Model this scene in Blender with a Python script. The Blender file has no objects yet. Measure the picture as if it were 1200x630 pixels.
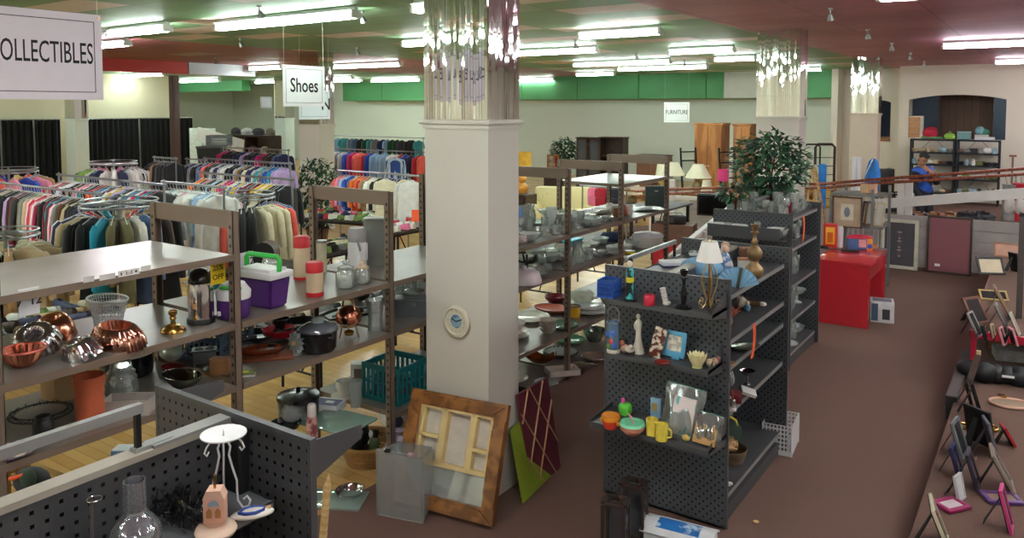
import bpy, bmesh, math, random
from mathutils import Matrix, Vector
R = random.Random(7)
PI = math.pi
SC = bpy.context.scene
COL = SC.collection
# ------------------------------------------------------------------ camera
F = 915.0; PSI = math.radians(34.5); TH = math.atan(54/915); CH = 2.5
FW = Vector((-math.sin(PSI)*math.cos(TH), math.cos(PSI)*math.cos(TH), -math.sin(TH)))
RT = Vector((math.cos(PSI), math.sin(PSI), 0)); UP = RT.cross(FW)
EYE = Vector((0, 0, CH))
def P(px, py, **k):
    """where the sight line of a photo point meets a real plane x=, y= or z="""
    d = FW + RT*((px-600)/F) + UP*((180-py)/F)
    ax, v = next(iter(k.items())); i = 'xyz'.index(ax)
    return EYE + d*((v-EYE[i])/d[i])
def U(p):
    """metres per photo pixel at a point"""
    return (Vector(p)-EYE).dot(FW)/F
cam = bpy.data.cameras.new('camera'); camo = bpy.data.objects.new('camera', cam); COL.objects.link(camo)
cam.sensor_fit = 'HORIZONTAL'; cam.sensor_width = 36; cam.lens = F/1200*36; cam.shift_y = -135/1200
camo.location = EYE; camo.rotation_euler = (PI/2-TH, 0, PSI); cam.clip_end = 200; cam.clip_start = .05
SC.camera = camo
SC.view_settings.view_transform = 'Standard'; SC.view_settings.look = 'None'
SC.view_settings.gamma = 1; SC.view_settings.use_curve_mapping = False; SC.view_settings.exposure = 1.5
try:
    SC.cycles.use_denoising = True; SC.cycles.max_bounces = 8; SC.cycles.transparent_max_bounces = 24
    SC.cycles.sample_clamp_indirect = 6; SC.cycles.caustics_reflective = False; SC.cycles.caustics_refractive = False
except Exception: pass
w = bpy.data.worlds.new('world'); SC.world = w; w.use_nodes = True
w.node_tree.nodes['Background'].inputs[0].default_value = (.5, .52, .5, 1); w.node_tree.nodes['Background'].inputs[1].default_value = .05
# ------------------------------------------------------------------ materials
MATS = {}
def s2l(c):
    return tuple((x/12.92 if x <= .04045 else ((x+.055)/1.055)**2.4) for x in (v/255 for v in c))
def mat(rgb, rough=.5, metal=0., var=.12, scale=9., bump=0., alpha=1., emit=0., sheen=0., coat=0.):
    """plain material in sRGB 0-255 with a little procedural mottling"""
    key = (tuple(rgb), rough, metal, var, scale, bump, alpha, emit, sheen, coat)
    if key in MATS: return MATS[key]
    m = bpy.data.materials.new('mat_%d' % len(MATS)); m.use_nodes = True; nt = m.node_tree; N = nt.nodes; L = nt.links
    b = N['Principled BSDF']; c = s2l(rgb)
    tc = N.new('ShaderNodeTexCoord'); nz = N.new('ShaderNodeTexNoise'); nz.inputs['Scale'].default_value = scale; nz.inputs['Detail'].default_value = 3
    L.new(tc.outputs['Object'], nz.inputs['Vector'])
    rp = N.new('ShaderNodeValToRGB'); L.new(nz.outputs[0], rp.inputs[0])
    rp.color_ramp.elements[0].position = .3; rp.color_ramp.elements[1].position = .7
    rp.color_ramp.elements[0].color = (*[x*(1-var) for x in c], 1); rp.color_ramp.elements[1].color = (*[min(1, x*(1+var)) for x in c], 1)
    L.new(rp.outputs[0], b.inputs['Base Color'])
    b.inputs['Roughness'].default_value = rough; b.inputs['Metallic'].default_value = metal
    if coat: b.inputs['Coat Weight'].default_value = coat
    if sheen: b.inputs['Sheen Weight'].default_value = sheen
    if alpha < 1: b.inputs['Alpha'].default_value = alpha
    if bump:
        bp = N.new('ShaderNodeBump'); bp.inputs['Strength'].default_value = bump; bp.inputs['Distance'].default_value = .01
        L.new(nz.outputs[0], bp.inputs['Height']); L.new(bp.outputs[0], b.inputs['Normal'])
    if emit:
        b.inputs['Emission Color'].default_value = (*c, 1); b.inputs['Emission Strength'].default_value = emit
    MATS[key] = m; return m
def nodes(name):
    m = bpy.data.materials.new(name); m.use_nodes = True
    return m, m.node_tree.nodes, m.node_tree.links, m.node_tree.nodes['Principled BSDF']
def glass(rgb=(246, 251, 248), a=.74, rough=.04):
    key = ('g', rgb, a, rough)
    if key in MATS: return MATS[key]
    m, N, L, b = nodes('glass_%d' % len(MATS)); c = s2l(rgb)
    tr = N.new('ShaderNodeBsdfTransparent'); tr.inputs[0].default_value = (*c, 1)
    gl = N.new('ShaderNodeBsdfGlossy'); gl.inputs['Roughness'].default_value = rough
    df = N.new('ShaderNodeBsdfDiffuse'); df.inputs[0].default_value = (*c, 1)
    lw = N.new('ShaderNodeFresnel'); lw.inputs[0].default_value = 1.5
    ma = N.new('ShaderNodeMath'); ma.operation = 'MULTIPLY_ADD'; ma.inputs[1].default_value = .8; ma.inputs[2].default_value = .09; L.new(lw.outputs[0], ma.inputs[0])
    m1 = N.new('ShaderNodeMixShader'); m1.inputs[0].default_value = 1-a; L.new(tr.outputs[0], m1.inputs[1]); L.new(df.outputs[0], m1.inputs[2])
    m2 = N.new('ShaderNodeMixShader'); L.new(ma.outputs[0], m2.inputs[0]); L.new(m1.outputs[0], m2.inputs[1]); L.new(gl.outputs[0], m2.inputs[2])
    L.new(m2.outputs[0], N['Material Output'].inputs[0]); MATS[key] = m; return m
def two_tone(name, a, b_, kind, scale, rough=.6, metal=0, stretch=(1, 1, 1), lo=.45, hi=.55, bump=0.):
    m, N, L, b = nodes(name); tc = N.new('ShaderNodeTexCoord'); mp = N.new('ShaderNodeMapping'); mp.inputs['Scale'].default_value = stretch
    L.new(tc.outputs['Object'], mp.inputs[0])
    t = N.new({'noise': 'ShaderNodeTexNoise', 'wave': 'ShaderNodeTexWave', 'voronoi': 'ShaderNodeTexVoronoi'}[kind]); t.inputs['Scale'].default_value = scale
    if kind == 'noise': t.inputs['Detail'].default_value = 5
    if kind == 'wave': t.inputs['Distortion'].default_value = 0
    L.new(mp.outputs[0], t.inputs['Vector']); rp = N.new('ShaderNodeValToRGB'); L.new(t.outputs[0], rp.inputs[0])
    rp.color_ramp.elements[0].position = lo; rp.color_ramp.elements[1].position = hi
    rp.color_ramp.elements[0].color = (*s2l(a), 1); rp.color_ramp.elements[1].color = (*s2l(b_), 1)
    L.new(rp.outputs[0], b.inputs['Base Color']); b.inputs['Roughness'].default_value = rough; b.inputs['Metallic'].default_value = metal
    if bump:
        bp = N.new('ShaderNodeBump'); bp.inputs['Strength'].default_value = bump; bp.inputs['Distance'].default_value = .01
        L.new(t.outputs[0], bp.inputs['Height']); L.new(bp.outputs[0], b.inputs['Normal'])
    return m
def planks(name, cols, wid, length, rough, gap=.004, gapcol=(60, 40, 25), rot=0., swap=False):
    m, N, L, b = nodes(name); tc = N.new('ShaderNodeTexCoord'); mp = N.new('ShaderNodeMapping'); mp.inputs['Rotation'].default_value = (0, 0, rot)
    L.new(tc.outputs['Object'], mp.inputs[0]); bk = N.new('ShaderNodeTexBrick'); L.new(mp.outputs[0], bk.inputs['Vector'])
    bk.inputs['Scale'].default_value = 1; bk.inputs['Brick Width'].default_value = length; bk.inputs['Row Height'].default_value = wid
    bk.inputs['Mortar Size'].default_value = gap; bk.inputs['Mortar Smooth'].default_value = .1
    bk.inputs['Color1'].default_value = (*s2l(cols[0]), 1); bk.inputs['Color2'].default_value = (*s2l(cols[1]), 1); bk.inputs['Mortar'].default_value = (*s2l(gapcol), 1)
    nz = N.new('ShaderNodeTexNoise'); nz.inputs['Scale'].default_value = 1.7; nz.inputs['Detail'].default_value = 6; L.new(mp.outputs[0], nz.inputs['Vector'])
    mx = N.new('ShaderNodeMix'); mx.data_type = 'RGBA'; mx.blend_type = 'OVERLAY'; mx.inputs[0].default_value = .45
    L.new(bk.outputs['Color'], mx.inputs[6]); L.new(nz.outputs[0], mx.inputs[7]); L.new(mx.outputs[2], b.inputs['Base Color'])
    b.inputs['Roughness'].default_value = rough; return m
def pegmat(name, rgb, pitch=.05, hole=.0065, rough=.45, stagger=False):
    """painted steel perforated by square holes one can see through"""
    m, N, L, b = nodes(name); tc = N.new('ShaderNodeTexCoord'); sp = N.new('ShaderNodeSeparateXYZ'); ge = N.new('ShaderNodeNewGeometry'); L.new(tc.outputs['Object'], sp.inputs[0])
    ad = N.new('ShaderNodeMath'); ad.operation = 'ADD'; L.new(sp.outputs[0], ad.inputs[0]); L.new(sp.outputs[1], ad.inputs[1])
    def near(o):
        a = N.new('ShaderNodeMath'); a.operation = 'PINGPONG'; a.inputs[1].default_value = pitch/2; L.new(o, a.inputs[0])
        c = N.new('ShaderNodeMath'); c.operation = 'GREATER_THAN'; c.inputs[1].default_value = pitch/2-hole; L.new(a.outputs[0], c.inputs[0]); return c
    def lat(sh):
        o = []
        for q in (ad.outputs[0], sp.outputs[2]):
            k = N.new('ShaderNodeMath'); k.inputs[1].default_value = 20*pitch+sh; L.new(q, k.inputs[0]); o.append(near(k.outputs[0]))
        mu = N.new('ShaderNodeMath'); mu.operation = 'MULTIPLY'; L.new(o[0].outputs[0], mu.inputs[0]); L.new(o[1].outputs[0], mu.inputs[1]); return mu
    mu = lat(0)
    if stagger: m2 = lat(pitch/2); m1 = mu; mu = N.new('ShaderNodeMath'); mu.operation = 'MAXIMUM'; L.new(m1.outputs[0], mu.inputs[0]); L.new(m2.outputs[0], mu.inputs[1])
    nz = N.new('ShaderNodeTexNoise'); nz.inputs['Scale'].default_value = 5; L.new(tc.outputs['Object'], nz.inputs['Vector'])
    rp = N.new('ShaderNodeValToRGB'); L.new(nz.outputs[0], rp.inputs[0]); c = s2l(rgb)
    rp.color_ramp.elements[0].color = (*[x*.85 for x in c], 1); rp.color_ramp.elements[1].color = (*[x*1.15 for x in c], 1)
    L.new(rp.outputs[0], b.inputs['Base Color']); b.inputs['Roughness'].default_value = rough; b.inputs['Metallic'].default_value = .35
    t = N.new('ShaderNodeBsdfTransparent'); ms = N.new('ShaderNodeMixShader'); L.new(mu.outputs[0], ms.inputs[0]); L.new(b.outputs[0], ms.inputs[1]); L.new(t.outputs[0], ms.inputs[2])
    L.new(ms.outputs[0], N['Material Output'].inputs[0]); return m
def ceilmat(name, c1, c2, p):
    """1.2 x 0.6 m ceiling panels; some painted c1, a share p painted c2"""
    m, N, L, b = nodes(name); tc = N.new('ShaderNodeTexCoord'); bk = N.new('ShaderNodeTexBrick'); L.new(tc.outputs['Object'], bk.inputs['Vector'])
    bk.offset = 0; bk.inputs['Scale'].default_value = 1; bk.inputs['Brick Width'].default_value = 1.2; bk.inputs['Row Height'].default_value = .6; bk.inputs['Mortar Size'].default_value = .008
    bk.inputs['Color1'].default_value = (0, 0, 0, 1); bk.inputs['Color2'].default_value = (1, 1, 1, 1); bk.inputs['Mortar'].default_value = (0, 0, 0, 1)
    rp = N.new('ShaderNodeValToRGB'); L.new(bk.outputs['Color'], rp.inputs[0]); rp.color_ramp.interpolation = 'LINEAR'
    rp.color_ramp.elements[0].position = 1-p-.06; rp.color_ramp.elements[1].position = 1-p+.06; rp.color_ramp.elements[0].color = (*s2l(c1), 1); rp.color_ramp.elements[1].color = (*s2l(c2), 1)
    nz = N.new('ShaderNodeTexNoise'); nz.inputs['Scale'].default_value = .8; nz.inputs['Detail'].default_value = 4; L.new(tc.outputs['Object'], nz.inputs['Vector'])
    mx = N.new('ShaderNodeMix'); mx.data_type = 'RGBA'; mx.blend_type = 'OVERLAY'; mx.inputs[0].default_value = .35; L.new(rp.outputs[0], mx.inputs[6]); L.new(nz.outputs[0], mx.inputs[7])
    mo = N.new('ShaderNodeMix'); mo.data_type = 'RGBA'; mo.blend_type = 'MULTIPLY'; mo.inputs[7].default_value = (.55, .55, .55, 1); L.new(bk.outputs['Fac'], mo.inputs[0]); L.new(mx.outputs[2], mo.inputs[6])
    L.new(mo.outputs[2], b.inputs['Base Color']); b.inputs['Roughness'].default_value = .55; return m
# ------------------------------------------------------------------ mesh builder
class M:
    def __init__(s): s.bm = bmesh.new(); s.T = Matrix(); s.m = 0
    def at(s, x=0, y=0, z=0, rz=0, rx=0, ry=0, sc=1):
        s.T = Matrix.Translation((x, y, z)) @ Matrix.Rotation(rz, 4, 'Z') @ Matrix.Rotation(ry, 4, 'Y') @ Matrix.Rotation(rx, 4, 'X') @ Matrix.Scale(sc, 4); return s
    def mi(s, m): s.m = m; return s
    def add(s, vs, fs):
        bv = [s.bm.verts.new(s.T @ Vector(v)) for v in vs]
        for f in fs:
            try: q = s.bm.faces.new([bv[i] for i in f]); q.material_index = s.m
            except ValueError: pass
        return s
    def box(s, cx, cy, cz, sx, sy, sz, b=0.):
        x, y, z = sx/2, sy/2, sz/2
        if not b:
            vs = [(cx+i*x, cy+j*y, cz+k*z) for i in (-1, 1) for j in (-1, 1) for k in (-1, 1)]
            return s.add(vs, [(0, 1, 3, 2), (4, 6, 7, 5), (0, 4, 5, 1), (2, 3, 7, 6), (0, 2, 6, 4), (1, 5, 7, 3)])
        t = bmesh.new(); bmesh.ops.create_cube(t, size=1)
        for v in t.verts: v.co = Vector((v.co.x*sx, v.co.y*sy, v.co.z*sz))
        bmesh.ops.bevel(t, geom=t.edges[:], offset=min(b, min(sx, sy, sz)*.45), segments=2, affect='EDGES', profile=.6)
        t.verts.index_update(); vs = [(v.co.x+cx, v.co.y+cy, v.co.z+cz) for v in t.verts]; fs = [[v.index for v in f.verts] for f in t.faces]; t.free()
        return s.add(vs, fs)
    def span(s, a, b_, bev=0.):
        return s.box(*[(a[i]+b_[i])/2 for i in range(3)], *[abs(b_[i]-a[i]) for i in range(3)], b=bev)
    def lathe(s, pr, n=20, c=(0, 0, 0), sx=1., sy=1., flute=0., nf=0):
        vs = []; fs = []; k = len(pr)
        for r, z in pr:
            for j in range(n):
                a = 2*PI*j/n; q = r*(1+flute*math.cos(nf*a)) if nf else r
                vs.append((c[0]+q*math.cos(a)*sx, c[1]+q*math.sin(a)*sy, c[2]+z))
        for i in range(k-1):
            for j in range(n): fs.append((i*n+j, i*n+(j+1) % n, (i+1)*n+(j+1) % n, (i+1)*n+j))
        if pr[0][0] > 1e-4: fs.append(tuple(range(n-1, -1, -1)))
        if pr[-1][0] > 1e-4 and len(pr) > 1: fs.append(tuple((k-1)*n+j for j in range(n)))
        return s.add(vs, fs)
    def cyl(s, r, z0, z1, n=16, c=(0, 0, 0), r2=None): return s.lathe([(r, z0), (r if r2 is None else r2, z1)], n, c)
    def shell(s, pr, t=.004, n=20, c=(0, 0, 0), sx=1., sy=1., flute=0., nf=0):
        """open vessel: outer profile bottom to top, back down the inside"""
        inn = [(max(r-t, .0005), z+(t if i == 0 else 0)) for i, (r, z) in enumerate(pr)]
        return s.lathe([(.0001, pr[0][1])]+pr+inn[::-1]+[(.0001, pr[0][1]+t)], n, c, sx, sy, flute, nf)
    def tube(s, pts, r, n=8, closed=False):
        pts = [Vector(p) for p in pts]; k = len(pts); vs = []; fs = []; nrm = None
        rr = r if isinstance(r, (list, tuple)) else [r]*k
        for i in range(k):
            t = (pts[(i+1) % k]-pts[i-1]) if closed else (pts[min(i+1, k-1)]-pts[max(i-1, 0)])
            if t.length < 1e-9: t = Vector((0, 0, 1))
            t.normalize()
            if nrm is None: nrm = t.cross(Vector((0, 0, 1)) if abs(t.z) < .9 else Vector((1, 0, 0)))
            nrm = (nrm-t*nrm.dot(t)); nrm.normalize(); bn = t.cross(nrm)
            for j in range(n):
                a = 2*PI*j/n; vs.append(tuple(pts[i]+(nrm*math.cos(a)+bn*math.sin(a))*rr[i]))
        for i in range(k if closed else k-1):
            for j in range(n): fs.append((i*n+j, i*n+(j+1) % n, ((i+1) % k)*n+(j+1) % n, ((i+1) % k)*n+j))
        if not closed: fs += [tuple(range(n-1, -1, -1)), tuple((k-1)*n+j for j in range(n))]
        return s.add(vs, fs)
    def ring(s, R_, r, c=(0, 0, 0), n=32, m=8, sx=1, sy=1):
        return s.tube([(c[0]+R_*sx*math.cos(2*PI*i/n), c[1]+R_*sy*math.sin(2*PI*i/n), c[2]) for i in range(n)], r, m, True)
    def bar(s, a, b_, wx, wy):
        """rectangular bar from a to b_"""
        a = Vector(a); b_ = Vector(b_); t = (b_-a).normalized(); n = t.cross(Vector((0, 0, 1)) if abs(t.z) < .95 else Vector((0, 1, 0))).normalized(); o = n.cross(t)
        vs = [tuple(p+n*i*wx/2+o*j*wy/2) for p in (a, b_) for i, j in ((-1, -1), (1, -1), (1, 1), (-1, 1))]
        return s.add(vs, [(3, 2, 1, 0), (4, 5, 6, 7)]+[(i, (i+1) % 4, (i+1) % 4+4, i+4) for i in range(4)])
    def prism(s, poly, h, ax='z', o=0.):
        """polygon swept by h; ax says along which axis"""
        n = len(poly); f = {'z': lambda a, b, c: (a, b, c), 'y': lambda a, b, c: (a, c, b), 'x': lambda a, b, c: (c, a, b)}[ax]
        vs = [f(a, b, o) for a, b in poly]+[f(a, b, o+h) for a, b in poly]
        return s.add(vs, [tuple(range(n-1, -1, -1)), tuple(range(n, 2*n))]+[(i, (i+1) % n, (i+1) % n+n, i+n) for i in range(n)])
    def sph(s, c, r, u=14, v=9, z0=-1., z1=1.):
        rx, ry, rz = r if isinstance(r, (tuple, list)) else (r, r, r); pr = []
        for i in range(v+1):
            a = math.asin(z0)+(math.asin(z1)-math.asin(z0))*i/v; pr.append((max(math.cos(a), 1e-5), math.sin(a)*rz))
        return s.lathe([(p, q) for p, q in pr], u, c, rx, ry)
    def grid(s, f, nu, nv, thick=0.):
        """sheet f(u,v) over [0,1]^2, given thickness along its normal"""
        vs = [Vector(f(i/nu, j/nv)) for i in range(nu+1) for j in range(nv+1)]; q = lambda i, j: i*(nv+1)+j
        fs = [(q(i, j), q(i+1, j), q(i+1, j+1), q(i, j+1)) for i in range(nu) for j in range(nv)]
        if thick:
            K = len(vs); back = []
            for i in range(nu+1):
                for j in range(nv+1):
                    a = vs[q(min(i+1, nu), j)]-vs[q(max(i-1, 0), j)]; b_ = vs[q(i, min(j+1, nv))]-vs[q(i, max(j-1, 0))]; n = a.cross(b_)
                    n = n.normalized() if n.length > 1e-12 else Vector((0, 0, 1)); back.append(vs[q(i, j)]-n*thick)
            vs += back; fs += [tuple(x+K for x in reversed(f_)) for f_ in fs[:]]
            e = [q(i, 0) for i in range(nu+1)]+[q(nu, j) for j in range(1, nv+1)]+[q(i, nv) for i in range(nu-1, -1, -1)]+[q(0, j) for j in range(nv-1, 0, -1)]
            fs += [(e[(i+1) % len(e)], e[i], e[i]+K, e[(i+1) % len(e)]+K) for i in range(len(e))]
        return s.add([tuple(v) for v in vs], fs)
    def mk(s, name, mats, parent=None, loc=(0, 0, 0), rot=(0, 0, 0), smooth=True, ang=38):
        bmesh.ops.recalc_face_normals(s.bm, faces=s.bm.faces[:])
        me = bpy.data.meshes.new(name); s.bm.to_mesh(me); s.bm.free()
        for q in (mats if isinstance(mats, (list, tuple)) else [mats]): me.materials.append(q)
        if smooth:
            me.polygons.foreach_set('use_smooth', [True]*len(me.polygons)); me.set_sharp_from_angle(angle=math.radians(ang))
        o = bpy.data.objects.new(name, me); COL.objects.link(o); o.location = loc; o.rotation_euler = rot
        if parent: o.parent = parent
        return o
LABELS = {}
def tag(o, label, cat, group=None, kind=None):
    n = len(label.split())
    if not 4 <= n <= 16: print('LABEL LENGTH', n, label)
    if label in LABELS: print('LABEL TWICE', label)
    LABELS[label] = 1; o['label'] = label; o['category'] = cat
    if group: o['group'] = group
    if kind: o['kind'] = kind
    return o
def thing(name, label, cat, loc=(0, 0, 0), rz=0., group=None, rot=None):
    o = bpy.data.objects.new(name, None); COL.objects.link(o); o.location = loc; o.rotation_euler = rot or (0, 0, rz); o.empty_display_size = .1
    return tag(o, label, cat, group)
def solo(name, b, m, label, cat, loc=(0, 0, 0), rz=0., group=None, rot=None, **k):
    return tag(b.mk(name, m, None, loc, rot or (0, 0, rz), **k), label, cat, group)
def struct(name, b, m, parent=None, **k):
    o = b.mk(name, m, parent, **k); o['kind'] = 'structure'; return o
def dup(o, loc, rz=None, label=None, cat=None, group=None, mats=None, sc=None, rot=None):
    def cp(a, par):
        c = a.copy(); COL.objects.link(c); c.parent = par
        for ch in a.children: cp(ch, c)
        return c
    c = cp(o, None); c.location = loc
    if rot is not None: c.rotation_euler = rot
    elif rz is not None: c.rotation_euler = (0, 0, rz)
    if sc: c.scale = (sc, sc, sc) if isinstance(sc, (int, float)) else sc
    if label: tag(c, label, cat or o['category'], group or o.get('group'))
    if mats: paint(c, mats)
    return c
def paint(o, m, slot=0):
    if o.type == 'MESH' and o.material_slots:
        o.material_slots[slot].link = 'OBJECT'; o.material_slots[slot].material = m
def text(name, s, size, m, parent, loc, rot=(PI/2, 0, 0), ext=.0006, width=None, bold=0.):
    c = bpy.data.curves.new(name, 'FONT'); c.body = s; c.size = size; c.align_x = 'CENTER'; c.align_y = 'CENTER'; c.extrude = ext; c.offset = bold; c.resolution_u = 3
    o = bpy.data.objects.new('tmp', c); me = bpy.data.meshes.new_from_object(o); bpy.data.objects.remove(o); me.name = name
    if width:
        xs = [v.co.x for v in me.vertices]; k = width/(max(xs)-min(xs)); me.transform(Matrix.Diagonal((k, 1, 1, 1)))
    me.materials.clear(); me.materials.append(m); o = bpy.data.objects.new(name, me); COL.objects.link(o); o.parent = parent; o.location = loc; o.rotation_euler = rot
    return o
ORD = 'first second third fourth fifth sixth seventh eighth ninth tenth eleventh twelfth thirteenth fourteenth fifteenth sixteenth seventeenth eighteenth nineteenth twentieth'.split()
def nth(i):
    if i < 20: return ORD[i]
    n = i+1; return '%d%s' % (n, 'th' if 10 <= n % 100 <= 20 else {1: 'st', 2: 'nd', 3: 'rd'}.get(n % 10, 'th'))
# common materials
steel = mat((150, 152, 150), .35, .9, .08); chrome = mat((160, 164, 168), .28, .85, .03); blackp = mat((22, 22, 23), .4, 0, .1); blackm = mat((18, 18, 19), .5, .3)
white = mat((232, 230, 224), .5, 0, .03); offw = mat((205, 203, 196), .6, 0, .05); woodl = two_tone('pale_wood', (214, 182, 130), (190, 152, 98), 'noise', 3, .5, 0, (1, 1, 12))
woodm = two_tone('mid_wood', (150, 98, 48), (118, 72, 32), 'noise', 4, .42, 0, (2, 2, 14)); woodd = two_tone('dark_wood', (66, 46, 36), (44, 30, 24), 'noise', 4, .45, 0, (2, 2, 10))
brass = mat((190, 150, 80), .25, 1, .1); copper = mat((222, 148, 122), .18, 1, .08); silver = mat((208, 208, 212), .1, 1, .03)
clear = glass(); cloudy = glass((225, 232, 228), .55, .15); cardb = mat((165, 128, 88), .8, 0, .08); orange = mat((245, 95, 45), .6, 0, .04)
taupe = mat((122, 104, 90), .45, .15, .06, 4.); deckm = mat((125, 116, 108), .33, .25, .14, 2.5)
# ================================================================== SETTING
CZ = 3.63
carpet = two_tone('carpet', (92, 67, 58), (118, 88, 77), 'noise', 260, .95, 0, (1, 1, 1), .3, .7, .4)
woodf = planks('floor_boards', ((212, 172, 112), (196, 152, 92)), .09, 1.1, .22, .0015, (120, 85, 50), 0.)
struct('floor', M().span((-3.62, -7, -.2), (7, 26, 0)), carpet)
struct('floor_boards', M().span((-35, -7, -.2), (-3.62, 26, -.001)), woodf)
green = ceilmat('ceiling_green', (118, 158, 114), (206, 192, 176), .26); red = ceilmat('ceiling_red', (188, 126, 142), (194, 132, 148), .5); dred = ceilmat('ceiling_dark_red', (150, 90, 88), (176, 160, 150), .12)
def ceil(n, x0, x1, y0, y1, m): struct(n, M().span((x0, y0, CZ), (x1, y1, CZ+.2)), m)
ceil('ceiling_right', -3.7, 7, -7, 26, red); ceil('ceiling_middle', -12.3, -3.7, -7, 26, green); ceil('ceiling_left', -17.8, -12.3, -7, 26, dred)
ceil('ceiling_far', -35, -17.8, -7, 26, ceilmat('ceiling_green_far', (110, 156, 112), (150, 166, 136), .2))
wallm = mat((212, 217, 206), .75, 0, .025, .7); wallw = mat((220, 210, 196), .75, 0, .025, .7); grnp = mat((82, 152, 98), .6, 0, .05, 1.5); redp = mat((188, 58, 52), .6, 0, .05, 1.5)
struct('wall_back', M().span((-35, 25.3, 0), (-5.3, 25.5, CZ)), wallm)
struct('wall_far_left', M().span((-35.2, 16.3, 0), (-35, 25.5, CZ)), wallm)
struct('wall_left', M().span((-26.2, -7, 0), (-26, 16.5, CZ)), mat((218, 208, 180), .75, 0, .025, .7))
struct('wall_jog', M().span((-35, 16.3, 0), (-26.2, 16.5, CZ)), wallm)
struct('wall_front', M().span((-26.2, -7.2, 0), (7, -7, CZ)), wallw); struct('wall_side', M().span((7, -7.2, 0), (7.2, 24, CZ)), wallw)
struct('wall_return', M().span((-5.3, 24.3, 0), (-5.12, 25.5, CZ)), wallw)
# green bulkhead over the back wall, its white panels, seams
b = M(); xs = [-26, -23.6, -21.2, -18.8, -16.4, -14, -11.6, -9.2]
for i in range(len(xs)-1): b.span((xs[i]+.012, 24.5, 2.80), (xs[i+1]-.012, 24.56, CZ))
b.span((-9.19, 24.5, 2.8), (-8.62, 24.56, CZ)); b.span((-6.28, 24.5, 2.8), (-5.31, 24.56, CZ)); b.span((-26, 24.56, 2.80), (-5.31, 25.3, CZ))
struct('trim_1', b, grnp); struct('trim_2', M().span((-8.61, 24.5, 2.8), (-6.29, 24.56, CZ)), mat((205, 208, 200), .6, 0, .03))
# red bulkhead across the clothing hall and its pale end
b = M(); [b.span((-18, a+.02, 3.34), (-17.8, c-.02, CZ)) for a, c in ((-7, 1.5), (1.5, 4), (4, 6.5), (6.5, 9.2), (9.2, 11.6))]; b.span((-18.2, -7, 3.36), (-18, 11.6, CZ)); struct('trim_3', b, redp)
struct('trim_4', M().span((-18.2, 11.62, 3.34), (-17.8, 13.6, CZ)), mat((196, 204, 212), .6, 0, .03))
struct('trim_5', M().span((-34.9, 20.4, 3.2), (-27.6, 20.8, CZ)), grnp)
struct('trim_6', M().box(-17.5, 11.0, 1.64, .17, .17, 3.27, .01), mat((84, 58, 50), .5, 0, .08))
# right rear wall with its two arched openings
def wall_holes(name, x0, x1, y, th, holes, m):
    c = bpy.data.curves.new(name, 'CURVE'); c.dimensions = '2D'; c.fill_mode = 'BOTH'; c.extrude = th/2
    for pts in [[(x0, 0), (x1, 0), (x1, CZ), (x0, CZ)]]+holes:
        s = c.splines.new('POLY'); s.points.add(len(pts)-1); s.use_cyclic_u = True
        for i, p in enumerate(pts): s.points[i].co = (p[0], p[1], 0, 1)
    o = bpy.data.objects.new('tmp', c); me = bpy.data.meshes.new_from_object(o); me.transform(Matrix.Translation((0, y+th/2, 0)) @ Matrix.Rotation(PI/2, 4, 'X')); me.name = name
    me.materials.append(m); ob = bpy.data.objects.new(name, me); COL.objects.link(ob); ob['kind'] = 'structure'; bpy.data.objects.remove(o); return ob
def arch(x0, x1, z0, z1, rise, n=12): return [(x0, z0), (x1, z0)]+[(x1+(x0-x1)*i/n, z1+rise*math.sin(PI*i/n)**.8) for i in range(n+1)]
a0, a1 = P(1064, 162, y=23.8), P(1178, 162, y=23.8)
wall_holes('wall_right_rear', -3.42, 7, 23.8, .18, [arch(a0.x, a1.x, a0.z, P(1064, 117, y=23.8).z, .13)], wallw)
c0, c1 = P(1013, 161, y=25.0), P(1043, 161, y=25.0)
wall_holes('wall_recess', -5.12, -3.24, 25.0, .18, [arch(c0.x, c1.x, c0.z, P(1030, 120, y=25).z, .07)], wallw)
struct('wall_recess_side', M().span((-3.42, 23.98, 0), (-3.24, 25.18, CZ)), wallw)
# the storeroom seen through the openings
nav = mat((66, 74, 88), .8, 0, .08); struct('wall_storeroom', M().span((-6, 28.2, 0), (4, 28.4, CZ)), nav)
struct('floor_storeroom', M().span((-5.1, 25.2, 1.2), (4, 28.2, 1.3)), nav); struct('wall_storeroom_side', M().span((-6, 25.52, 0), (-5.9, 28.2, CZ)), nav); struct('wall_storeroom_end', M().span((4, 24, 0), (4.1, 28.4, CZ)), nav)
pm = planks('plank_door', ((112, 84, 66), (100, 72, 56)), .12, 3, .6, .004, (60, 42, 32), .9)
p = P(1101, 162, y=26.0); q = P(1161, 162, y=26.0); struct('door_1', M().span((p.x, 26, 1.3), (q.x, 26.08, CZ)), planks('plank_wall', ((110, 82, 66), (96, 70, 55)), .14, 3, .6, .004, (60, 42, 32), .8))
p = P(1152, 162, y=26.2); struct('trim_7', M().box(q.x, 25.95, 2.4, .1, .1, 2.4), mat((92, 66, 52), .6)); struct('trim_8', M().box((P(1101, 162, y=26.0).x), 25.95, 2.4, .07, .08, 2.4), mat((92, 66, 52), .6))
struct('trim_9', M().span((c0.x+.02, 24.95, c0.z-.1), (c1.x, 25.35, c0.z+.03)), woodm)
# low carpeted platform on the right
struct('floor_platform', M().span((-.56, -7, 0), (7, 13.2, .16), .03), carpet)
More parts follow.
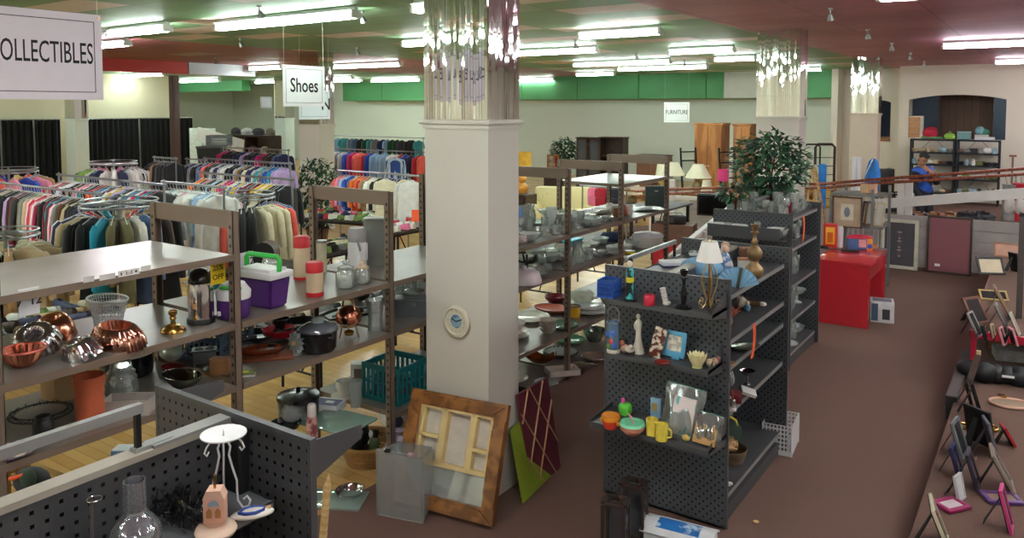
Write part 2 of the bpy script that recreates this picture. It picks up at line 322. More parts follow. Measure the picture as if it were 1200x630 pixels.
# ------------------------------------------------------------------ columns sheathed in mirror strips
mirr = mat((225, 228, 226), .03, 1, .02)
def column(name, x0, x1, y0, y1, cap, label, m, nx, ny, tint=None):
    t = thing(name, label, 'column', ((x0+x1)/2, (y0+y1)/2, 0)); t['kind'] = 'structure'; X, Y = (x1-x0)/2, (y1-y0)/2
    M().span((-X, -Y, 0), (X, Y, cap)).mk('column_shaft', m, t, smooth=False)
    b = M(); b.span((-X-.012, -Y-.012, cap-.03), (X+.012, Y+.012, cap)); b.span((-X-.03, -Y-.03, cap), (X+.03, Y+.03, cap+.018), .006); b.span((-X-.02, -Y-.02, cap+.018), (X+.02, Y+.02, cap+.03)); b.mk('column_cap', m, t, smooth=False)
    b = M(); z0, z1 = cap+.03, CZ-.002
    def strips(n, L, place):
        wd = L/n
        for i in range(n):
            z = z0; r1 = R.uniform(-.0008, .0008)
            while z < z1-.01:
                zz = min(z+.30, z1); a = -L/2+i*wd+.0006; c = a+wd-.0012; r2 = R.uniform(-.0012, .0012)
                b.add([place(u_, v_, d) for d in (0, .006) for u_, v_ in ((a, z+.001), (c, z+.001), (c, zz), (a, zz))] if False else
                      [place(a, z+.001, .0), place(c, z+.001, 0), place(c, zz, 0), place(a, zz, 0), place(a, z+.001, .006+r1+r2), place(c, z+.001, .006-r1+r2), place(c, zz, .006-r1-r2), place(a, zz, .006+r1-r2)],
                      [(3, 2, 1, 0), (4, 5, 6, 7), (0, 1, 5, 4), (1, 2, 6, 5), (2, 3, 7, 6), (3, 0, 4, 7)]); z = zz
    strips(nx, 2*X, lambda a, z, d: (a, -Y-d, z)); strips(nx, 2*X, lambda a, z, d: (-a, Y+d, z)); strips(ny, 2*Y, lambda a, z, d: (X+d, a, z)); strips(ny, 2*Y, lambda a, z, d: (-X-d, -a, z))
    b.mk('mirror_strips', mirr, t, smooth=False)
    M().span((-X+.01, -Y+.01, cap), (X-.01, Y-.01, CZ)).mk('column_core', mat((150, 152, 148), .8), t)
    return t
colm = mat((208, 202, 192), .6, 0, .02, 1.2)
column('column', -3.355, -2.845, 3.88, 4.215, 2.395, 'big white column with mirror strips above, wall clock on its face', colm, 23, 14)
column('column', -3.56, -2.95, 11.55, 11.95, 2.34, 'white mirror-topped column behind the leafy plant', colm, 22, 12)
column('column', -3.72, -3.15, 19.0, 19.4, 2.34, 'white mirror-topped column near the small arched opening', mat((214, 198, 178), .6, 0, .02), 18, 10)
column('column', -12.75, -12.15, 10.8, 11.2, 2.13, 'white mirror-topped column behind the Shoes sign', colm, 18, 10)
column('column', -23.3, -22.7, 18.6, 19.0, 2.1, 'far white column between the bins and the shoe department', mat((225, 235, 230), .6, 0, .02), 12, 8)
column('column', -25.1, -24.5, 12.1, 12.5, 2.13, 'white mirror-topped column standing before the black curtains', mat((225, 230, 225), .6, 0, .02), 12, 8)
# ------------------------------------------------------------------ fluorescent fixtures
tubem = {}
def emis(c, s):
    m = bpy.data.materials.new('tube_glow'); m.use_nodes = True; N = m.node_tree.nodes; e = N.new('ShaderNodeEmission'); e.inputs[0].default_value = (*c, 1); e.inputs[1].default_value = s
    m.node_tree.links.new(e.outputs[0], N['Material Output'].inputs[0]); return m
TG = emis((.88, 1., .95), 24); TP = emis((1., .88, 1.), 24)
fixm = mat((222, 224, 220), .5, 0, .02)
def fixture(x0, x1, y, label, m=TG, lit=True):
    L = max(x1-x0, .6); L = min(L, 2.5)
    xc = (x0+x1)/2; t = thing('fluorescent_light', label, 'ceiling light', (xc, y, 3.5), 0, 'fluorescent strip lights')
    b = M(); b.add([(-L/2, -.09, .085), (L/2, -.09, .085), (L/2, .09, .085), (-L/2, .09, .085), (-L/2, -.02, .04), (L/2, -.02, .04), (L/2, .02, .04), (-L/2, .02, .04)], [(0, 1, 2, 3), (7, 6, 5, 4), (0, 4, 5, 1), (1, 5, 6, 2), (2, 6, 7, 3), (3, 7, 4, 0)])
    b.span((-L/2, -.03, .085), (L/2, .03, .128)); b.mk('housing', fixm, t, smooth=False)
    for s in (-1, 1):
        M().at(0, s*.042, .016, 0, 0, PI/2).cyl(.019, -L/2+.03, L/2-.03, 8).mk('fluorescent_tube', m if lit else fixm, t)
        M().span((s*L/2-.018, -.07, -.005), (s*L/2+.018, .07, .06)).mk('socket', fixm, t, smooth=False)
    return t
FX = [(257, 420, 35.5, 'green'), (131, 197, 43, 'a'), (96, 150, 58, 'b'), (118, 204, 92.5, 'c'), (212, 260, 96.5, 'd'), (271, 299, 86, 'e'), (294, 330, 82, 'f'), (300, 332, 97.5, 'g'), (385, 471, 80.5, 'h'), (380, 413, 93.5, 'i'), (436, 500, 96, 'j'),
      (487, 560, 15, 'k'), (474, 560, 54.5, 'l'), (680, 774, 45.5, 'm'), (602, 700, 65.5, 'n'), (673, 790, 78, 'o'), (725, 832, 83, 'p'), (676, 720, 89, 'q'), (600, 649, 95, 'r'), (785, 860, 63.5, 's'), (838, 885, 72, 't'), (918, 963, 84, 'u'), (1105, 1215, 57, 'v'), (1166, 1230, 75, 'w'), (1030, 1125, 1.5, 'x')]
FL = {'green': 'long fluorescent light on the green ceiling before the Shoes sign', 'a': 'fluorescent light just right of the top of the COLLECTIBLES sign', 'b': 'fluorescent light half hidden behind the COLLECTIBLES sign',
      'c': 'long fluorescent light beneath the red bulkhead', 'd': 'fluorescent light just right of the brown pole', 'e': 'fluorescent light under the white bulkhead end', 'f': 'fluorescent light left of the Shoes sign, higher of two',
      'g': 'small far fluorescent light left of the Shoes sign, lowest', 'h': 'fluorescent light right of the Shoes sign, blue-white and long', 'i': 'short far fluorescent light right behind the Shoes sign', 'j': 'fluorescent light before the green bulkhead left of the big column',
      'k': 'topmost fluorescent light half hidden by the big mirrored column', 'l': 'fluorescent light passing behind the middle of the mirrored column', 'm': 'fluorescent light right of the mirrored column, highest in view', 'n': 'fluorescent light ending beside the right of the mirrored column',
      'o': 'long fluorescent light in the middle of the green ceiling', 'p': 'fluorescent light directly above the FURNITURE sign', 'q': 'short fluorescent light against the green bulkhead, middle', 'r': 'fluorescent light low against the green bulkhead beside the column',
      's': 'fluorescent light left of the second mirrored column, higher one', 't': 'fluorescent light partly behind the second mirrored column', 'u': 'fluorescent light between the second and third mirrored columns', 'v': 'large purplish fluorescent light on the red ceiling at right',
      'w': 'lower fluorescent light on the red ceiling at far right', 'x': 'fluorescent light cut by the top edge over the red ceiling'}
for x0, x1, y, k in FX:
    a = P(x0, y, z=3.5); c = P(x1, y, y=a.y)
    fixture(a.x, min(c.x, a.x+2.5), a.y, FL[k], TP if k in 'vwxb' else TG)
a = P(787, 92, z=3.5); fixture(a.x, a.x+2.4, a.y, 'unlit grey fluorescent light left of the second mirrored column', lit=False)
OFF = ((-30.5, 18.3, 'added in the far left corner of the hall'), (-23, 21.5, 'added low before the rear wall, far left'), (1.9, 5.6, 'added over the platform, beyond the nearest one at right'), (1.9, 7.6, 'added over the crimson-edged bench, nearer'), (1.9, 9.7, 'added over the crimson-edged bench, farther'), (1.9, 14.2, 'added over the right end of the ramp'), (1.9, 0.5, 'added over the viewer, right of the near aisle'), (-2, 1.6, 'over the near aisle above the viewer'), (2.5, 4, 'over the frame platform at right'), (-8, -1, 'behind the viewer over the floorboards'), (-2, -4, 'behind the viewer over the carpet'), (3, -2, 'behind the viewer over the platform'), (-10, 2.5, 'over the nearest clothes racks'), (3.5, 11.5, 'over the far end of the platform'), (3, 17.5, 'above the far right hall corner'), (-20, 1, 'over the leftmost clothes racks'), (-15, -3, 'far behind the leftmost racks'), (-22, 5.5, 'over the left edge racks'), (1, 20.5, 'before the large arched opening'), (-1, 26.3, 'inside the storeroom behind the arch'),  # platform row and far-left pair are added lamps that brighten column, ceiling and walls
       (-5, -2.5, 'behind the viewer, first beyond the shelving'), (-11, -5, 'behind the viewer near the rear wall, left'), (-6, -5.5, 'behind the viewer near the rear wall, middle'), (-13, 0, 'behind the viewer over the far racks'), (-24, 9, 'hidden by the COLLECTIBLES sign near the curtains'), (-24, 14, 'over the curtains behind the brown pole'))
for x, y, nm in OFF: fixture(x-1.2, x+1.2, y, 'fluorescent ceiling light '+nm)
# small ceiling spots
def spot(px, py, lab, z=CZ):
    p = P(px, py, z=3.56); t = thing('ceiling_spotlight', lab, 'spotlight', (p.x, p.y, CZ), 0, 'small ceiling spotlights')
    M().cyl(.03, -.02, 0, 10).cyl(.008, -.06, -.02, 8).mk('mount', steel, t); M().at(0, 0, -.06, 0, .5).lathe([(.02, 0), (.03, -.03), (.045, -.075), (.036, -.07), (.001, -.02)], 12).mk('lamp_head', steel, t)
for a in ((973, 17, 'nearest of five ceiling spotlights on the red ceiling'), (1017, 40, 'second nearest of five ceiling spotlights on the red ceiling'), (1045, 55, 'third of five ceiling spotlights on the red ceiling'), (1067, 66, 'fourth of five ceiling spotlights on the red ceiling'), (1083, 75, 'farthest of five ceiling spotlights on the red ceiling'),
          (424, 20, 'ceiling spotlight at the end of the long green-ceiling light'), (418, 60, 'ceiling spotlight above the blue-white fluorescent light'), (281, 50, 'ceiling spotlight on the dark red ceiling left of the Shoes sign'), (304, 14, 'ceiling spotlight above the long green-ceiling light'), (252, 71, 'ceiling spotlight on the white bulkhead end'), (674, 52, 'ceiling spotlight between two lights right of the mirrored column'), (746, 66, 'ceiling spotlight above the long middle light'), (802, 74, 'ceiling spotlight over the FURNITURE sign')): spot(*a)
# ------------------------------------------------------------------ hanging signs
def sign(name, lab, w_, h_, loc, rz, txt, size, m=None, frame=True, dx=0., strings=True, bold=.004, tz=0., tw=None):
    t = thing(name, lab, 'sign', loc, rz); M().box(0, 0, 0, w_, .006, h_).mk('sign_board', m or mat((236, 226, 236), .5, 0, .02), t, smooth=False)
    if frame:
        b = M(); e = .045*h_/.5; q = .004
        for z in (-1, 1): b.box(0, -.0035, z*(h_/2-e), w_-2*e+q, .001, q)
        for x in (-1, 1): b.box(x*(w_/2-e), -.0035, 0, q, .001, h_-2*e)
        b.mk('sign_border', mat((40, 38, 70), .6), t, smooth=False)
    if txt: text('lettering', txt, size, mat((14, 14, 18), .6), t, (dx, -.0038, tz), bold=bold, width=tw)
    if strings:
        for x in (-1, 1):
            M().tube([(x*(w_/2-.02), 0, h_/2-.02), (x*(w_/2-.02), 0, CZ-loc[2])], .0012, 5).mk('hanging_wire', white, t)
            M().at(x*(w_/2-.02), -.004, h_/2-.02, 0, PI/2).cyl(.006, 0, .002, 8).mk('eyelet', brass, t)
    return t
p0 = P(118, 18, x=-4.45); z0 = P(118, 117, x=-4.45).z; yl = P(0, 60, x=-4.45).y
sign('hanging_sign', 'large white COLLECTIBLES sign hanging from the ceiling', .66, p0.z-z0, (-4.45, p0.y-.33, (p0.z+z0)/2), PI/2, 'COLLECTIBLES', .165, dx=.012, tz=.012, bold=.0005, tw=.53)
p0 = P(331, 75.5, x=-7.4); z0 = P(331, 124.5, x=-7.4).z; p1 = P(380, 79.5, x=-7.4)
sign('hanging_sign', 'white Shoes sign hanging over the shoe tables', p1.y-p0.y, p0.z-z0, (-7.4, (p0.y+p1.y)/2, (p0.z+z0)/2), PI/2, 'Shoes', .235, mat((235, 235, 238), .5, 0, .02), bold=.003, tw=(p1.y-p0.y)*.66)
p0 = P(350, 105, x=-9.6); z0 = P(350, 140, x=-9.6).z; p1 = P(386, 105, x=-9.6)
sign('hanging_sign', 'white sign half hidden behind the Shoes sign', p1.y-p0.y, p0.z-z0, (-9.6, (p0.y+p1.y)/2, (p0.z+z0)/2), PI/2, 'N', .26, mat((222, 232, 236), .5, 0, .02), dx=(p1.y-p0.y)*.37)
p = P(793, 131.5, y=18.5); u = U(p)
sign('hanging_sign', 'white FURNITURE sign hanging before the back wall', 29*u, 23.5*u, p, PSI*.6, 'FURNITURE', 7*u, mat((236, 244, 242), .5, 0, .02), bold=.001, tw=25*u)
p = P(312, 120, x=-16.); u = U(p); sign('hanging_sign', 'small pale sign far behind, left of the Shoes sign', 14*u, 13*u, p, PI/2.4, '', .1, mat((205, 222, 226), .5, 0, .02))
# ================================================================== SHELVING AND DISPLAY STANDS
XF, XB = -3.6, -4.34
FY = [1.42, 2.59, 3.79, 4.98, 6.14, 7.22, 8.38]
sh = thing('metal_shelving_row', 'long brown metal shelving row filled with kitchenware, running past the column', 'shelving', (-3.97, 4.9, 0))
SX, SY = -3.97, 4.9
deckm2 = two_tone('glare_deck', (196, 190, 186), (214, 210, 206), 'noise', 3, .28, .2, (1, 1, 1), .35, .7)  # top shelf's reflected light is put into this paler deck colour
for y in FY:
    for x, s in ((XF, 1), (XB, -1)):
        b = M(); b.span((x-SX-.022, y-SY-.022, 0), (x-SX+.022, y-SY-.018, 1.94)); b.span((x-SX+s*.018, y-SY-.022, 0), (x-SX+s*.022, y-SY+.022, 1.94)); b.span((x-SX-.022, y-SY+.018, 0), (x-SX+.022, y-SY+.022, 1.94)); b.mi(1); [b.span((x-SX-.007, y-SY-.0235, .3+i*.05), (x-SX+.007, y-SY-.022, .318+i*.05)) for i in range(32)]; b.mk('upright_post', [taupe, mat((40, 34, 30), .7)], sh, smooth=False)
    M().span((XB-SX, y-SY-.012, 1.85), (XF-SX, y-SY+.012, 1.945)).mk('top_rail', taupe, sh, smooth=False)
LV = {}
def deck(y0, y1, z, m=deckm, x0=XB-.02, x1=XF+.025):
    b = M(); b.mi(0).span((x0-SX, y0-SY, z-.006), (x1-SX, y1-SY, z)); b.mi(1)
    b.span((x1-SX, y0-SY, z-.034), (x1-SX+.003, y1-SY, z+.0005)); b.span((x0-SX-.003, y0-SY, z-.034), (x0-SX, y1-SY, z+.0005)); b.span((x0-SX, y0-SY, z-.034), (x1-SX, y0-SY+.003, z-.006)); b.span((x0-SX, y1-SY-.003, z-.034), (x1-SX, y1-SY, z-.006))
    b.mk('shelf_deck', [m, taupe], sh, smooth=False)
e = .024
deck(.2, FY[1]-e, 1.715, deckm2); deck(FY[5]+e, FY[6]-e, 1.715, mat((205, 212, 208), .3, .1, .03, 3))
for i in range(6):
    y0 = FY[i]+e if i else .2
    deck(y0, FY[i+1]-e, 1.34, deckm); deck(y0, FY[i+1]-e, 1.0 if i < 5 else .95)
    if i > 1: deck(y0, FY[i+1]-e, .437, deckm)
for i in (3, 4): deck(FY[i]+e, FY[i+1]-e, .06)
L1, L2, L3, L4, L5 = 1.716, 1.341, 1.001, .438, .061
# shelf tickets
for px, py, t_, w_ in ((151, 319, '', .06), (126, 324, '', .075), (104, 327, '', .05), (171, 314, '', .05)):
    p = P(px, py, x=XF+.031); solo('shelf_ticket', M().box(0, 0, 0, .0015, w_, .026), mat((205, 200, 196), .6), 'torn white paper ticket on the top shelf edge, %s' % {151: 'with black print', 126: 'wide and faded', 104: 'half-round leftmost', 171: 'rightmost near the post'}[px], 'label', p, group='paper tickets on the top shelf edge') if px != 151 else None
    if px == 151:
        t = thing('shelf_ticket', 'white paper ticket with black printing on the top shelf edge', 'label', p, PI/2, 'paper tickets on the top shelf edge'); M().box(0, 0, 0, .105, .0015, .03).mk('paper', mat((225, 220, 216), .6), t); M().span((-.04, -.0014, -.008), (-.034, -.0008, .006)).span((-.012, -.0014, -.009), (.012, -.0008, -.007)).span((-.012, -.0014, -.001), (.012, -.0008, .001)).span((-.014, -.0014, -.009), (-.011, -.0008, .009)).span((.012, -.0014, -.009), (.015, -.0008, .009)).span((.03, -.0014, -.005), (.04, -.0008, .005)).mk('printed_marks', mat((20, 20, 24)), t, smooth=False)
def placard(name, lab, px, py, x, w_, h_, lines, m, rz=PI/2, rot=0., size=.05, col=(14, 14, 16)):
    p = P(px, py, x=x); t = thing(name, lab, 'sign', p, rz); M().box(0, 0, 0, w_, .0015, h_).mk('card', m, t, smooth=False)
    for i, s in enumerate(lines): text('lettering', s, size, mat(col, .6), t, (0, -.0012, (len(lines)-1-2*i)*size*.62), bold=.001)
    return t
wp = mat((226, 224, 228), .6, 0, .02)
placard('price_card', 'white number card hanging under the top shelf at left', 34, 353, XF-.02, .085, .12, ['7  12'], wp, PI/2, size=.05)
t = placard('price_card', 'yellow price card beside the airpot, reading a percent discount', 255.5, 319, XF-.06, .09, .125, ['25%', 'OFF'], mat((246, 214, 30), .5, 0, .03), PI/2, size=.04, col=(110, 80, 10))
# ------------------------------------------------------------------ perforated gondola stands
pegd = pegmat('perforated_steel', (84, 84, 87), .038, .0060); pegs = pegmat('perforated_steel_fine', (90, 92, 97), .047, .0062, .45, True)
gm = mat((84, 84, 87), .42, .3, .08, 5); gml = mat((150, 150, 148), .4, .35, .08, 6); gmt = mat((168, 160, 148), .5, .2, .1, 4)
def panel(b_name, t, x0, x1, y, z0, z1, m):
    b = M(); th = .022
    b.mi(0).span((x0, y-th/2, z0), (x1, y-th/2+.0015, z1)); b.span((x0, y+th/2-.0015, z0), (x1, y+th/2, z1)); b.mi(2).span((x0+.01, y-.004, z0+.01), (x1-.01, y+.004, z1-.01)); b.mi(1)  # black core sheet added between the skins to darken the holes
    b.span((x0, y-th/2-.001, z1-.002), (x1, y+th/2+.001, z1+.01)); b.span((x0-.008, y-th/2-.001, z0), (x0+.006, y+th/2+.001, z1+.01)); b.span((x1-.006, y-th/2-.001, z0), (x1+.008, y+th/2+.001, z1+.01)); b.span((x0, y-th/2, z0), (x1, y+th/2, z0+.01))
    b.mk(b_name, [m, gm, blackm], t, smooth=False)
def gond(name, lab, x0, x1, y0, y1, H, zs, ends, pm, sidex=(1, -1), far=True, spine_top=None, cut=0.):
    xc, yc = (x0+x1)/2, (y0+y1)/2; t = thing(name, lab, 'display stand', (xc, yc, 0)); W, Ln = (x1-x0)/2, (y1-y0)/2; Ws = W-cut
    panel('end_panel', t, -W, W, -Ln, .01, H, pm)
    if far: panel('end_panel', t, -W, W, Ln, .01, H, pm)
    sp = spine_top or H-.03
    b = M(); b.mi(0).span((-.022, -Ln+.012, .05), (-.0205, Ln-.012, sp)); b.span((.0205, -Ln+.012, .05), (.022, Ln-.012, sp)); b.mi(1).span((-.03, -Ln+.012, sp), (.03, Ln-.012, sp+.02)); b.mi(2).span((-.006, -Ln+.014, .05), (.006, Ln-.014, sp)); b.mk('spine_panel', [pm, gmt, blackm], t, smooth=False)  # spine has the same added black core behind its holes
    M().span((-W+.03, -Ln+.012, 0), (W-.03, Ln-.012, .09)).mk('base', gm, t, smooth=False)
    for s in sidex:
        for z in zs:
            b = M(); b.span((s*.023, -Ln+.015, z-.02), (s*(Ws-.03), Ln-.015, z)); b.span((s*(Ws-.03), -Ln+.015, z-.03), (s*(Ws-.026), Ln-.015, z+.006)); b.mk('side_shelf', [gm], t, smooth=False)
            b = M()
            for yy in (-Ln+.02, Ln-.02): b.prism([(s*.023, z-.11), (s*.023, z-.02), (s*(Ws-.05), z-.02), (s*(Ws-.05), z-.04)], .003, 'y', yy)
            b.mk('shelf_bracket', gm, t, smooth=False)
            M().span((s*(Ws-.0258), -Ln+.02, z-.026), (s*(Ws-.0245), Ln-.02, z-.002)).mk('ticket_rail', gml, t, smooth=False)
    for a, c, dep, z, lip in ends:
        yb = -Ln-.012; b = M(); b.span((a-xc, yb-dep, z-.02), (c-xc, yb, z)); b.span((a-xc, yb-dep-.003, z-.028), (c-xc, yb-dep, z+lip)); b.mk('end_shelf', gm, t, smooth=False)
        for q in (a, c-.003): M().prism([(yb, z-.07), (yb, z+(.10 if q > a else .03)), (yb-dep, z+.01+lip*.5), (yb-dep, z-.028)], .003, 'x', q-xc).mk('shelf_side', gm, t, smooth=False)
    return t
AY, BY = 4.42, 7.5
GA = gond('pegboard_gondola', 'grey perforated display stand of knick-knacks standing nearest on the carpet', -2.30, -1.50, AY, 5.68, 1.49, (1.385, 1.112, .955, .675, .17), [(-2.17, -1.51, .24, 1.345, .004), (-2.17, -1.53, .24, 1.02, .004), (-2.25, -1.50, .30, .59, .004)], pegs)
GB = gond('pegboard_gondola', 'grey perforated display stand of glassware, beyond the knick-knack stand', -2.71, -1.96, BY, 8.60, 1.49, (1.44, 1.15, .79, .455, .13), [(-2.68, -1.99, .26, 1.30, .09)], pegs)
GL = gond('pegboard_gondola', 'dark perforated display stand in the bottom left corner', -2.62, -1.81, -1.2, 1.56, 1.49, (1.262,), [], pegd, (1,), True, 1.455, .135)
for ch in list(GL.children):
    if ch.name.startswith('end_panel') and ch.data.vertices[0].co.y < 0: bpy.data.objects.remove(ch)
M().span((.03, (1.56+1.2)/2-.05, .1), (.12, (1.56+1.2)/2-.014, 1.47), .008).mk('corner_post', mat((40, 40, 42), .4, .3), GL, smooth=False)
def toprail(t, xo, ya, yb, z0, z1):
    p = M(); p.span((xo-.008, yb-.012, z0), (xo+.008, yb+.004, z1)); p.mk('rail_post', blackm, t, smooth=False)
    M().span((xo-.012, ya, z1-.01), (xo+.012, yb+.01, z1+.018)).mk('top_bar', gml, t, smooth=False)
    M().span((xo-.016, yb-.02, z0), (xo+.016, yb+.10, z0+.012)).mk('rail_foot', gml, t, smooth=False)
toprail(GL, 0, -1.2, 1.25-.18, 1.475, 1.60); toprail(GA, -.33, -.5, .30, 1.40, 1.515); toprail(GB, -.05, -.3, .12, 1.48, 1.58)
# bracket shelf fixed to the far side of the corner stand
Ln = (1.56+1.2)/2
for q in (.37, -.374): M().prism([(Ln+.012, 1.34), (Ln+.012, 1.475), (Ln+.24, 1.455), (Ln+.24, 1.41)], .004, 'x', q).mk('shelf_side', gm, GL, smooth=False)
M().span((-.37, Ln+.012, 1.43), (.37, Ln+.06, 1.445)).mk('end_shelf', gm, GL, smooth=False)
M().span((-.03, Ln-.28, 1.474), (.03, Ln-.012, 1.484)).mk('spine_cap', gml, GL)
# orange tags clipped on shelves
def otag(lab, px, py, w_, h_, x, rz=PI/2, tilt=0.):
    p = P(px, py, x=x); t = thing('price_tag', lab, 'tag', p, 0, 'bright orange paper tags', (0, tilt, rz)); M().grid(lambda u, v: ((u-.5)*w_, -.012*math.sin(v*2.6), (v-.5)*h_), 2, 6, .0012).mk('paper', orange, t)
    M().grid(lambda u, v: (w_*.14*math.sin(6*v), -.0135-.003*math.sin(PI*u), h_*(.05+.26*v)+u*.006), 1, 14, .0012).mk('pen_mark', mat((150, 50, 24)), t)
otag('long orange tag hanging at the side of the knick-knack stand', 882, 399, .05, .22, -1.49, PI/2, .06); otag('orange tag hanging at the side of the glassware stand', 941, 268, .055, .25, -1.94, PI/2, -.03)
# ================================================================== CLOTHES RACKS
def straight_rack(x0, x1, y, z, lab, two=False):
    L = x1-x0; t = thing('clothes_rack', lab, 'clothes rack', ((x0+x1)/2, y, 0)); rods = (-.0,) if not two else (-.28, .28)
    for q in rods: M().tube([(-L/2-.05, q, z), (L/2+.05, q, z)], .016, 8).mk('hanging_rail', chrome, t)
    for s in (-1, 1):
        x = s*L/2; M().tube([(x, 0, .06), (x, 0, z+.03)], .014, 8).mk('upright', chrome, t); M().tube([(x, -.3, .05), (x, .3, .05)], .014, 8).mk('foot', chrome, t)
        if two: M().tube([(x, -.3, z), (x, .3, z)], .012, 8).mk('cross_arm', chrome, t)
    M().tube([(-L/2, 0, .12), (L/2, 0, .12)], .01, 6).mk('lower_rail', chrome, t)
    return t
def round_rack(x, y, r, z, lab):
    t = thing('round_clothes_rack', lab, 'clothes rack', (x, y, 0)); M().ring(r, .014, (0, 0, z), 36).ring(r, .009, (0, 0, z+.05), 36).mk('hanging_ring', chrome, t)
    M().cyl(.018, .06, z+.06, 10).mk('center_post', chrome, t)
    b = M(); [b.tube([(0, 0, z), (r*math.cos(i*PI/3), r*math.sin(i*PI/3), z)], .007, 6) for i in range(6)]; b.mk('ring_spokes', chrome, t)
    b = M(); [b.tube([(0, 0, .07), (.45*math.cos(i*PI/2), .45*math.sin(i*PI/2), .03)], .012, 6) for i in range(4)]; b.mk('star_base', chrome, t); return t
# garments: local x = thickness, y = width, hook at z = 0, hangs down
def garment(kind, seed):
    r = random.Random(seed); b = M(); prof = {'shirt': [(-.075, .055, .03), (-.10, .12, .035), (-.13, .195, .032), (-.20, .20, .045), (-.34, .185, .05), (-.52, .19, .052), (-.68, .205, .05), (-.70, .20, .045)],
            'coat': [(-.075, .06, .04), (-.10, .13, .045), (-.14, .215, .045), (-.22, .22, .06), (-.45, .20, .065), (-.75, .22, .065), (-.98, .25, .06), (-1.0, .245, .055)],
            'dress': [(-.075, .04, .02), (-.10, .10, .03), (-.13, .16, .03), (-.24, .15, .04), (-.45, .13, .05), (-.75, .19, .06), (-1.05, .24, .06), (-1.07, .235, .055)],
            'trousers': [(-.09, .17, .015), (-.11, .175, .022), (-.3, .17, .028), (-.6, .165, .03), (-.72, .16, .028), (-.74, .158, .025)]}[kind]
    n = 20; vs = []; fs = []
    for k, (z, w_, t_) in enumerate(prof):
        f = max(0, (k-2)/len(prof))
        for j in range(n):
            a = 2*PI*j/n; wob = 1+f*.5*math.sin(3*a+seed)+f*.3*math.sin(5*a+2*seed)
            vs.append((math.sin(a)*t_*wob, math.cos(a)*w_+f*.01*math.sin(seed), z-(.012*abs(math.sin(a)) if k == 0 else 0)))
    for k in range(len(prof)-1):
        for j in range(n): fs.append((k*n+j, k*n+(j+1) % n, (k+1)*n+(j+1) % n, (k+1)*n+j))
    fs.append(tuple((len(prof)-1)*n+j for j in range(n))); b.add(vs, fs)
    if kind in ('shirt', 'coat'):
        sl = .42 if kind == 'shirt' else .58; sl = sl if seed % 3 else .2
        for s in (-1, 1): b.tube([(0, s*.17, -.125), (0, s*.205, -.17), (.004*seed % .01, s*.235, -.17-sl*.5), (.012, s*.245, -.16-sl)], [.03, .042, .040, .034], 8)
        b.ring(.05, .011, (0, 0, -.078), 14, 6, .55, 1.1)
    o = b.mk('hanging_'+kind, mat((128, 128, 128)), None, ang=70); o['category'] = 'clothing'
    h = M(); h.tube([(0, .012, .012), (0, .0, .022), (0, -.014, .01), (0, -.006, -.02), (0, 0, -.045)], .0025, 5); h.tube([(0, 0, -.045), (0, .19, -.125), (0, -.19, -.125), (0, 0, -.045)], .004, 5); h.mk('hanger', mat((205, 205, 205), .3), o); return o
FAB = {}
def fab(n, rgb, st=None):
    FAB[n] = mat(rgb, .9, 0, .10, 14, .25, sheen=.2) if st is None else two_tone('cloth_'+n.replace(' ', '_'), rgb, st, 'wave', 7, .9, 0, (0, 0, 2) if 'striped' in n else (1, 3, 3), .45, .55)
for n, c in {'black': (24, 24, 28), 'charcoal': (58, 58, 62), 'white': (228, 226, 222), 'cream': (220, 210, 180), 'beige': (196, 176, 140), 'tan': (170, 132, 90), 'brown': (92, 62, 44), 'dark brown': (58, 42, 36), 'navy': (34, 42, 84), 'royal blue': (40, 70, 170), 'denim blue': (78, 104, 148), 'light blue': (150, 182, 216), 'teal': (20, 140, 168), 'turquoise': (60, 150, 156), 'dark green': (34, 78, 52), 'olive': (104, 98, 64), 'lime green': (130, 184, 60), 'red': (196, 34, 48), 'burgundy': (110, 26, 44), 'coral': (228, 96, 84), 'orange': (226, 110, 40), 'mustard': (206, 162, 44), 'pale yellow': (232, 218, 130), 'magenta': (190, 32, 100), 'pink': (226, 140, 170), 'lilac': (186, 156, 206), 'purple': (90, 50, 128), 'grey': (132, 134, 138), 'light grey': (184, 186, 190)}.items(): fab(n, c)
fab('navy striped', (40, 46, 90), (215, 215, 220)); fab('red striped', (190, 40, 50), (230, 224, 220)); fab('black and white patterned', (30, 30, 34), (220, 218, 214)); fab('pink patterned', (214, 70, 120), (235, 210, 215)); fab('green patterned', (60, 130, 80), (210, 215, 190)); fab('blue patterned', (50, 80, 150), (190, 205, 220))
CN = list(FAB)+['black']*8+['white']*6+['cream']*3+['charcoal']*4+['navy']*4+['grey']*3+['dark brown']*2+['light grey']*2+['denim blue']*2+['burgundy']*2; DARKC = ['black', 'charcoal', 'navy', 'dark brown', 'burgundy', 'black', 'purple', 'brown', 'grey']
PROT = {(k, s): garment(k, s) for k, ss in (('shirt', (1, 2, 3, 4)), ('coat', (1, 2)), ('dress', (1, 2)), ('trousers', (1,))) for s in ss}
WORD = {'shirt': ['shirt', 'blouse', 'top', 'sweater'], 'coat': ['coat', 'jacket'], 'dress': ['dress'], 'trousers': ['trousers']}
CLOTHES = []; NC = 0
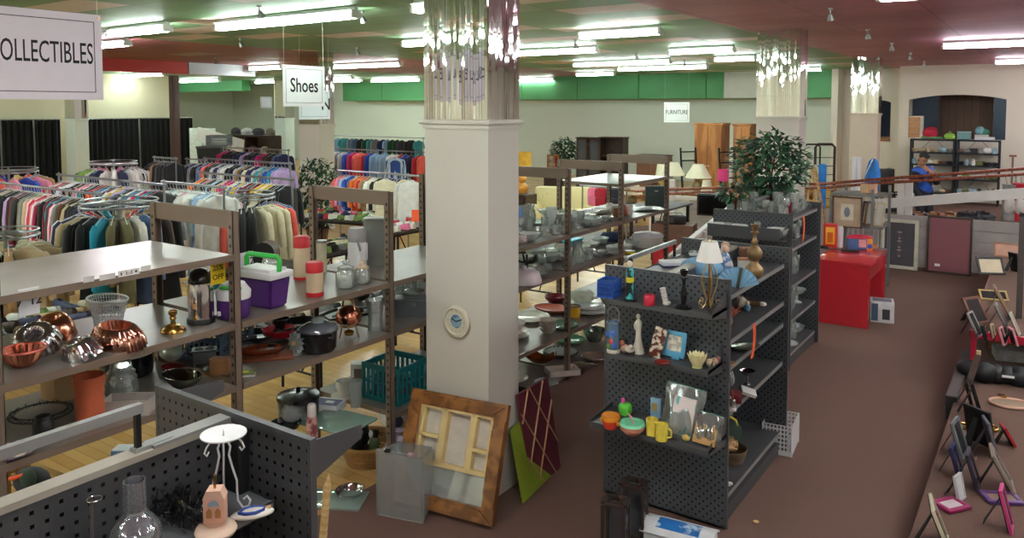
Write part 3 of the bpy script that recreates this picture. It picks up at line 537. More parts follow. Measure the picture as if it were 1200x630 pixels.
def hang(kinds, pts, rack, cols=None, sc=1.0, pre=None):
    """pts = (x, y, z, heading) along a rack; every garment its own object"""
    global NC
    pts = sorted(pts, key=lambda q: -((q[0]-0)*RT.x+q[1]*RT.y)/((q[0]*FW.x+q[1]*FW.y)) )[::-1]
    pts.sort(key=lambda q: (q[0]*RT.x+q[1]*RT.y)/(q[0]*FW.x+q[1]*FW.y))
    for i, (x, y, z, h) in enumerate(pts):
        k = R.choice(kinds); s = R.choice([q for kk, q in PROT if kk == k]); pr = PROT[(k, s)]
        c = (pre or {}).get(i) or R.choice(cols or CN)
        wd = R.choice(WORD[k]); lab = '%s %s, %s from left on the %s' % (c, wd, nth(i), rack)
        S = sc*R.uniform(.92, 1.05)
        o = dup(pr, (x, y, z-.022*S), h+R.uniform(-.12, .12), lab, 'clothing', 'clothes on the '+rack, None, S); paint(o, FAB[c]); NC += 1
    return
def along(x0, x1, y, z, n, h=0.): return [(x0+(x1-x0)*(i+.5+R.uniform(-.3, .3))/n, y, z, h) for i in range(n)]
def around(x, y, r, z, n, a0=0, a1=2*PI): return [(x+r*math.cos(a0+(a1-a0)*(i+.5)/n), y+r*math.sin(a0+(a1-a0)*(i+.5)/n), z, a0+(a1-a0)*(i+.5)/n+PI/2) for i in range(n)]
def rk(px, py, z): return P(px, py, z=z)
BASIC = ['shirt']*6+['coat']
def srow(px0, px1, py, z, n, rack, kinds=BASIC, cols=None, sc=1., pre=None, two=False, ext=0.):
    a = P(px0, py, z=z); c = P(px1, py, y=a.y); straight_rack(a.x-ext, c.x, a.y, z, 'chrome clothes stand, the '+rack, two); hang(kinds, along(a.x+.05, c.x-.05, a.y, z, n), rack, cols, sc, pre)
def rrow(px, py, z, r, n, rack, kinds=BASIC, cols=None, sc=1., pre=None, a0=0, a1=2*PI):
    p = P(px, py, z=z); round_rack(p.x, p.y, r, z, 'chrome clothes stand, the '+rack); hang(kinds, around(p.x, p.y, r, z, n, a0, a1), rack, cols, sc, pre)
FRONT = dict(a0=-PI*.95, a1=PI*.45)
rrow(140, 240, 1.49, .37, 24, 'nearest round rack', ['shirt', 'shirt', 'coat'], sc=1.0, pre={0: 'navy', 1: 'white', 2: 'beige', 3: 'purple', 4: 'black', 5: 'red', 6: 'black', 7: 'black', 8: 'teal', 9: 'teal', 10: 'olive', 11: 'olive', 12: 'olive', 13: 'beige', 14: 'white', 15: 'coral', 16: 'denim blue', 17: 'denim blue'})
rrow(286, 231, 1.40, .36, 22, 'round rack behind the coolers', ['shirt', 'shirt', 'coat'], pre={2: 'burgundy', 3: 'black', 4: 'red striped', 5: 'turquoise', 6: 'teal', 7: 'orange', 8: 'coral', 9: 'pink patterned', 10: 'black', 11: 'black', 12: 'black', 13: 'cream', 14: 'cream'})
srow(2, 116, 214, 1.50, 34, 'long left front rack', ['shirt', 'shirt', 'shirt', 'coat', 'dress'], ['black', 'black', 'charcoal', 'black', 'beige', 'cream', 'navy', 'burgundy', 'pink', 'charcoal', 'dark green', 'brown', 'dark brown', 'grey', 'pink patterned', 'black and white patterned', 'teal', 'olive', 'black', 'lilac', 'red'], ext=.4)
srow(69, 192, 204.5, 1.60, 34, 'long second rack at left', BASIC)
srow(192, 262, 213, 1.58, 18, 'rack of pale dresses', ['dress', 'dress', 'coat', 'shirt'], ['white', 'cream', 'white', 'light grey', 'pink', 'light blue', 'red', 'black', 'magenta', 'white', 'teal'])
rrow(133, 192, 1.45, .40, 20, 'round rack before the curtains', cols=['black and white patterned', 'white', 'pink', 'grey', 'turquoise', 'lime green', 'magenta', 'navy', 'green patterned', 'cream', 'orange'])
rrow(10, 201, 1.45, .42, 14, 'round rack at left edge', cols=['pale yellow', 'pink', 'royal blue', 'black', 'coral', 'tan', 'light blue'])
srow(234, 342, 202, 1.58, 24, 'middle straight rack', BASIC, pre={8: 'magenta', 9: 'magenta', 10: 'cream', 12: 'mustard', 14: 'burgundy', 17: 'mustard', 19: 'mustard', 20: 'black', 21: 'black', 22: 'black', 23: 'black'})
srow(240, 340, 185.5, 1.58, 22, 'rack before the dark bins', BASIC, pre={21: 'lilac', 20: 'lilac', 19: 'teal', 18: 'royal blue', 15: 'light grey'})
srow(262, 338, 172.5, 1.6, 14, 'farthest straight rack', BASIC)
srow(181, 206, 184, 1.55, 8, 'jacket rack beside the pole', ['coat'], ['brown', 'black', 'charcoal', 'tan', 'grey', 'black'])
srow(219, 240, 186, 1.5, 7, 'short rack right of pole', ['shirt'], ['black', 'purple', 'charcoal', 'navy', 'white', 'grey'])
srow(398, 478, 199.5, 1.42, 18, 'rack above the shoe tables', ['shirt'], pre={0: 'coral', 1: 'pink', 2: 'light blue', 3: 'royal blue', 5: 'orange', 6: 'orange', 7: 'red', 8: 'tan', 9: 'white', 10: 'cream', 11: 'black', 12: 'purple', 13: 'purple'}, ext=0, sc=.95)
srow(384, 500, 173.5, 1.46, 20, 'long rack behind the column', ['shirt', 'coat'], ['navy', 'light blue', 'grey', 'white', 'red', 'coral', 'denim blue', 'royal blue', 'pink', 'black', 'light grey'], .95, pre={0: 'navy', 3: 'light grey', 5: 'magenta', 6: 'coral', 7: 'coral', 9: 'royal blue', 10: 'light blue', 11: 'light blue', 12: 'light blue', 13: 'white', 14: 'white'}, ext=0)
srow(386, 496, 158.5, 1.5, 18, 'rearmost rack under the bulkhead', ['shirt'], ['navy', 'light blue', 'grey', 'white', 'charcoal', 'dark green', 'denim blue', 'burgundy', 'black', 'turquoise'])
# shirts hung face out at the ends of the racks
for px, py, c, k, lab, S in ((487, 204, 'white', ('shirt', 2), 'white long-sleeved top hung facing out beside the column', 1.0), (459, 204, 'cream', ('coat', 1), 'cream blouse hung facing out on the rack above the shoes', .72), (468, 180, 'blue patterned', ('shirt', 1), 'pale patterned shirt hung facing out at the end of its rack', .9)):
    p = P(px, py, z=1.46); p = p+Vector((.15, -.3, 0)); dup(PROT[k], p, PI/2+PSI, lab, 'clothing', mats=FAB[c], sc=S)
p = P(487, 202, z=1.5); straight_rack(p.x-.3, p.x+.4, p.y-.1, 1.46, 'chrome rack holding the white top beside the column')
p = P(10, 287, z=1.2)
rrow(6, 276, 1.28, .28, 10, 'small rack at bottom left', ['shirt', 'coat'], ['grey', 'cream', 'beige', 'black and white patterned', 'tan'])
for o in PROT.values():
    for ch in list(o.children): bpy.data.objects.remove(ch)
    bpy.data.objects.remove(o)
print('GARMENTS', NC)
for px, py, lab in ((105, 234, 'small orange tag on top of the nearest round clothes rack'),):
    p = P(px, py, z=1.42); t = thing('price_tag', lab, 'tag', p, 0, 'bright orange paper tags', (0, 0, PSI)); M().box(0, 0, 0, .09, .002, .13).mk('paper', orange, t, smooth=False); M().tube([(0, 0, .065), (0, .01, .10)], .003, 5).mk('string', steel, t)
# black curtains along the left wall
curt = mat((10, 10, 13), .95, 0, .2, 6)
ys = [P(x, 141, x=-25.7).y for x in (-60, 0, 39, 71)]+[P(x, 141, x=-25.7).y for x in (97, 163, 226)]
for i, (a, c, lab) in enumerate(((ys[0], ys[1], 'black curtain panel beyond the left edge of view'), (ys[1], ys[2], 'black curtain panel at the left edge of the clothes hall'), (ys[2], ys[3], 'black curtain panel just left of the white column'), (ys[4], ys[5], 'wide black curtain panel just right of the white column'), (ys[5], ys[6], 'black curtain panel behind the brown pole'))):
    n = int((c-a)/.09); t = thing('black_curtain', lab, 'curtain', (-25.7, (a+c)/2, 0)); L = c-a-.03
    M().grid(lambda u, v: (.045*math.sin(u*n*PI)+.01*math.sin(u*17), (u-.5)*L, .02+v*2.10), n*4, 4, .004).mk('cloth', curt, t, ang=80); M().tube([(0, -L/2, 2.13), (0, L/2, 2.13)], .018, 8).mk('curtain_rod', steel, t); M().cyl(.02, 0, 2.14, 8, (0, -L/2, 0)).mk('stand_pole', steel, t)
# ================================================================== GOODS
def at(px, py, z): return P(px, py, z=z)
def lath(name, lab, cat, p, prof, m, n=22, group=None, sx=1., sy=1., rz=0., shell=0., flute=0., nf=0, rot=None, u=None):
    """one turned object; profile (radius, height) in photo pixels at its own distance"""
    u = u or U(p); pr = [(max(r*u, 1e-4), h*u) for r, h in prof]; b = M()
    (b.shell(pr, shell, n, (0, 0, 0), sx, sy, flute, nf) if shell else b.lathe(pr, n, (0, 0, 0), sx, sy, flute, nf))
    return solo(name, b, m, lab, cat, p, rz, group, rot, ang=50)
def multi(name, lab, cat, p, parts, rz=0., group=None, rot=None, n=22):
    """turned or boxed parts: (part, kind, data, material) in photo pixels"""
    t = thing(name, lab, cat, p, rz, group, rot); u = U(p)
    for q in parts:
        nm, kind, d, m = q[:4]; b = M(); o = q[4] if len(q) > 4 else (0, 0, 0); o = tuple(v*u for v in o)
        if kind == 'L': b.lathe([(max(r*u, 1e-4), h*u) for r, h in d], n, o)
        elif kind == 'S': b.shell([(max(r*u, 1e-4), h*u) for r, h in d], .004, n, o)
        elif kind == 'B': b.box(o[0]+d[0]*u, o[1]+d[1]*u, o[2]+d[2]*u, d[3]*u, d[4]*u, d[5]*u, (d[6] if len(d) > 6 else 0)*u)
        elif kind == 'T': b.tube([tuple(v*u for v in pt) for pt in d[1]], d[0]*u, 8)
        elif kind == 'R': b.ring(d[0]*u, d[1]*u, (o[0], o[1], o[2]+d[2]*u), 28, 8)
        elif kind == 'E': b.sph((o[0]+d[0]*u, o[1]+d[1]*u, o[2]+d[2]*u), (d[3]*u, d[4]*u, d[5]*u))
        b.mk(nm, m, t, ang=50)
    return t
redp2 = mat((200, 34, 44), .4, 0, .03); purp = mat((78, 34, 112), .45, 0, .04); gpl = mat((42, 172, 62), .4, 0, .03); creamp = mat((214, 190, 158), .5, 0, .03); wpl = mat((226, 224, 226), .4, 0, .02); wcer = mat((226, 222, 212), .15, 0, .02, coat=.4); bcer = mat((24, 24, 26), .2, 0, .1)
# --- L2, left bay
p = at(45, 424, L2) if False else at(28, 424, L2)
t = thing('copper_mold', 'copper fluted mold lying upturned at the left end of the shelf', 'mold', P(27, 428, z=L2), .4)
u = U(t.location); M().shell([(10*u, 0), (18*u, 8*u), (23*u, 18*u), (24*u, 20*u)], .002, 40, flute=.06, nf=20).mk('outer_bowl', copper, t); M().ring(24*u, 1.2*u, (0, 0, 20*u), 40).mk('rim', mat((232, 120, 110), .3, .8), t)
def fluted(name, lab, px, py, rpx, hpx, m, nf, hole=.3, tilt=(0, 0, 0), sx=1., sy=1., lift=0.):
    p = P(px, py, z=L2); u = U(p); p = p+Vector((0, 0, lift)); b = M(); r, h = rpx*u, hpx*u
    b.lathe([(r, 0), (r*.98, h*.25), (r*.88, h*.6), (r*.7, h*.92), (r*.55, h), (r*(hole+.08), h*.92), (r*hole, h*.55), (r*hole*.9, h*.4), (1e-4, h*.36)], 72, (0, 0, 0), sx, sy, .05, nf); return solo(name, b, m, lab, 'mold', p, 0, 'metal jelly molds on the second shelf', tilt, ang=70)
fluted('jelly_mold', 'dull silver fluted jelly mold leaning behind the upturned copper mold', 44, 412, 26, 24, silver, 18, .3, (.5, .35, .3), lift=.03)
fluted('jelly_mold', 'round shiny copper mold, tallest dome at the back of the shelf', 67, 395, 22, 27, copper, 0, .12, (.25, 0, .3))
fluted('jelly_mold', 'silver crown-shaped jelly mold between the copper dome and ring mold', 98, 418, 26, 22, silver, 10, .35, (.3, -.2, 0), 1, .8)
fluted('jelly_mold', 'long copper-pink oval ring mold below the white wire basket', 139, 405, 38, 24, mat((216, 158, 138), .16, 1, .06), 22, .45, (.18, .05, .2), 1, .6, .01)
# white wire basket
p = at(127, 382, L2); u = U(p); t = thing('wire_basket', 'oval white wire mesh basket standing behind the copper ring mold', 'basket', p)
b = M(); rings = [(20, 0), (22, 8), (24, 16), (27, 24), (30, 33)]
for k in range(9):
    f = k/8; b.ring((20+10*f**1.3)*u, .35*u, (0, 0, 33*u*f), 40, 5, 1, .62)
for i in range(44):
    a = 2*PI*i/44; a2 = a+.25; b.tube([((20+10*(k/4)**1.3)*u*math.cos(a+(a2-a)*k/4), .62*(20+10*(k/4)**1.3)*u*math.sin(a+(a2-a)*k/4), 33*u*k/4) for k in range(5)], .35*u, 4); b.tube([((20+10*(k/4)**1.3)*u*math.cos(a-(a2-a)*k/4), .62*(20+10*(k/4)**1.3)*u*math.sin(a-(a2-a)*k/4), 33*u*k/4) for k in range(5)], .35*u, 4)
b.mk('wire_mesh', wpl, t); M().ring(30*u, 1.1*u, (0, 0, 33*u), 40, 6, 1, .62).mk('rim', wpl, t); M().lathe([(20*u, 0), (20*u, .8*u)], 30, (0, 0, 0), 1, .62).mk('bottom', wpl, t)
multi('candlestick', 'short brass candlestick with a wide stepped foot', 'candlestick', at(203, 388, L2), [('foot', 'L', [(14, 0), (14, 2), (11, 5), (6, 8)], brass), ('stem', 'L', [(3.5, 8), (2.5, 13), (4, 16), (2.5, 18)], brass), ('cup', 'S', [(3, 18), (5, 21), (5, 25)], brass)])
# airpot
multi('airpot', 'tall chrome airpot with black dome lid and pump', 'airpot', at(236, 377, L2), [('base_ring', 'L', [(16, 0), (16, 5), (15, 6)], blackp), ('steel_body', 'L', [(14.5, 6), (14.5, 40), (13, 47)], silver), ('lid', 'L', [(13.5, 47), (13.5, 51), (11.5, 59), (6, 63), (.1, 64)], bcer), ('spout', 'B', (0, -13, 50, 6, 9, 6, 1.5), bcer), ('carry_handle', 'T', (1.5, [(-13, 0, 49), (-15, 4, 44), (-15, 9, 40), (-13, 12, 36)]), blackp), ('front_badge', 'B', (0, -14.5, 22, 5, 1, 6), mat((190, 140, 90), .4))], rz=.5)
multi('water_jug', 'small round purple water jug with white lid and green handle', 'jug', at(274, 371, L2), [('jug_body', 'L', [(16, 0), (18.5, 4), (19, 14), (18.5, 23)], purp), ('lid', 'L', [(19.5, 23), (20, 31), (17, 35), (13, 41), (.1, 42)], wpl), ('grip', 'T', (2.2, [(-4, -14, 36), (4, -17, 38), (14, -12, 38), (17, -2, 36)]), gpl), ('spigot', 'B', (0, -19.5, 8, 4, 4, 5, 1), wpl)])
# picnic cooler
p = at(309, 357, L2); u = U(p)*.98; t = thing('picnic_cooler', 'purple picnic cooler with white lid and bright green carrying handle', 'cooler', p, PSI-.5)
b = M(); b.add([(-25*u, -14*u, 0), (25*u, -14*u, 0), (25*u, 14*u, 0), (-25*u, 14*u, 0), (-29*u, -17*u, 36*u), (29*u, -17*u, 36*u), (29*u, 17*u, 36*u), (-29*u, 17*u, 36*u)], [(3, 2, 1, 0), (4, 5, 6, 7), (0, 1, 5, 4), (1, 2, 6, 5), (2, 3, 7, 6), (3, 0, 4, 7)])
bmesh.ops.bevel(b.bm, geom=b.bm.edges[:], offset=2.5*u, segments=2, affect='EDGES'); b.mk('cooler_body', purp, t)
b = M(); b.box(0, 0, 39*u, 62*u, 38*u, 8*u, 2*u); b.box(0, 0, 44*u, 50*u, 28*u, 5*u, 2*u); b.mk('lid', wpl, t)
M().tube([(-26*u, 0, 38*u), (-27*u, 0, 56*u), (-24*u, 0, 60*u), (24*u, 0, 60*u), (27*u, 0, 56*u), (26*u, 0, 38*u)], 3*u, 10).mk('handle', gpl, t)
M().tube([(-18*u, -16.2*u, 8*u), (-12*u, -16.6*u, 14*u), (-4*u, -16.6*u, 16*u)], 1*u, 6).mk('badge', wpl, t)
multi('thermos_flask', 'tall cream thermos with red screw cap, standing behind the smaller one', 'thermos', at(354, 326, L2), [('flask_body', 'L', [(9.5, 0), (9.5, 37)], creamp), ('cap', 'L', [(9.8, 37), (9.8, 48), (8, 50), (.1, 50)], redp2), ('foot', 'L', [(9.8, 0), (9.8, 3)], redp2)])
multi('thermos_flask', 'short cream thermos with red cap and red base, nearest the shelf edge', 'thermos', at(369, 346, L2), [('flask_body', 'L', [(10, 4), (10, 29)], creamp), ('foot', 'L', [(10.4, 0), (10.4, 5)], redp2), ('cap', 'L', [(10.3, 28), (10.3, 38), (9, 40), (.1, 40)], redp2)])
multi('coffee_carafe', 'glass carafe with red collar between the cooler and the thermoses', 'carafe', at(347, 324, L2)+Vector((-.12, -.12, 0)), [('bowl', 'S', [(6, 0), (10, 5), (11, 12), (9, 20), (7, 26)], clear), ('foot', 'L', [(9, 0), (10, 2)], redp2), ('rim', 'R', (7.4, .8, 26), silver)])
multi('canister', 'narrow cream canister right behind the thermoses', 'canister', at(377, 318, L2), [('can', 'L', [(6, 0), (6, 34)], mat((196, 188, 160), .4)), ('lid', 'L', [(6.4, 34), (6.4, 37)], steel)])
for px, py, r, h, lab in ((405, 337, 11.5, 27, 'large glass cookie jar with knobbed lid on the second shelf'), (425, 332, 9, 22, 'smaller patterned glass jar with pale lid beside the cookie jar')):
    multi('glass_jar', lab, 'jar', at(px, py, L2), [('jar_body', 'S', [(r*.8, 0), (r, 2), (r, h*.65), (r*.75, h*.82)], clear), ('lid', 'L', [(r*.8, h*.83), (r*.85, h*.9), (r*.4, h), (r*.25, h*1.06), (r*.4, h*1.2), (.1, h*1.26)], clear if h > 25 else creamp)], group='glass jars on the second shelf')
multi('pump_flask', 'white and grey plastic vacuum flask with lever handle', 'flask', at(419, 313, L2), [('flask_body', 'L', [(11, 0), (11, 28), (10, 31)], wpl), ('head', 'L', [(11, 31), (11, 43), (9, 47), (.1, 47)], mat((150, 146, 146), .4)), ('lever', 'T', (1.4, [(8, -8, 34), (14, -10, 26), (15, -10, 22)]), mat((130, 128, 130), .4)), ('side_grip', 'B', (12, 0, 20, 5, 6, 20, 1), wpl)])
multi('metal_box', 'tall grey steel box container near the third shelf post', 'box', at(440, 311, L2), [('box_body', 'B', (0, 0, 27, 25, 17, 54, 1), mat((122, 124, 118), .4, .5)), ('lid', 'B', (0, 0, 55, 26, 18, 3, .5), mat((132, 132, 128), .4, .5)), ('side_seam', 'B', (12.7, 0, 27, .6, 17.4, 52), mat((100, 102, 98), .4, .5))], rz=PSI)
t = thing('bread_box', 'black and brown round-topped box on the table behind the cooler', 'box', P(311, 320, z=.661), PSI); u = U(t.location)
pl = [(-13*u, 0), (13*u, 0), (13*u, 24*u)]+[(13*u*math.cos(a*PI/8), 24*u+13*u*math.sin(a*PI/8)) for a in range(1, 8)]+[(-13*u, 24*u)]
M().prism(pl, 22*u, 'y', -6*u).mk('shell', mat((74, 50, 44), .5), t); M().prism([(x*1.02, z*1.01) for x, z in pl], 1.2*u, 'y', -7.2*u).mk('front_door', blackm, t)
placard('price_card', 'white card reading 7 12 behind the purple cooler', 287, 307, XB-.02, .13, .13, ['7  12'], wp, PI/2, size=.07)
# --- L3, left bay (z 1.0)
def wreath(px, py, z):
    p = at(px, py, z); u = U(p); t = thing('wire_wreath', 'round black wire wreath lying on the lower shelf at left', 'wreath', p+Vector((0, 0, .02))); M().ring(33*u, .8*u, (0, 0, 0), 40).ring(27*u, .8*u, (0, 0, .01), 40).mk('rings', blackm, t)
    b = M(); r = random.Random(3)
    for i in range(46):
        a = 2*PI*i/46; q = 30*u; x, y = q*math.cos(a), q*math.sin(a); b.tube([(x*.9, y*.9, 0), (x+r.uniform(-1, 1)*3*u, y+r.uniform(-1, 1)*3*u, r.uniform(1, 5)*u), (x*1.12, y*1.12, .0)], .5*u, 4)
    b.mk('twigs', blackm, t)
wreath(48, 488, L3)
multi('lantern_jar', 'small black lantern standing in front of the wire wreath', 'lantern', at(51, 512, L3), [('jar_body', 'L', [(10, 0), (11, 3), (11, 18), (8, 22)], blackm), ('lid', 'L', [(9, 22), (8, 26), (3, 28)], blackm), ('bail', 'T', (.7, [(-9, 0, 20), (-14, 0, 8), (-12, 0, 2)]), blackm)])
terra = mat((188, 92, 58), .75, 0, .06)
multi('terracotta_pot', 'tall terracotta cylinder pot standing on the lower left shelf', 'pot', at(106, 494, L3), [('pot_wall', 'S', [(15, 0), (15.5, 46)], terra), ('rim', 'S', [(17, 46), (17, 56)], terra)])
lath('clay_saucer', 'terracotta saucer lying right beside the tall clay pot', 'saucer', at(139, 486, L3), [(12, 0), (14.5, 3), (14.5, 4)], terra, shell=.004)
p = at(145, 460, L3)+Vector((-.02, 0, 0)); multi('honey_jar', 'ribbed glass beehive jar behind the white wooden tray', 'jar', p, [('ribbed_jar', 'S', [(18, 0), (19, 4), (17.5, 7), (18.5, 11), (16.8, 14), (17.5, 18), (15, 21), (15.5, 25), (12.5, 28), (12, 32)], clear), ('lid', 'L', [(12, 32), (10, 37), (5, 41), (3, 43), (4, 46), (.1, 48)], clear)])
multi('stock_pot', 'large black pot with white band and domed lid behind the beehive jar', 'pot', at(150, 444, L3)+Vector((-.1, .05, 0)), [('pot_body', 'L', [(28, 0), (29, 4), (29, 26)], bcer), ('band', 'L', [(30, 24), (30, 28)], wcer), ('lid', 'L', [(28.5, 28), (24, 34), (10, 38), (.1, 39)], bcer), ('knob', 'L', [(2, 38), (4, 42), (3, 45), (.1, 46)], bcer)])
p = at(150, 489, L3); u = U(p); t = thing('wooden_tray', 'pale grey open wooden crate under the beehive jar', 'crate', at(152, 482, L3)+Vector((0, 0, 0)), PSI+.1)
for nm, q in (('front_side', (0, -14, 9, 52, 1.5, 18)), ('rear_side', (0, 14, 9, 52, 1.5, 18)), ('end_side', (-26, 0, 9, 1.5, 28, 18)), ('end_side', (26, 0, 9, 1.5, 28, 18)), ('bottom', (0, 0, 1, 51, 27, 1.5))): M().box(*[v*u for v in q]).mk(nm, mat((168, 160, 152), .7, 0, .12), t, smooth=False)
p = at(10, 532, L3); solo('picture_plate', M().shell([(.06, 0), (.105, .012), (.11, .016)], .003, 28), two_tone('plate_print', (212, 190, 170), (130, 110, 130), 'noise', 14, .2), 'decorative plate printed with a scene at the front of the lower left shelf', 'plate', p)
p = at(70, 470, L3); multi('cardboard_box', 'tall open cardboard box at the back of the lower left shelf', 'box', P(82, 470, x=-4.2), [('box_body', 'B', (0, 0, -5, 34, 30, 60, .3), cardb), ('flap', 'B', (-22, 0, 10, 1, 28, 34), mat((178, 140, 96), .8))])
t = [x for x in bpy.data.objects if x.name.startswith('cardboard_box')][0]; t.location = (-4.18, 1.95, L3+.13)
b_ = at(32, 455, L3); multi('shoe_box', 'small open carton of odds and ends at the back left', 'box', P(42, 458, x=-4.2)*0+Vector((-4.15, 1.62, L3)), [('carton', 'S', [(14, 0), (15, 16)], mat((170, 140, 90), .8)), ('yellow_packet', 'B', (-6, 0, 18, 10, 2, 12), mat((226, 200, 60), .5)), ('crumpled_paper', 'E', (5, 2, 17, 8, 5, 6), mat((196, 192, 182), .7))], n=4, rz=.5)
# --- L3, second bay
lath('metal_bowl', 'oval dark steel serving bowl at the left end of the third shelf', 'bowl', at(214, 452, L3), [(14, 0), (24, 8), (27, 14)], mat((150, 152, 148), .1, 1), shell=.003, sy=.7, sx=1.05)
lath('ruby_dish', 'dark red dish peeping out behind the oval steel bowl', 'dish', at(205, 436, L3), [(12, 0), (20, 4), (21, 6)], mat((110, 30, 30), .2), shell=.003, sy=.6)
def slatbox(name, lab, p, w_, d, h, m, rz, nx=8, ny=5, rails=3, th=.004, cat='basket', group=None, solid=.18):
    t = thing(name, lab, cat, p, rz, group)
    M().box(0, 0, th/2, w_, d, th).mk('bottom', m, t, smooth=False)
    for s in (-1, 1):
        for ax in (0, 1):
            L, n = (w_, nx) if ax == 0 else (d, ny); b = M(); off = s*(d if ax == 0 else w_)/2
            f = (lambda a, z, sa, sz: b.box(a, off, z, sa, th, sz)) if ax == 0 else (lambda a, z, sa, sz: b.box(off, a, z, th, sa, sz))
            f(0, h-h*solid/2, L+th, h*solid); f(0, h*.06, L+th, h*.12)
            for i in range(n+1): f(-L/2+L*i/n, h/2, L/n*.38 if 0 < i < n else L/n*.6, h)
            for k in range(1, rails-1): f(0, h*k/(rails-1), L, h*.05)
            b.mk('side_wall', m, t, smooth=False)
    return t
bluegrey = mat((92, 112, 134), .5, 0, .05)
p = at(243, 418, L3); slatbox('plastic_basket', 'blue-grey slatted plastic basket behind the toy stove', P(238, 424, z=L3)+Vector((-.12, .1, 0)), .26, .2, .13, bluegrey, PSI)
slatbox('plastic_basket', 'blue-grey plastic basket standing behind the shelf post', P(268, 408, z=L3)+Vector((-.1, .12, 0)), .2, .16, .13, bluegrey, PSI+.2)
multi('toy_stove', 'small grey metal toy stove on four bent legs', 'toy stove', at(240, 430, L3), [('oven_body', 'B', (0, 0, 13, 24, 16, 14, .8), mat((110, 114, 116), .4, .6)), ('cook_top', 'B', (0, 0, 21, 27, 19, 2), mat((84, 88, 92), .4, .6))]+[('leg', 'T', (1, [(x, y, 7), (x*1.15, y*1.1, 3), (x*1.1, y*1.1, 0)]), steel) for x in (-10, 10) for y in (-6, 6)]+[('burner', 'R', (4, .8, 22), blackm, (x, 0, 0)) for x in (-6, 6)], rz=PSI+.3)
multi('wooden_box', 'small plain wooden box leaning beside the shelf post', 'box', at(259, 438, L3), [('box_body', 'B', (0, 0, 9, 22, 12, 17, .4), mat((160, 112, 70), .6)), ('lid_board', 'B', (0, 0, 18.5, 23, 13, 2, .3), mat((176, 126, 82), .6))], rz=PSI)
multi('cloth_bundle', 'clear bag of pale odds and ends behind the oval bowl', 'bag', at(212, 424, L3)+Vector((-.1, 0, 0)), [('bag_film', 'E', (0, 0, 8, 18, 12, 10), cloudy), ('bag_knot', 'L', [(6, 14), (2, 18), (4, 22)], cloudy)])
multi('book', 'green and yellow paperback lying flat right of the post', 'book', at(289, 440, L3), [('cover', 'B', (0, 0, 4, 20, 16, 1), mat((96, 108, 60), .5)), ('pages', 'B', (0.4, 0, 2, 19, 15.4, 3), offw), ('under_cover', 'B', (0, 0, .3, 20, 16, .6), mat((84, 80, 60), .5)), ('cover_patch', 'B', (-2, 1, 4.6, 9, 7, .2), mat((206, 190, 60), .5))], rz=PSI+.2)
multi('wooden_tray', 'square brown tile tray with an ornate dark figure across it', 'tray', at(312, 418, L3), [('tray_base', 'B', (0, 0, 1.5, 62, 34, 3, .5), mat((126, 66, 42), .4)), ('ornament', 'E', (-6, 4, 8, 26, 7, 7), two_tone('tortoise', (120, 52, 24), (36, 20, 16), 'noise', 9, .25))], rz=PSI+.25)
multi('baking_sheet', 'flat grey metal sheet leaning behind the brown tray', 'baking sheet', at(306, 398, L3), [('sheet', 'B', (0, 0, 2, 60, 30, 1.2, .3), mat((168, 172, 172), .3, .8)), ('rim', 'B', (0, -15, 3.5, 62, 1.5, 3), mat((90, 66, 58), .5))], rz=PSI+.15)
lath('red_bowl', 'scalloped red bowl under the small black pot', 'bowl', at(327, 396, L3), [(12, 0), (17, 5), (19, 12)], mat((190, 26, 44), .3), shell=.003, flute=.05, nf=14)
multi('saucepan', 'small black saucepan stacked in the red bowl', 'saucepan', at(329, 389, L3)+Vector((0, 0, .02)), [('pan_wall', 'S', [(10, 0), (10.5, 13)], bcer), ('pan_handle', 'T', (1.3, [(-9, 2, 12), (-16, 6, 16), (-22, 9, 20)]), blackp)])
t = multi('crystal_candleholder', 'clear crystal leaf-shaped candle holder at the shelf edge', 'candle holder', at(347, 415, L3), [('foot', 'L', [(7, 0), (7, 2), (3, 4)], clear)]); u = U(t.location)
b = M(); pts = []
for i in range(22): a = 2*PI*i/22; q = 13 if i % 2 == 0 else 8; pts.append((q*math.cos(a)*u, (14+q*math.sin(a))*u))
b.prism(pts, 5*u, 'y', -2.5*u); b.mk('leaf', glass((220, 226, 226), .6, .03), t, smooth=False); M().sph((0, -3*u, 14*u), 3*u).mk('candle_cup', mat((206, 170, 120), .3), t)
multi('roasting_pot', 'round black roasting pot with a clear glass lid', 'pot', at(373, 410, L3), [('pot_body', 'S', [(18, 0), (21, 4), (22, 24)], bcer), ('lid', 'L', [(22.5, 25), (21, 29), (12, 33), (.1, 34)], glass((120, 126, 136), .4, .05)), ('lid_rim', 'R', (22.5, 1, 25), mat((120, 120, 126), .2, .8)), ('lid_knob', 'L', [(7, 33), (7.5, 37), (5, 39)], cloudy)]+[('side_handle', 'T', (1.4, [(s*21, -4, 19), (s*26, 0, 19), (s*21, 4, 19)]), blackp) for s in (-1, 1)])
multi('copper_kettle', 'round copper kettle on a little stand with spindly feet', 'kettle', at(409, 394, L3), [('kettle_body', 'L', [(8, 15), (14, 18), (15, 26), (11, 33), (6, 36), (.1, 37)], copper), ('stand_ring', 'R', (10, 1.2, 14), brass), ('burner', 'L', [(5, 2), (6, 6), (3, 8)], brass), ('spout', 'T', (2, [(12, 0, 22), (19, 0, 30), (22, 0, 34)]), copper)]+[('stand_leg', 'T', (.9, [(9*math.cos(a), 9*math.sin(a), 14), (11*math.cos(a), 11*math.sin(a), 6), (13*math.cos(a), 13*math.sin(a), 0)]), copper) for a in (.3, 2.4, 4.5)]+[('kettle_handle', 'T', (1.1, [(-11, 0, 32), (-8, 0, 44), (6, 0, 44), (10, 0, 33)]), copper)])
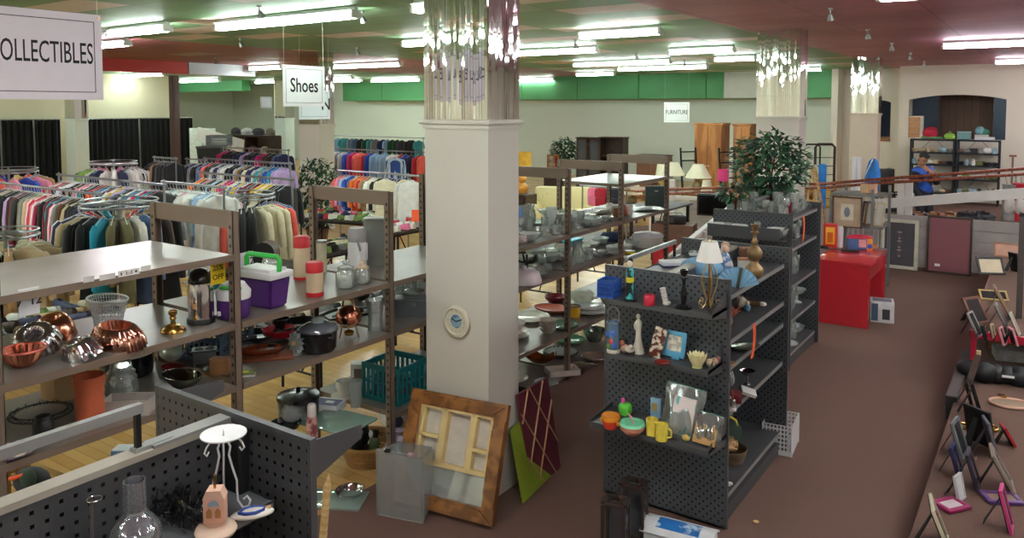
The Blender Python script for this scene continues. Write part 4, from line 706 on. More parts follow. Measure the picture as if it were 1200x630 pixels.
lath('glass_vase', 'plain clear glass vase right of the copper kettle', 'vase', at(440, 386, L3), [(9, 0), (8, 14), (10, 30), (12, 36)], clear, shell=.004)
multi('grey_tin', 'flat grey steel cash box beside the column on the third shelf', 'box', at(486, 368, L3), [('box_body', 'B', (0, 0, 9, 44, 24, 18, .8), mat((112, 116, 122), .4, .5)), ('lid', 'B', (0, 0, 19, 46, 26, 2.5, .5), mat((128, 132, 138), .4, .5)), ('latch', 'B', (0, -13.4, 15, 5, 1, 5), steel)], rz=PSI)
lath('glass_bowl', 'glass serving bowl standing on the grey cash box', 'bowl', at(484, 350, L3+.09), [(7, 0), (12, 4), (14, 10)], clear, shell=.003)
multi('folded_bag', 'black handbag lying at the back of the third shelf', 'bag', at(420, 352, L3), [('bag_body', 'E', (0, 0, 8, 17, 9, 8), blackp), ('orange_lining', 'E', (9, -4, 12, 6, 4, 5), orange)])
for i, (y, c, h, lab) in enumerate(((2.80, (30, 30, 32), 1.1, 'black frying pan at the back of the third shelf, left of three'), (3.18, (52, 50, 52), .7, 'dark grey frying pan at the back of the third shelf, middle of three'), (3.52, (34, 30, 30), 1.4, 'black frying pan at the back of the third shelf, right of three'))):
    t = thing('frying_pan', lab, 'pan', (-4.17, y, L3), h, 'frying pans at the back'); m = mat(c, .35, .2); M().shell([(.09, 0), (.125, .035), (.13, .045)], .004, 26).mk('pan_wall', m, t); M().tube([(.12, 0, .04), (.2, 0, .06), (.29, 0, .07)], .011, 8).mk('pan_handle', blackp, t)
multi('utensil_tray', 'dark tray of cooking tools behind the black roasting pot', 'tray', Vector((-4.15, 3.95-.42+.42, L3)), [('tray_floor', 'B', (0, 0, 1, 60, 30, 2, .4), blackp)]+[('tool', 'T', (1.2, [(-24+8*k, -8+3*k, 3), (8+4*k, 4-2*k, 6)]), (steel, blackp, woodm)[k % 3]) for k in range(5)], rz=1.2)
# --- L4 (z .44)
multi('stock_pot', 'black enamel pot with flat lid on the low shelf', 'pot', at(350, 487, L4), [('pot_body', 'L', [(20, 0), (23, 4), (24, 22)], two_tone('enamel', (36, 38, 46), (186, 190, 198), 'noise', 5, .3, 0, (1, 1, 1), .5, .62)), ('lid', 'L', [(25, 22), (24, 26), (10, 30), (.1, 31)], bcer), ('knob', 'L', [(2, 30), (3, 34), (.1, 35)], bcer)])
lath('frying_pan', 'black round pan at the left end of the low shelf', 'pan', at(335, 500, L4), [(15, 0), (18, 6)], bcer, shell=.004)
multi('coffee_mug', 'white china cup standing on its saucer on the low shelf', 'cup', at(404, 466, L4), [('cup_body', 'S', [(6, 3), (9, 8), (10, 21)], wcer), ('saucer', 'L', [(7, 0), (15, 2.5), (16, 3.5)], wcer), ('handle', 'T', (1.1, [(-9, 0, 18), (-15, 0, 17), (-15, 0, 10), (-8, 0, 8)]), wcer)])
lath('glass_tumbler', 'tall frosted glass tumbler in front of the white cup', 'glass', at(417, 476, L4), [(6, 0), (8, 31)], cloudy, shell=.003)
multi('food_carton', 'white printed carton box left of the teal crate', 'box', at(420, 450, L4), [('carton', 'B', (0, 0, 13, 15, 15, 26, .3), mat((220, 218, 214), .6)), ('printed_panel', 'B', (1, -7.8, 12, 9, .4, 18), mat((130, 112, 100), .6)), ('red_mark', 'B', (-5, -7.9, 8, 4, .4, 5), redp2)], rz=PSI)
teal = mat((12, 112, 118), .45, 0, .05)
p = at(466, 470, L4); slatbox('milk_crate', 'teal plastic milk crate on the low shelf beside the column', p+Vector((-.10, .09, 0)), .32, .32, .26, teal, .05, 7, 7, 3, .012, 'crate', solid=.16)
multi('red_tin', 'red and black tin lying inside the teal crate', 'tin', p+Vector((-.06, .12, .02)), [('tin_body', 'L', [(10, 0), (10, 16)], mat((150, 30, 36), .4)), ('lid', 'L', [(10.4, 16), (10.4, 19), (.1, 19.5)], blackp)])
lath('steel_mug', 'blue-grey steel cup standing inside the teal crate', 'cup', p+Vector((-.18, .03, .02)), [(8, 0), (9, 18)], mat((130, 150, 176), .3, .6), shell=.003)
multi('game_box', 'blue and white printed box behind the glass board', 'box', at(384, 478, L4), [('box_body', 'B', (0, 0, 4, 36, 24, 8, .4), mat((224, 226, 232), .5)), ('blue_panel', 'B', (0, -1, 8.2, 32, 18, .4), mat((30, 44, 110), .5)), ('white_print', 'B', (4, -2, 8.5, 10, 6, .3), wpl)], rz=PSI-.25)
multi('glass_board', 'large greenish glass cutting board at the edge of the low shelf', 'cutting board', at(396, 495, L4), [('board', 'B', (0, 0, 2, 74, 56, 2.4, 1), glass((170, 205, 190), .45, .08))]+[('corner_foot', 'L', [(2, 0), (2, 1)], blackm, (x, y, 0)) for x in (-30, 30) for y in (-22, 22)], rz=.1)
t = multi('doll_bottle', 'slim pinkish printed bottle standing before the glass board', 'bottle', at(366, 524, L4)+Vector((.0, 0, 0)), [('bottle_body', 'L', [(6, 0), (6.5, 4), (6.5, 32), (5, 38)], two_tone('pink_print', (196, 150, 140), (122, 60, 66), 'noise', 20, .4)), ('cap', 'L', [(5.2, 38), (5.2, 50), (4, 52)], mat((200, 190, 186), .5))])
# --- on the floor before the low shelf
t = thing('wicker_basket', 'round wicker basket heaped with bottles and oddments under the low shelf', 'basket', at(438, 552, 0)+Vector((-.15, .1, 0))); u = U(t.location)
b = M()
for k in range(8): b.ring((24+k*1.2)*u, 1.6*u, (0, 0, (1+k*3)*u), 32, 6)
for i in range(24): a = 2*PI*i/24; b.tube([(24*u*math.cos(a), 24*u*math.sin(a), 0), (33*u*math.cos(a), 33*u*math.sin(a), 24*u)], .9*u, 5)
b.mk('woven_wall', mat((156, 112, 62), .7, 0, .15, 30), t); M().ring(34*u, 2.4*u, (0, 0, 25*u), 32, 8).mk('rim', mat((170, 124, 70), .7), t); M().cyl(24*u, 0, 2*u, 28).mk('bottom', mat((140, 100, 56), .7), t)
bl = t.location
for i, (dx, dy, rz, m, lab) in enumerate(((-.08, .02, .3, blackp, 'black dropper bottle sticking up out of the wicker basket'), (.02, .05, 1.2, wpl, 'white tube lying on top of the wicker basket'), (.07, -.03, 2.2, mat((80, 96, 60), .3), 'green bottle in the wicker basket'), (-.02, -.08, .9, blackp, 'short black bottle at the front of the wicker basket'), (-.1, -.05, 2., mat((150, 190, 200), .3), 'pale blue bottle in the wicker basket'), (.0, .0, 3., mat((90, 60, 40), .3), 'brown bottle in the middle of the wicker basket'))):
    multi('small_bottle', lab, 'bottle', bl+Vector((dx, dy, .06)), [('bottle_body', 'L', [(6, 0), (6, 22), (3, 26)], m), ('cap', 'L', [(3.4, 26), (3.4, 33)], blackm)], rot=(.5*math.sin(rz*3), .5*math.cos(rz*2), rz))
multi('plastic_sack', 'crumpled lilac plastic bag on the floor behind the clear bin', 'bag', at(474, 560, 0)+Vector((-.1, .05, 0)), [('bag_body', 'E', (0, 0, 20, 20, 15, 22), mat((190, 180, 205), .3, alpha=.75)), ('gathered_neck', 'L', [(8, 38), (3, 44), (7, 50)], mat((190, 180, 205), .3, alpha=.75))])
multi('plastic_sack', 'white and blue plastic bag beyond the wicker basket', 'bag', at(476, 522, 0)+Vector((-.3, .2, 0)), [('bag_body', 'E', (0, 0, 18, 22, 16, 20), mat((210, 214, 218), .35)), ('blue_panel', 'E', (8, -8, 14, 12, 8, 10), mat((60, 76, 110), .4))])
lath('steel_pan', 'shiny round steel pan on the floor behind the corner stand', 'pan', at(410, 580, 0), [(13, 0), (16, 6), (17, 7)], silver, shell=.003)
multi('glass_sheet', 'clear glass plate lying on the floor behind the corner stand', 'glass plate', at(395, 586, 0), [('plate', 'B', (0, 0, 1, 66, 44, 2, .8), glass((190, 215, 205), .55, .05)), ('polished_edge', 'B', (0, -22, 1, 66, .8, 2.2), clear)], rz=.5)
for i, (dx, h, lab) in enumerate(((0, .62, 'pale wooden stake standing upright beside the corner stand'), (-.07, .5, 'shorter pale wooden stake leaning beside the first stake'))):
    p = at(374, 640, .55)+Vector((dx, .02, 0)); solo('wooden_stake', M().add([(-.014, -.01, -.55), (.014, -.01, -.55), (.014, .01, -.55), (-.014, .01, -.55), (-.014, -.01, h-.35), (.014, -.01, h-.35), (.014, .01, h-.35), (-.014, .01, h-.35), (.004, 0, h-.28)], [(3, 2, 1, 0), (0, 1, 5, 4), (1, 2, 6, 5), (2, 3, 7, 6), (3, 0, 4, 7), (4, 5, 8), (5, 6, 8), (6, 7, 8), (7, 4, 8)]), woodl, lab, 'stake', p, 0, None, (0, .1-.16*i, .3))
multi('price_flag', 'white and pink doll-like tag hanging over the corner stand bracket', 'tag', P(366, 520, y=1.72), [('paper', 'B', (0, 0, 0, 14, .6, 9), mat((216, 190, 196), .5))], rz=PSI)
# clear plastic bin, leaning on its side
p = at(466, 606, 0); u = U(p); t = thing('plastic_bin', 'clear plastic storage bin standing on its side on the carpet', 'storage bin', p+Vector((0, .08, 0)), PSI-.35); cl2 = glass((236, 238, 236), .72, .25)
b = M(); W_, H_, D_ = 30*u, 78*u, 30*u
b.add([(-W_, -D_*.5, 0), (W_, -D_*.5, 0), (W_, -D_*.5, H_), (-W_, -D_*.5, H_), (-W_*.84, D_*.9, H_*.06), (W_*.84, D_*.9, H_*.06), (W_*.84, D_*.9, H_*.93), (-W_*.84, D_*.9, H_*.93)], [(4, 5, 6, 7), (0, 1, 5, 4), (1, 2, 6, 5), (2, 3, 7, 6), (3, 0, 4, 7)])
bmesh.ops.bevel(b.bm, geom=[e for e in b.bm.edges if len(e.link_faces) == 2], offset=3*u, segments=2, affect='EDGES'); b.mk('bin_body', cl2, t)
b = M(); b.tube([(-W_, -D_*.52, 0), (W_, -D_*.52, 0), (W_, -D_*.52, H_), (-W_, -D_*.52, H_)], 1.6*u, 6, True); b.mk('bin_rim', cl2, t); M().box(0, -D_*.54, H_/2, W_*1.9, 1.2*u, H_*.96, .5*u).mk('lid', cl2, t)
for x in (-1, 1): M().box(x*W_*.5, -D_*.56, H_+1.2*u, 7*u, 6*u, 3*u, u).mk('lid_clip', blackm if x < 0 else mat((190, 150, 160), .4), t)
# shadow-box frame leaning on the column
a, c = at(461, 592, 0), at(576, 623, 0); L = (c-a).length; t = thing('shadow_box', 'big wooden shadow-box frame with inner compartments leaning on the column', 'frame', (a+c)/2+Vector((0, 0, .03)), math.atan2(c.y-a.y, c.x-a.x), rot=(-.33, 0, math.atan2(c.y-a.y, c.x-a.x)))
Hh = .69; goldw = two_tone('frame_wood', (150, 98, 48), (112, 68, 30), 'noise', 5, .3, 0, (2, 2, 2)); inner = mat((222, 196, 138), .55, 0, .06); fw_ = .085
for nm, pts in (('bottom_rail', [(-L/2, 0), (L/2, 0), (L/2-fw_, fw_), (-L/2+fw_, fw_)]), ('top_rail', [(-L/2, Hh), (L/2, Hh), (L/2-fw_, Hh-fw_), (-L/2+fw_, Hh-fw_)]), ('left_stile', [(-L/2, 0), (-L/2+fw_, fw_), (-L/2+fw_, Hh-fw_), (-L/2, Hh)]), ('right_stile', [(L/2, 0), (L/2-fw_, fw_), (L/2-fw_, Hh-fw_), (L/2, Hh)])):
    b = M(); b.prism(pts, .04, 'y', -.0); cx = sum(q[0] for q in pts)/4; cz = sum(q[1] for q in pts)/4
    b.prism([(cx+(x-cx)*(.96), cz+(z-cz)*.72) for x, z in pts], .012, 'y', -.012); b.mk(nm, goldw, t, smooth=False)
w2, h2 = L-2*fw_, Hh-2*fw_
def slat(nm, x0, z0, x1, z1): M().span((-w2/2+x0*w2, .005, fw_+z0*h2), (-w2/2+x1*w2, .055, fw_+z1*h2)).mk(nm, inner, t, smooth=False)
M().span((-w2/2, .05, fw_+.36*h2), (w2/2, .056, fw_+h2)).mk('backing', mat((206, 198, 186), .7), t, smooth=False)
for q in ((0, .36, .035, 1), (.965, .36, 1, 1), (.31, .36, .39, 1), (.70, .36, .78, 1), (.0, .36, .07, 1)): slat('upright_divider', *q)
for q in ((0, .33, 1, .38), (0, .64, .3, .68), (.76, .58, 1, .62), (0, .97, 1, 1)): slat('little_shelf', *q)
M().span((-w2/2, .02, fw_), (w2/2, .024, fw_+.33*h2)).mk('glass_pane', clear, t, smooth=False)
# green felt board and maroon pin board leaning on the right of the column
def quad(name, lab, cat, pts, th, m, edge=None, n=1):
    b = M(); A, B_, C_, D_ = [Vector(q) for q in pts]; nrm = (B_-A).cross(D_-A).normalized()*th
    o = (A+B_)/2; vs = [A-o, B_-o, C_-o, D_-o]; b.add([tuple(v) for v in vs]+[tuple(v-nrm) for v in vs], [(0, 1, 2, 3), (7, 6, 5, 4), (0, 4, 5, 1), (1, 5, 6, 2), (2, 6, 7, 3), (3, 7, 4, 0)]); return solo(name, b, m, lab, cat, o, smooth=False)
g0, g1 = at(613, 590, 0), at(646, 557, 0); gt = P(625, 500, x=-2.80); g2 = Vector((-2.815, g1.y+.02, P(628, 498, x=-2.81).z*.0+.46))
t = thing('felt_board', 'lime green board with pinked edge leaning on the column base', 'board', g0)
d = g1-g0; up = Vector((-.12, .03, .44)); nz = 26
b = M(); vs = []; K = 2
edge = [Vector((0, 0, 0))]+[d*(i/nz)+up*(-.012 if i % 2 else 0) for i in range(1, nz)]+[d]+[d+up*(i/nz)+d*(.02 if i % 2 else 0) for i in range(1, nz)]+[d+up]+[d*(1-i/nz)+up*(1+(.012 if i % 2 else 0)) for i in range(1, nz)]+[up]+[up*(1-i/nz)-d*(.02 if i % 2 else 0) for i in range(1, nz)]
nn = d.cross(up).normalized()*.004
vs = [tuple(v) for v in edge]+[tuple(v-nn) for v in edge]; k = len(edge); b.add(vs, [tuple(range(k)), tuple(range(2*k-1, k-1, -1))]+[(i, (i+1) % k, (i+1) % k+k, i+k) for i in range(k)]); b.mk('sheet', mat((128, 146, 34), .8, 0, .08, 60), t, smooth=False)
q = d*.62+up*.82+nn*1.; M().sph(tuple(q), (.018, .012, .018)).mk('flower_print', mat((170, 90, 50), .6), t)
m0, m1 = Vector((-2.70, 4.16, 0)), Vector((-2.72, 4.56, 0)); up = Vector((-.11, 0, .62)); t = thing('memo_board', 'maroon padded memo board with crossed tan ribbons behind the green board', 'board', m0)
d = m1-m0; nn = d.cross(up).normalized()*.02; M().add([tuple(v) for v in (0*d, d, d+up, up, -nn, d-nn, d+up-nn, up-nn)], [(0, 1, 2, 3), (7, 6, 5, 4), (0, 4, 5, 1), (1, 5, 6, 2), (2, 6, 7, 3), (3, 7, 4, 0)]).mk('padded_board', mat((92, 26, 40), .85, 0, .08), t, smooth=False)
for a_, c_ in (((0, .2), (.8, 1)), ((0, .7), (.3, 1)), ((.2, 0), (1, .75)), ((.8, 0), (0, .8)), ((1, .3), (.35, 1)), ((.4, 0), (0, .35))):
    M().bar(d*a_[0]+up*a_[1]+nn*.1, d*c_[0]+up*c_[1]+nn*.1, .014, .006).mk('ribbon', mat((176, 128, 92), .6), t, smooth=False)
solo('dark_stand', M().tube([(0, 0, 0), (0, 0, .3), (-.08, .02, .5)], .008, 8).tube([(0, 0, .3), (.02, .1, 0)], .008, 8), blackm, 'thin black metal easel leg behind the green board', 'easel', (-2.76, 4.2, 0))
# wall clock on the column face
p = P(537, 375.5, y=3.88); u = U(p); t = thing('wall_clock', 'round cream wall clock with blue centre on the column face', 'clock', (p.x, 3.88, p.z)); r = 19*u
b = M().at(0, 0, 0, 0, PI/2); b.lathe([(r*.9, 0), (r, .015), (r*.97, .03), (r*.82, .035), (r*.76, .022)], 40); b.mk('case', mat((214, 206, 186), .35, 0, .03), t)
M().at(0, 0, 0, 0, PI/2).lathe([(r*.77, .010), (r*.77, .02), (.001, .0205)], 36).mk('dial', mat((206, 190, 150), .5, 0, .05), t); M().at(0, 0, 0, 0, PI/2).lathe([(r*.42, .020), (r*.42, .0225), (.001, .023)], 30).mk('dial_center', two_tone('dial_blue', (64, 110, 150), (140, 170, 190), 'noise', 12, .4), t)
for i in range(12):
    a = i*PI/6; M().at(0, -.0215, 0, 0, 0, a).box(0, 0, r*.62, r*.045, .001, r*.16).mk('hour_mark', mat((90, 76, 56), .5), t, smooth=False)
for a, L in ((-1.15, r*.42), (1.2, r*.55)): M().at(0, -.0245, 0, 0, 0, a).box(0, 0, L*.42, r*.07, .001, L).mk('clock_hand', blackm, t, smooth=False)
# --- top of the corner stand: wares on its shelf (z 1.262)
LS = 1.263
def ls(px, py): return P(px, py, z=LS)
t = multi('lamp_chimney', 'clear glass lamp chimney bulging on the corner stand shelf', 'lamp chimney', P(160, 652, z=LS), [('chimney_glass', 'S', [(14, 0), (22, 6), (28, 16), (29, 27), (26, 38), (19, 47), (14, 53), (12.6, 60), (13.4, 68), (12.6, 76), (12.6, 92)], glass((228, 230, 236), .86, .02)), ('foot_ring', 'R', (14, 1.4, 1), clear)])
t = multi('plate_stand', 'white scrolled metal candle stand with a round plate on top', 'candle stand', ls(262, 606)+Vector((-.02, .02, 0)), [('top_plate', 'L', [(.1, 90), (16, 91), (26, 94), (26, 95.5), (16, 92.6), (.1, 92.4)], wpl), ('prong', 'L', [(1.2, 92), (.1, 100)], steel)])
u = U(t.location)
for k in range(3):
    a = k*2*PI/3+.5; c_, s_ = math.cos(a), math.sin(a)
    pts = [(4, 88), (8, 80), (6, 70), (10, 55), (15, 40), (15, 28), (16, 16), (22, 8), (29, 10), (31, 17), (27, 22), (23, 18)]
    M().tube([(c_*x*u, s_*x*u, z*u) for x, z in pts], 1.3*u, 7).mk('scroll_leg', wpl, t); pts = [(16, 92), (22, 86), (25, 80), (22, 76), (19, 80)]; M().tube([(c_*x*u, s_*x*u, z*u) for x, z in pts], 1.1*u, 7).mk('upper_scroll', wpl, t)
t = multi('birdhouse_ornament', 'small peach ornamental house with arched windows on a round base', 'ornament', ls(253, 624), [('pedestal', 'L', [(22, 0), (24, 4), (22, 8), (14, 10)], mat((216, 186, 166), .6)), ('house_body', 'B', (0, 0, 30, 24, 16, 28, 1), mat((222, 170, 148), .6)), ('hanger_stem', 'L', [(1.6, 52), (1.6, 70)], brass)], rz=PSI+.1); u = U(t.location)
M().prism([(-12*u, 16*u), (0, 8*u), (12*u, 16*u)], 16*u, 'y', -8*u).mk('pointed_foot', mat((206, 160, 138), .6), t, smooth=False); M().prism([(-12.5*u, 44*u), (12.5*u, 44*u), (8*u, 54*u), (-8*u, 54*u)], 17*u, 'y', -8.5*u).mk('roof', mat((226, 184, 164), .6), t, smooth=False)
for x in (-5, 5): M().prism([((x-3.2)*u, 22*u), ((x+3.2)*u, 22*u), ((x+3.2)*u, 30*u), (x*u, 34*u), ((x-3.2)*u, 30*u)], .8*u, 'y', -8.6*u).mk('window', mat((176, 122, 70), .5), t, smooth=False)
M().prism([(-7*u, 36*u)]+[(7*u*math.cos(i*PI/8), 36*u+7*u*math.sin(i*PI/8)) for i in range(8, -1, -1)][::-1][:9], .8*u, 'y', -8.6*u).mk('fan_light', mat((150, 170, 186), .4), t, smooth=False)
t = multi('soap_dish', 'white and blue ceramic dish with pointed handle at the shelf corner', 'dish', ls(296, 606), [('dish_base', 'E', (0, 0, 5, 25, 12, 5), wcer), ('blue_ring', 'T', (2, [(-15, -3, 9), (-8, -8, 9.5), (3, -9, 9.5), (12, -4, 9), (14, 4, 8), (2, 8, 9), (-10, 5, 9), (-15, -3, 9)]), mat((36, 70, 150), .3)), ('tan_patch', 'B', (17, 2, 8.5, 8, 6, 2, .6), mat((180, 140, 90), .5))], rz=PSI+.35)
multi('spoon_rest', 'tall steel ring-topped ladle rod standing on the corner stand', 'ladle', ls(108, 650), [('rod', 'T', (2.2, [(0, 0, 0), (1, 0, 30), (2, 0, 68)]), mat((150, 140, 136), .3, .8)), ('ring_top', 'R', (8, 1.2, 70), silver, (9, 0, 0))])
solo('pink_dish', M().shell([(.03, 0), (.05, .03), (.055, .05)], .004), mat((220, 190, 196), .3), 'pale pink bowl at the bottom left on the corner stand', 'bowl', ls(34, 655))
b = M(); r = random.Random(5)
for i in range(300):
    x, y = r.uniform(-.12, .12), r.uniform(-.05, .05); b.tube([(x, y, r.uniform(0, .05)), (x+r.uniform(-.03, .03), y+r.uniform(-.03, .03), r.uniform(.03, .09))], .0014, 3)
b.tube([(-.13, 0, .02), (-.05, .02, .04), (.05, -.01, .05), (.13, .01, .03)], .012, 6)
solo('tinsel_garland', b, blackp, 'black tinsel garland heaped behind the lamp chimney', 'garland', ls(205, 612)+Vector((-.02, .02, 0)))
M_ = multi('price_sticker', 'small tan price sticker hanging on the black tinsel', 'tag', ls(215, 606)+Vector((.02, -.02, .05)), [('sticker', 'B', (0, 0, 0, 5, .5, 12), mat((176, 146, 92), .6))], rz=PSI)
# --- beyond the corner stand: basket of toys and blue carton under the lower left shelf
t = slatbox('laundry_basket', 'tan slatted basket of toys at the bottom left under the shelf', P(30, 604, z=.001), .5, .36, .22, mat((186, 150, 96), .6), .1, 12, 8, 5, .006)
tl = t.location.copy()
multi('toy', 'dark plush toy with orange strap lying on the toy basket', 'toy', tl+Vector((.1, .0, .2)), [('toy_body', 'E', (0, 0, 10, 26, 18, 14), mat((52, 52, 60), .8)), ('orange_strap', 'T', (2.4, [(-30, -10, 8), (-16, -16, 14), (0, -18, 20), (14, -14, 26)]), orange), ('fluffy_part', 'E', (14, -10, 20, 12, 8, 10), mat((60, 76, 66), .9))])
multi('toy', 'orange plastic toy arm upright in the toy basket', 'toy', tl+Vector((-.06, -.1, .16)), [('arm', 'T', (3, [(0, 0, 0), (-2, 0, 14), (2, 0, 28)]), orange), ('hand', 'E', (3, 0, 30, 4, 3, 5), orange)])
multi('carton', 'blue and white printed carton standing behind the rail post', 'box', P(148, 548, z=0), [('carton_body', 'B', (0, 0, 12, 26, 18, 24, .5), mat((92, 122, 168), .5)), ('silver_top', 'B', (0, 0, 24.4, 25, 17, .8), mat((190, 196, 206), .3)), ('print', 'B', (0, -9.2, 10, 14, .4, 12), wpl)], rz=PSI)
# ================================================================== GLASS AND CHINA ON THE RIGHT-HAND SHELVES
milk = glass((242, 251, 247), .32, .1); amber = glass((190, 92, 24), .6, .05); greeng = glass((170, 215, 190), .6, .05); beigec = mat((196, 184, 172), .3, 0, .04); pinkc = mat((206, 186, 188), .3, 0, .04)
def proto(name, cat, prof, m, shell=.0035, n=18, extra=None, fl=0., nf=0):
    b = M(); (b.shell(prof, shell, n, (0, 0, 0), 1, 1, fl, nf) if shell else b.lathe(prof, n, (0, 0, 0), 1, 1, fl, nf))
    if extra: extra(b)
    o = b.mk(name, m, None, ang=50); o['category'] = cat; return o
def ear(h, r): return lambda b: b.tube([(r, 0, h*.8), (r*1.55, 0, h*.75), (r*1.55, 0, h*.35), (r*.95, 0, h*.25)], .006, 6)
PR = dict(
    goblet=proto('goblet', 'glass', [(.032, 0), (.033, .004), (.006, .012), (.005, .06), (.02, .075), (.034, .10), (.036, .13), (.032, .155)], clear),
    tumbler=proto('tumbler', 'glass', [(.028, 0), (.034, .12)], clear), beaker=proto('drinking_glass', 'glass', [(.03, 0), (.036, .02), (.034, .09)], clear, fl=.05, nf=9),
    bowl=proto('glass_bowl', 'bowl', [(.04, 0), (.075, .03), (.10, .075)], milk, fl=.04, nf=12), small=proto('glass_dish', 'dish', [(.03, 0), (.055, .025), (.065, .045)], clear, fl=.06, nf=10),
    plate=proto('glass_plate', 'plate', [(.05, 0), (.09, .012), (.13, .02)], milk), cup=proto('glass_cup', 'cup', [(.025, 0), (.035, .02), (.042, .06)], clear, extra=ear(.06, .04)),
    pitcher=proto('glass_pitcher', 'pitcher', [(.045, 0), (.06, .04), (.06, .10), (.04, .16), (.05, .2)], clear, extra=ear(.2, .055)),
    vase=proto('glass_vase', 'vase', [(.035, 0), (.028, .05), (.045, .12), (.05, .2)], clear, fl=.05, nf=8), compote=proto('glass_compote', 'compote', [(.045, 0), (.046, .005), (.012, .02), (.012, .07), (.05, .09), (.085, .13)], milk, fl=.05, nf=12),
    white=proto('white_dish', 'dish', [(.06, 0), (.085, .02), (.10, .05)], wcer), mug=proto('china_mug', 'mug', [(.036, 0), (.04, .01), (.04, .095)], wcer, extra=ear(.095, .038)), jar=proto('jar', 'jar', [(.035, 0), (.045, .01), (.045, .09), (.03, .105), (.03, .12)], clear))
WN = dict(goblet='stemmed glass goblet', tumbler='straight glass tumbler', beaker='fluted drinking glass', bowl='scalloped milky glass bowl', small='small cut-glass dish', plate='pale glass plate', cup='clear glass cup', pitcher='glass pitcher', vase='fluted glass vase', compote='footed glass compote', white='white china dish', mug='white china mug', jar='small glass jar')
NG = 0
def row(seq, x, y0, y1, z, where, group, jit=.015, sc=1., mats=None):
    global NG
    n = len(seq)
    for i, k in enumerate(seq):
        if k is None: continue
        y = y0+(y1-y0)*(i+.5)/n; o = dup(PR[k], (x+R.uniform(-jit, jit), y+R.uniform(-jit, jit), z), R.uniform(0, 6), '%s, %s from left in %s' % (WN[k], nth(i), where), None, group, None, sc*R.uniform(.93, 1.07)); NG += 1
        if mats and i in mats: paint(o, mats[i])
G2 = 'glassware on the upper right shelf'; G3 = 'glassware on the middle right shelf'
row(['small', 'cup', 'bowl', 'small', 'beaker', 'beaker'], -3.70, 5.32, 6.1, L2, 'front row, upper shelf beside column', G2, mats={0: pinkc, 1: pinkc})
row(['plate', 'compote', 'pitcher', 'bowl', 'goblet', 'tumbler'], -3.95, 5.3, 6.1, L2, 'middle row, upper shelf beside column', G2)
row(['plate', 'bowl', 'vase', 'pitcher', 'tumbler'], -4.19, 5.35, 6.1, L2, 'back row, upper shelf beside column', G2)
row(['goblet', 'goblet', 'beaker', 'goblet', 'small', 'bowl', 'beaker', 'cup', 'cup', 'small'], -3.69, 6.2, 7.18, L2, 'front row, upper shelf of third bay', G2)
row(['tumbler', 'vase', 'compote', 'goblet', 'bowl', 'jar', 'bowl', 'white'], -3.93, 6.2, 7.15, L2, 'middle row, upper shelf of third bay', G2, mats={1: milk, 5: milk})
row(['vase', 'pitcher', 'plate', 'compote', 'white', 'bowl', 'white'], -4.19, 6.22, 7.15, L2, 'back row, upper shelf of third bay', G2)
row(['mug', 'jar', 'mug', None, 'plate', 'plate'], -3.74, 7.3, 8.3, L2, 'front row, upper shelf of last bay', G2, mats={0: mat((120, 72, 44), .4), 1: mat((150, 70, 40), .4)})
row(['white', 'white', 'mug', 'white', 'plate'], -4.05, 7.3, 8.3, L2, 'back row, upper shelf of last bay', G2)
row(['small', 'white', 'plate', 'small', 'cup'], -3.75, 5.55, 6.1, L3, 'front row, middle shelf beside column', G3)
row(['compote', 'plate', 'bowl', 'plate', 'bowl'], -4.05, 5.3, 6.1, L3, 'back row, middle shelf beside column', G3)
row(['beaker', 'beaker', 'pitcher', 'cup', 'beaker', 'small', 'small', 'plate'], -3.70, 6.2, 7.18, L3, 'front row, middle shelf of third bay', G3)
row(['jar', 'bowl', 'white', 'bowl', 'white', 'plate'], -3.96, 6.2, 7.15, L3, 'middle row, middle shelf of third bay', G3)
row(['white', 'bowl', 'white', 'plate', 'white'], -4.2, 6.25, 7.15, L3, 'back row, middle shelf of third bay', G3)
row(['bowl', 'white', 'bowl', 'beaker'], -3.78, 7.35, 8.25, .951, 'front row, middle shelf of last bay', G3)
row(['white', 'white', 'bowl'], -4.15, 7.3, 7.9, .951, 'back row, middle shelf of last bay', G3)
row(['vase', 'jar', 'pitcher', 'bowl', 'vase'], -4.12, 4.25, 4.9, L3, 'back row, third shelf left of column', 'glassware left of the column', .01)
row(['tumbler', 'small', 'jar'], -3.82, 4.02, 4.5, L3, 'front row, third shelf left of column', 'glassware left of the column', .01) if False else None
multi('cake_dome', 'pinkish pale plastic cake dome at the column end of the middle shelf', 'cake cover', P(617, 331, z=L3)+Vector((-.02, 0, 0)), [('dome', 'L', [(20, 0), (20, 3), (18, 10), (14, 14), (6, 16), (.1, 16.5)], mat((214, 200, 204), .3, alpha=.95)), ('knob', 'L', [(2, 16), (3, 19), (.1, 20)], mat((214, 200, 204), .3))])
multi('candelabra', 'dark spiky iron candelabra behind the cake dome', 'candelabra', P(628, 322, z=L3)+Vector((-.15, .08, 0)), [('foot', 'L', [(7, 0), (5, 3), (1.5, 5), (1.2, 20)], blackm)]+[('arm', 'T', (1.2, [(0, 0, 10), (9*math.cos(a), 9*math.sin(a), 12), (14*math.cos(a), 14*math.sin(a), 18)]), blackm) for a in (0, 1.26, 2.5, 3.77, 5.03)])
multi('storage_tub', 'turquoise plastic tub hanging below the upper glass shelf', 'tub', P(668, 297, x=-4.42)+Vector((0, 0, .0)), [('tub_wall', 'B', (0, 0, 8, 30, 16, 16, 1), mat((44, 172, 206), .4)), ('tub_rim', 'B', (0, 0, 16.5, 32, 18, 2, .5), mat((54, 186, 218), .4))], rz=PI/2)
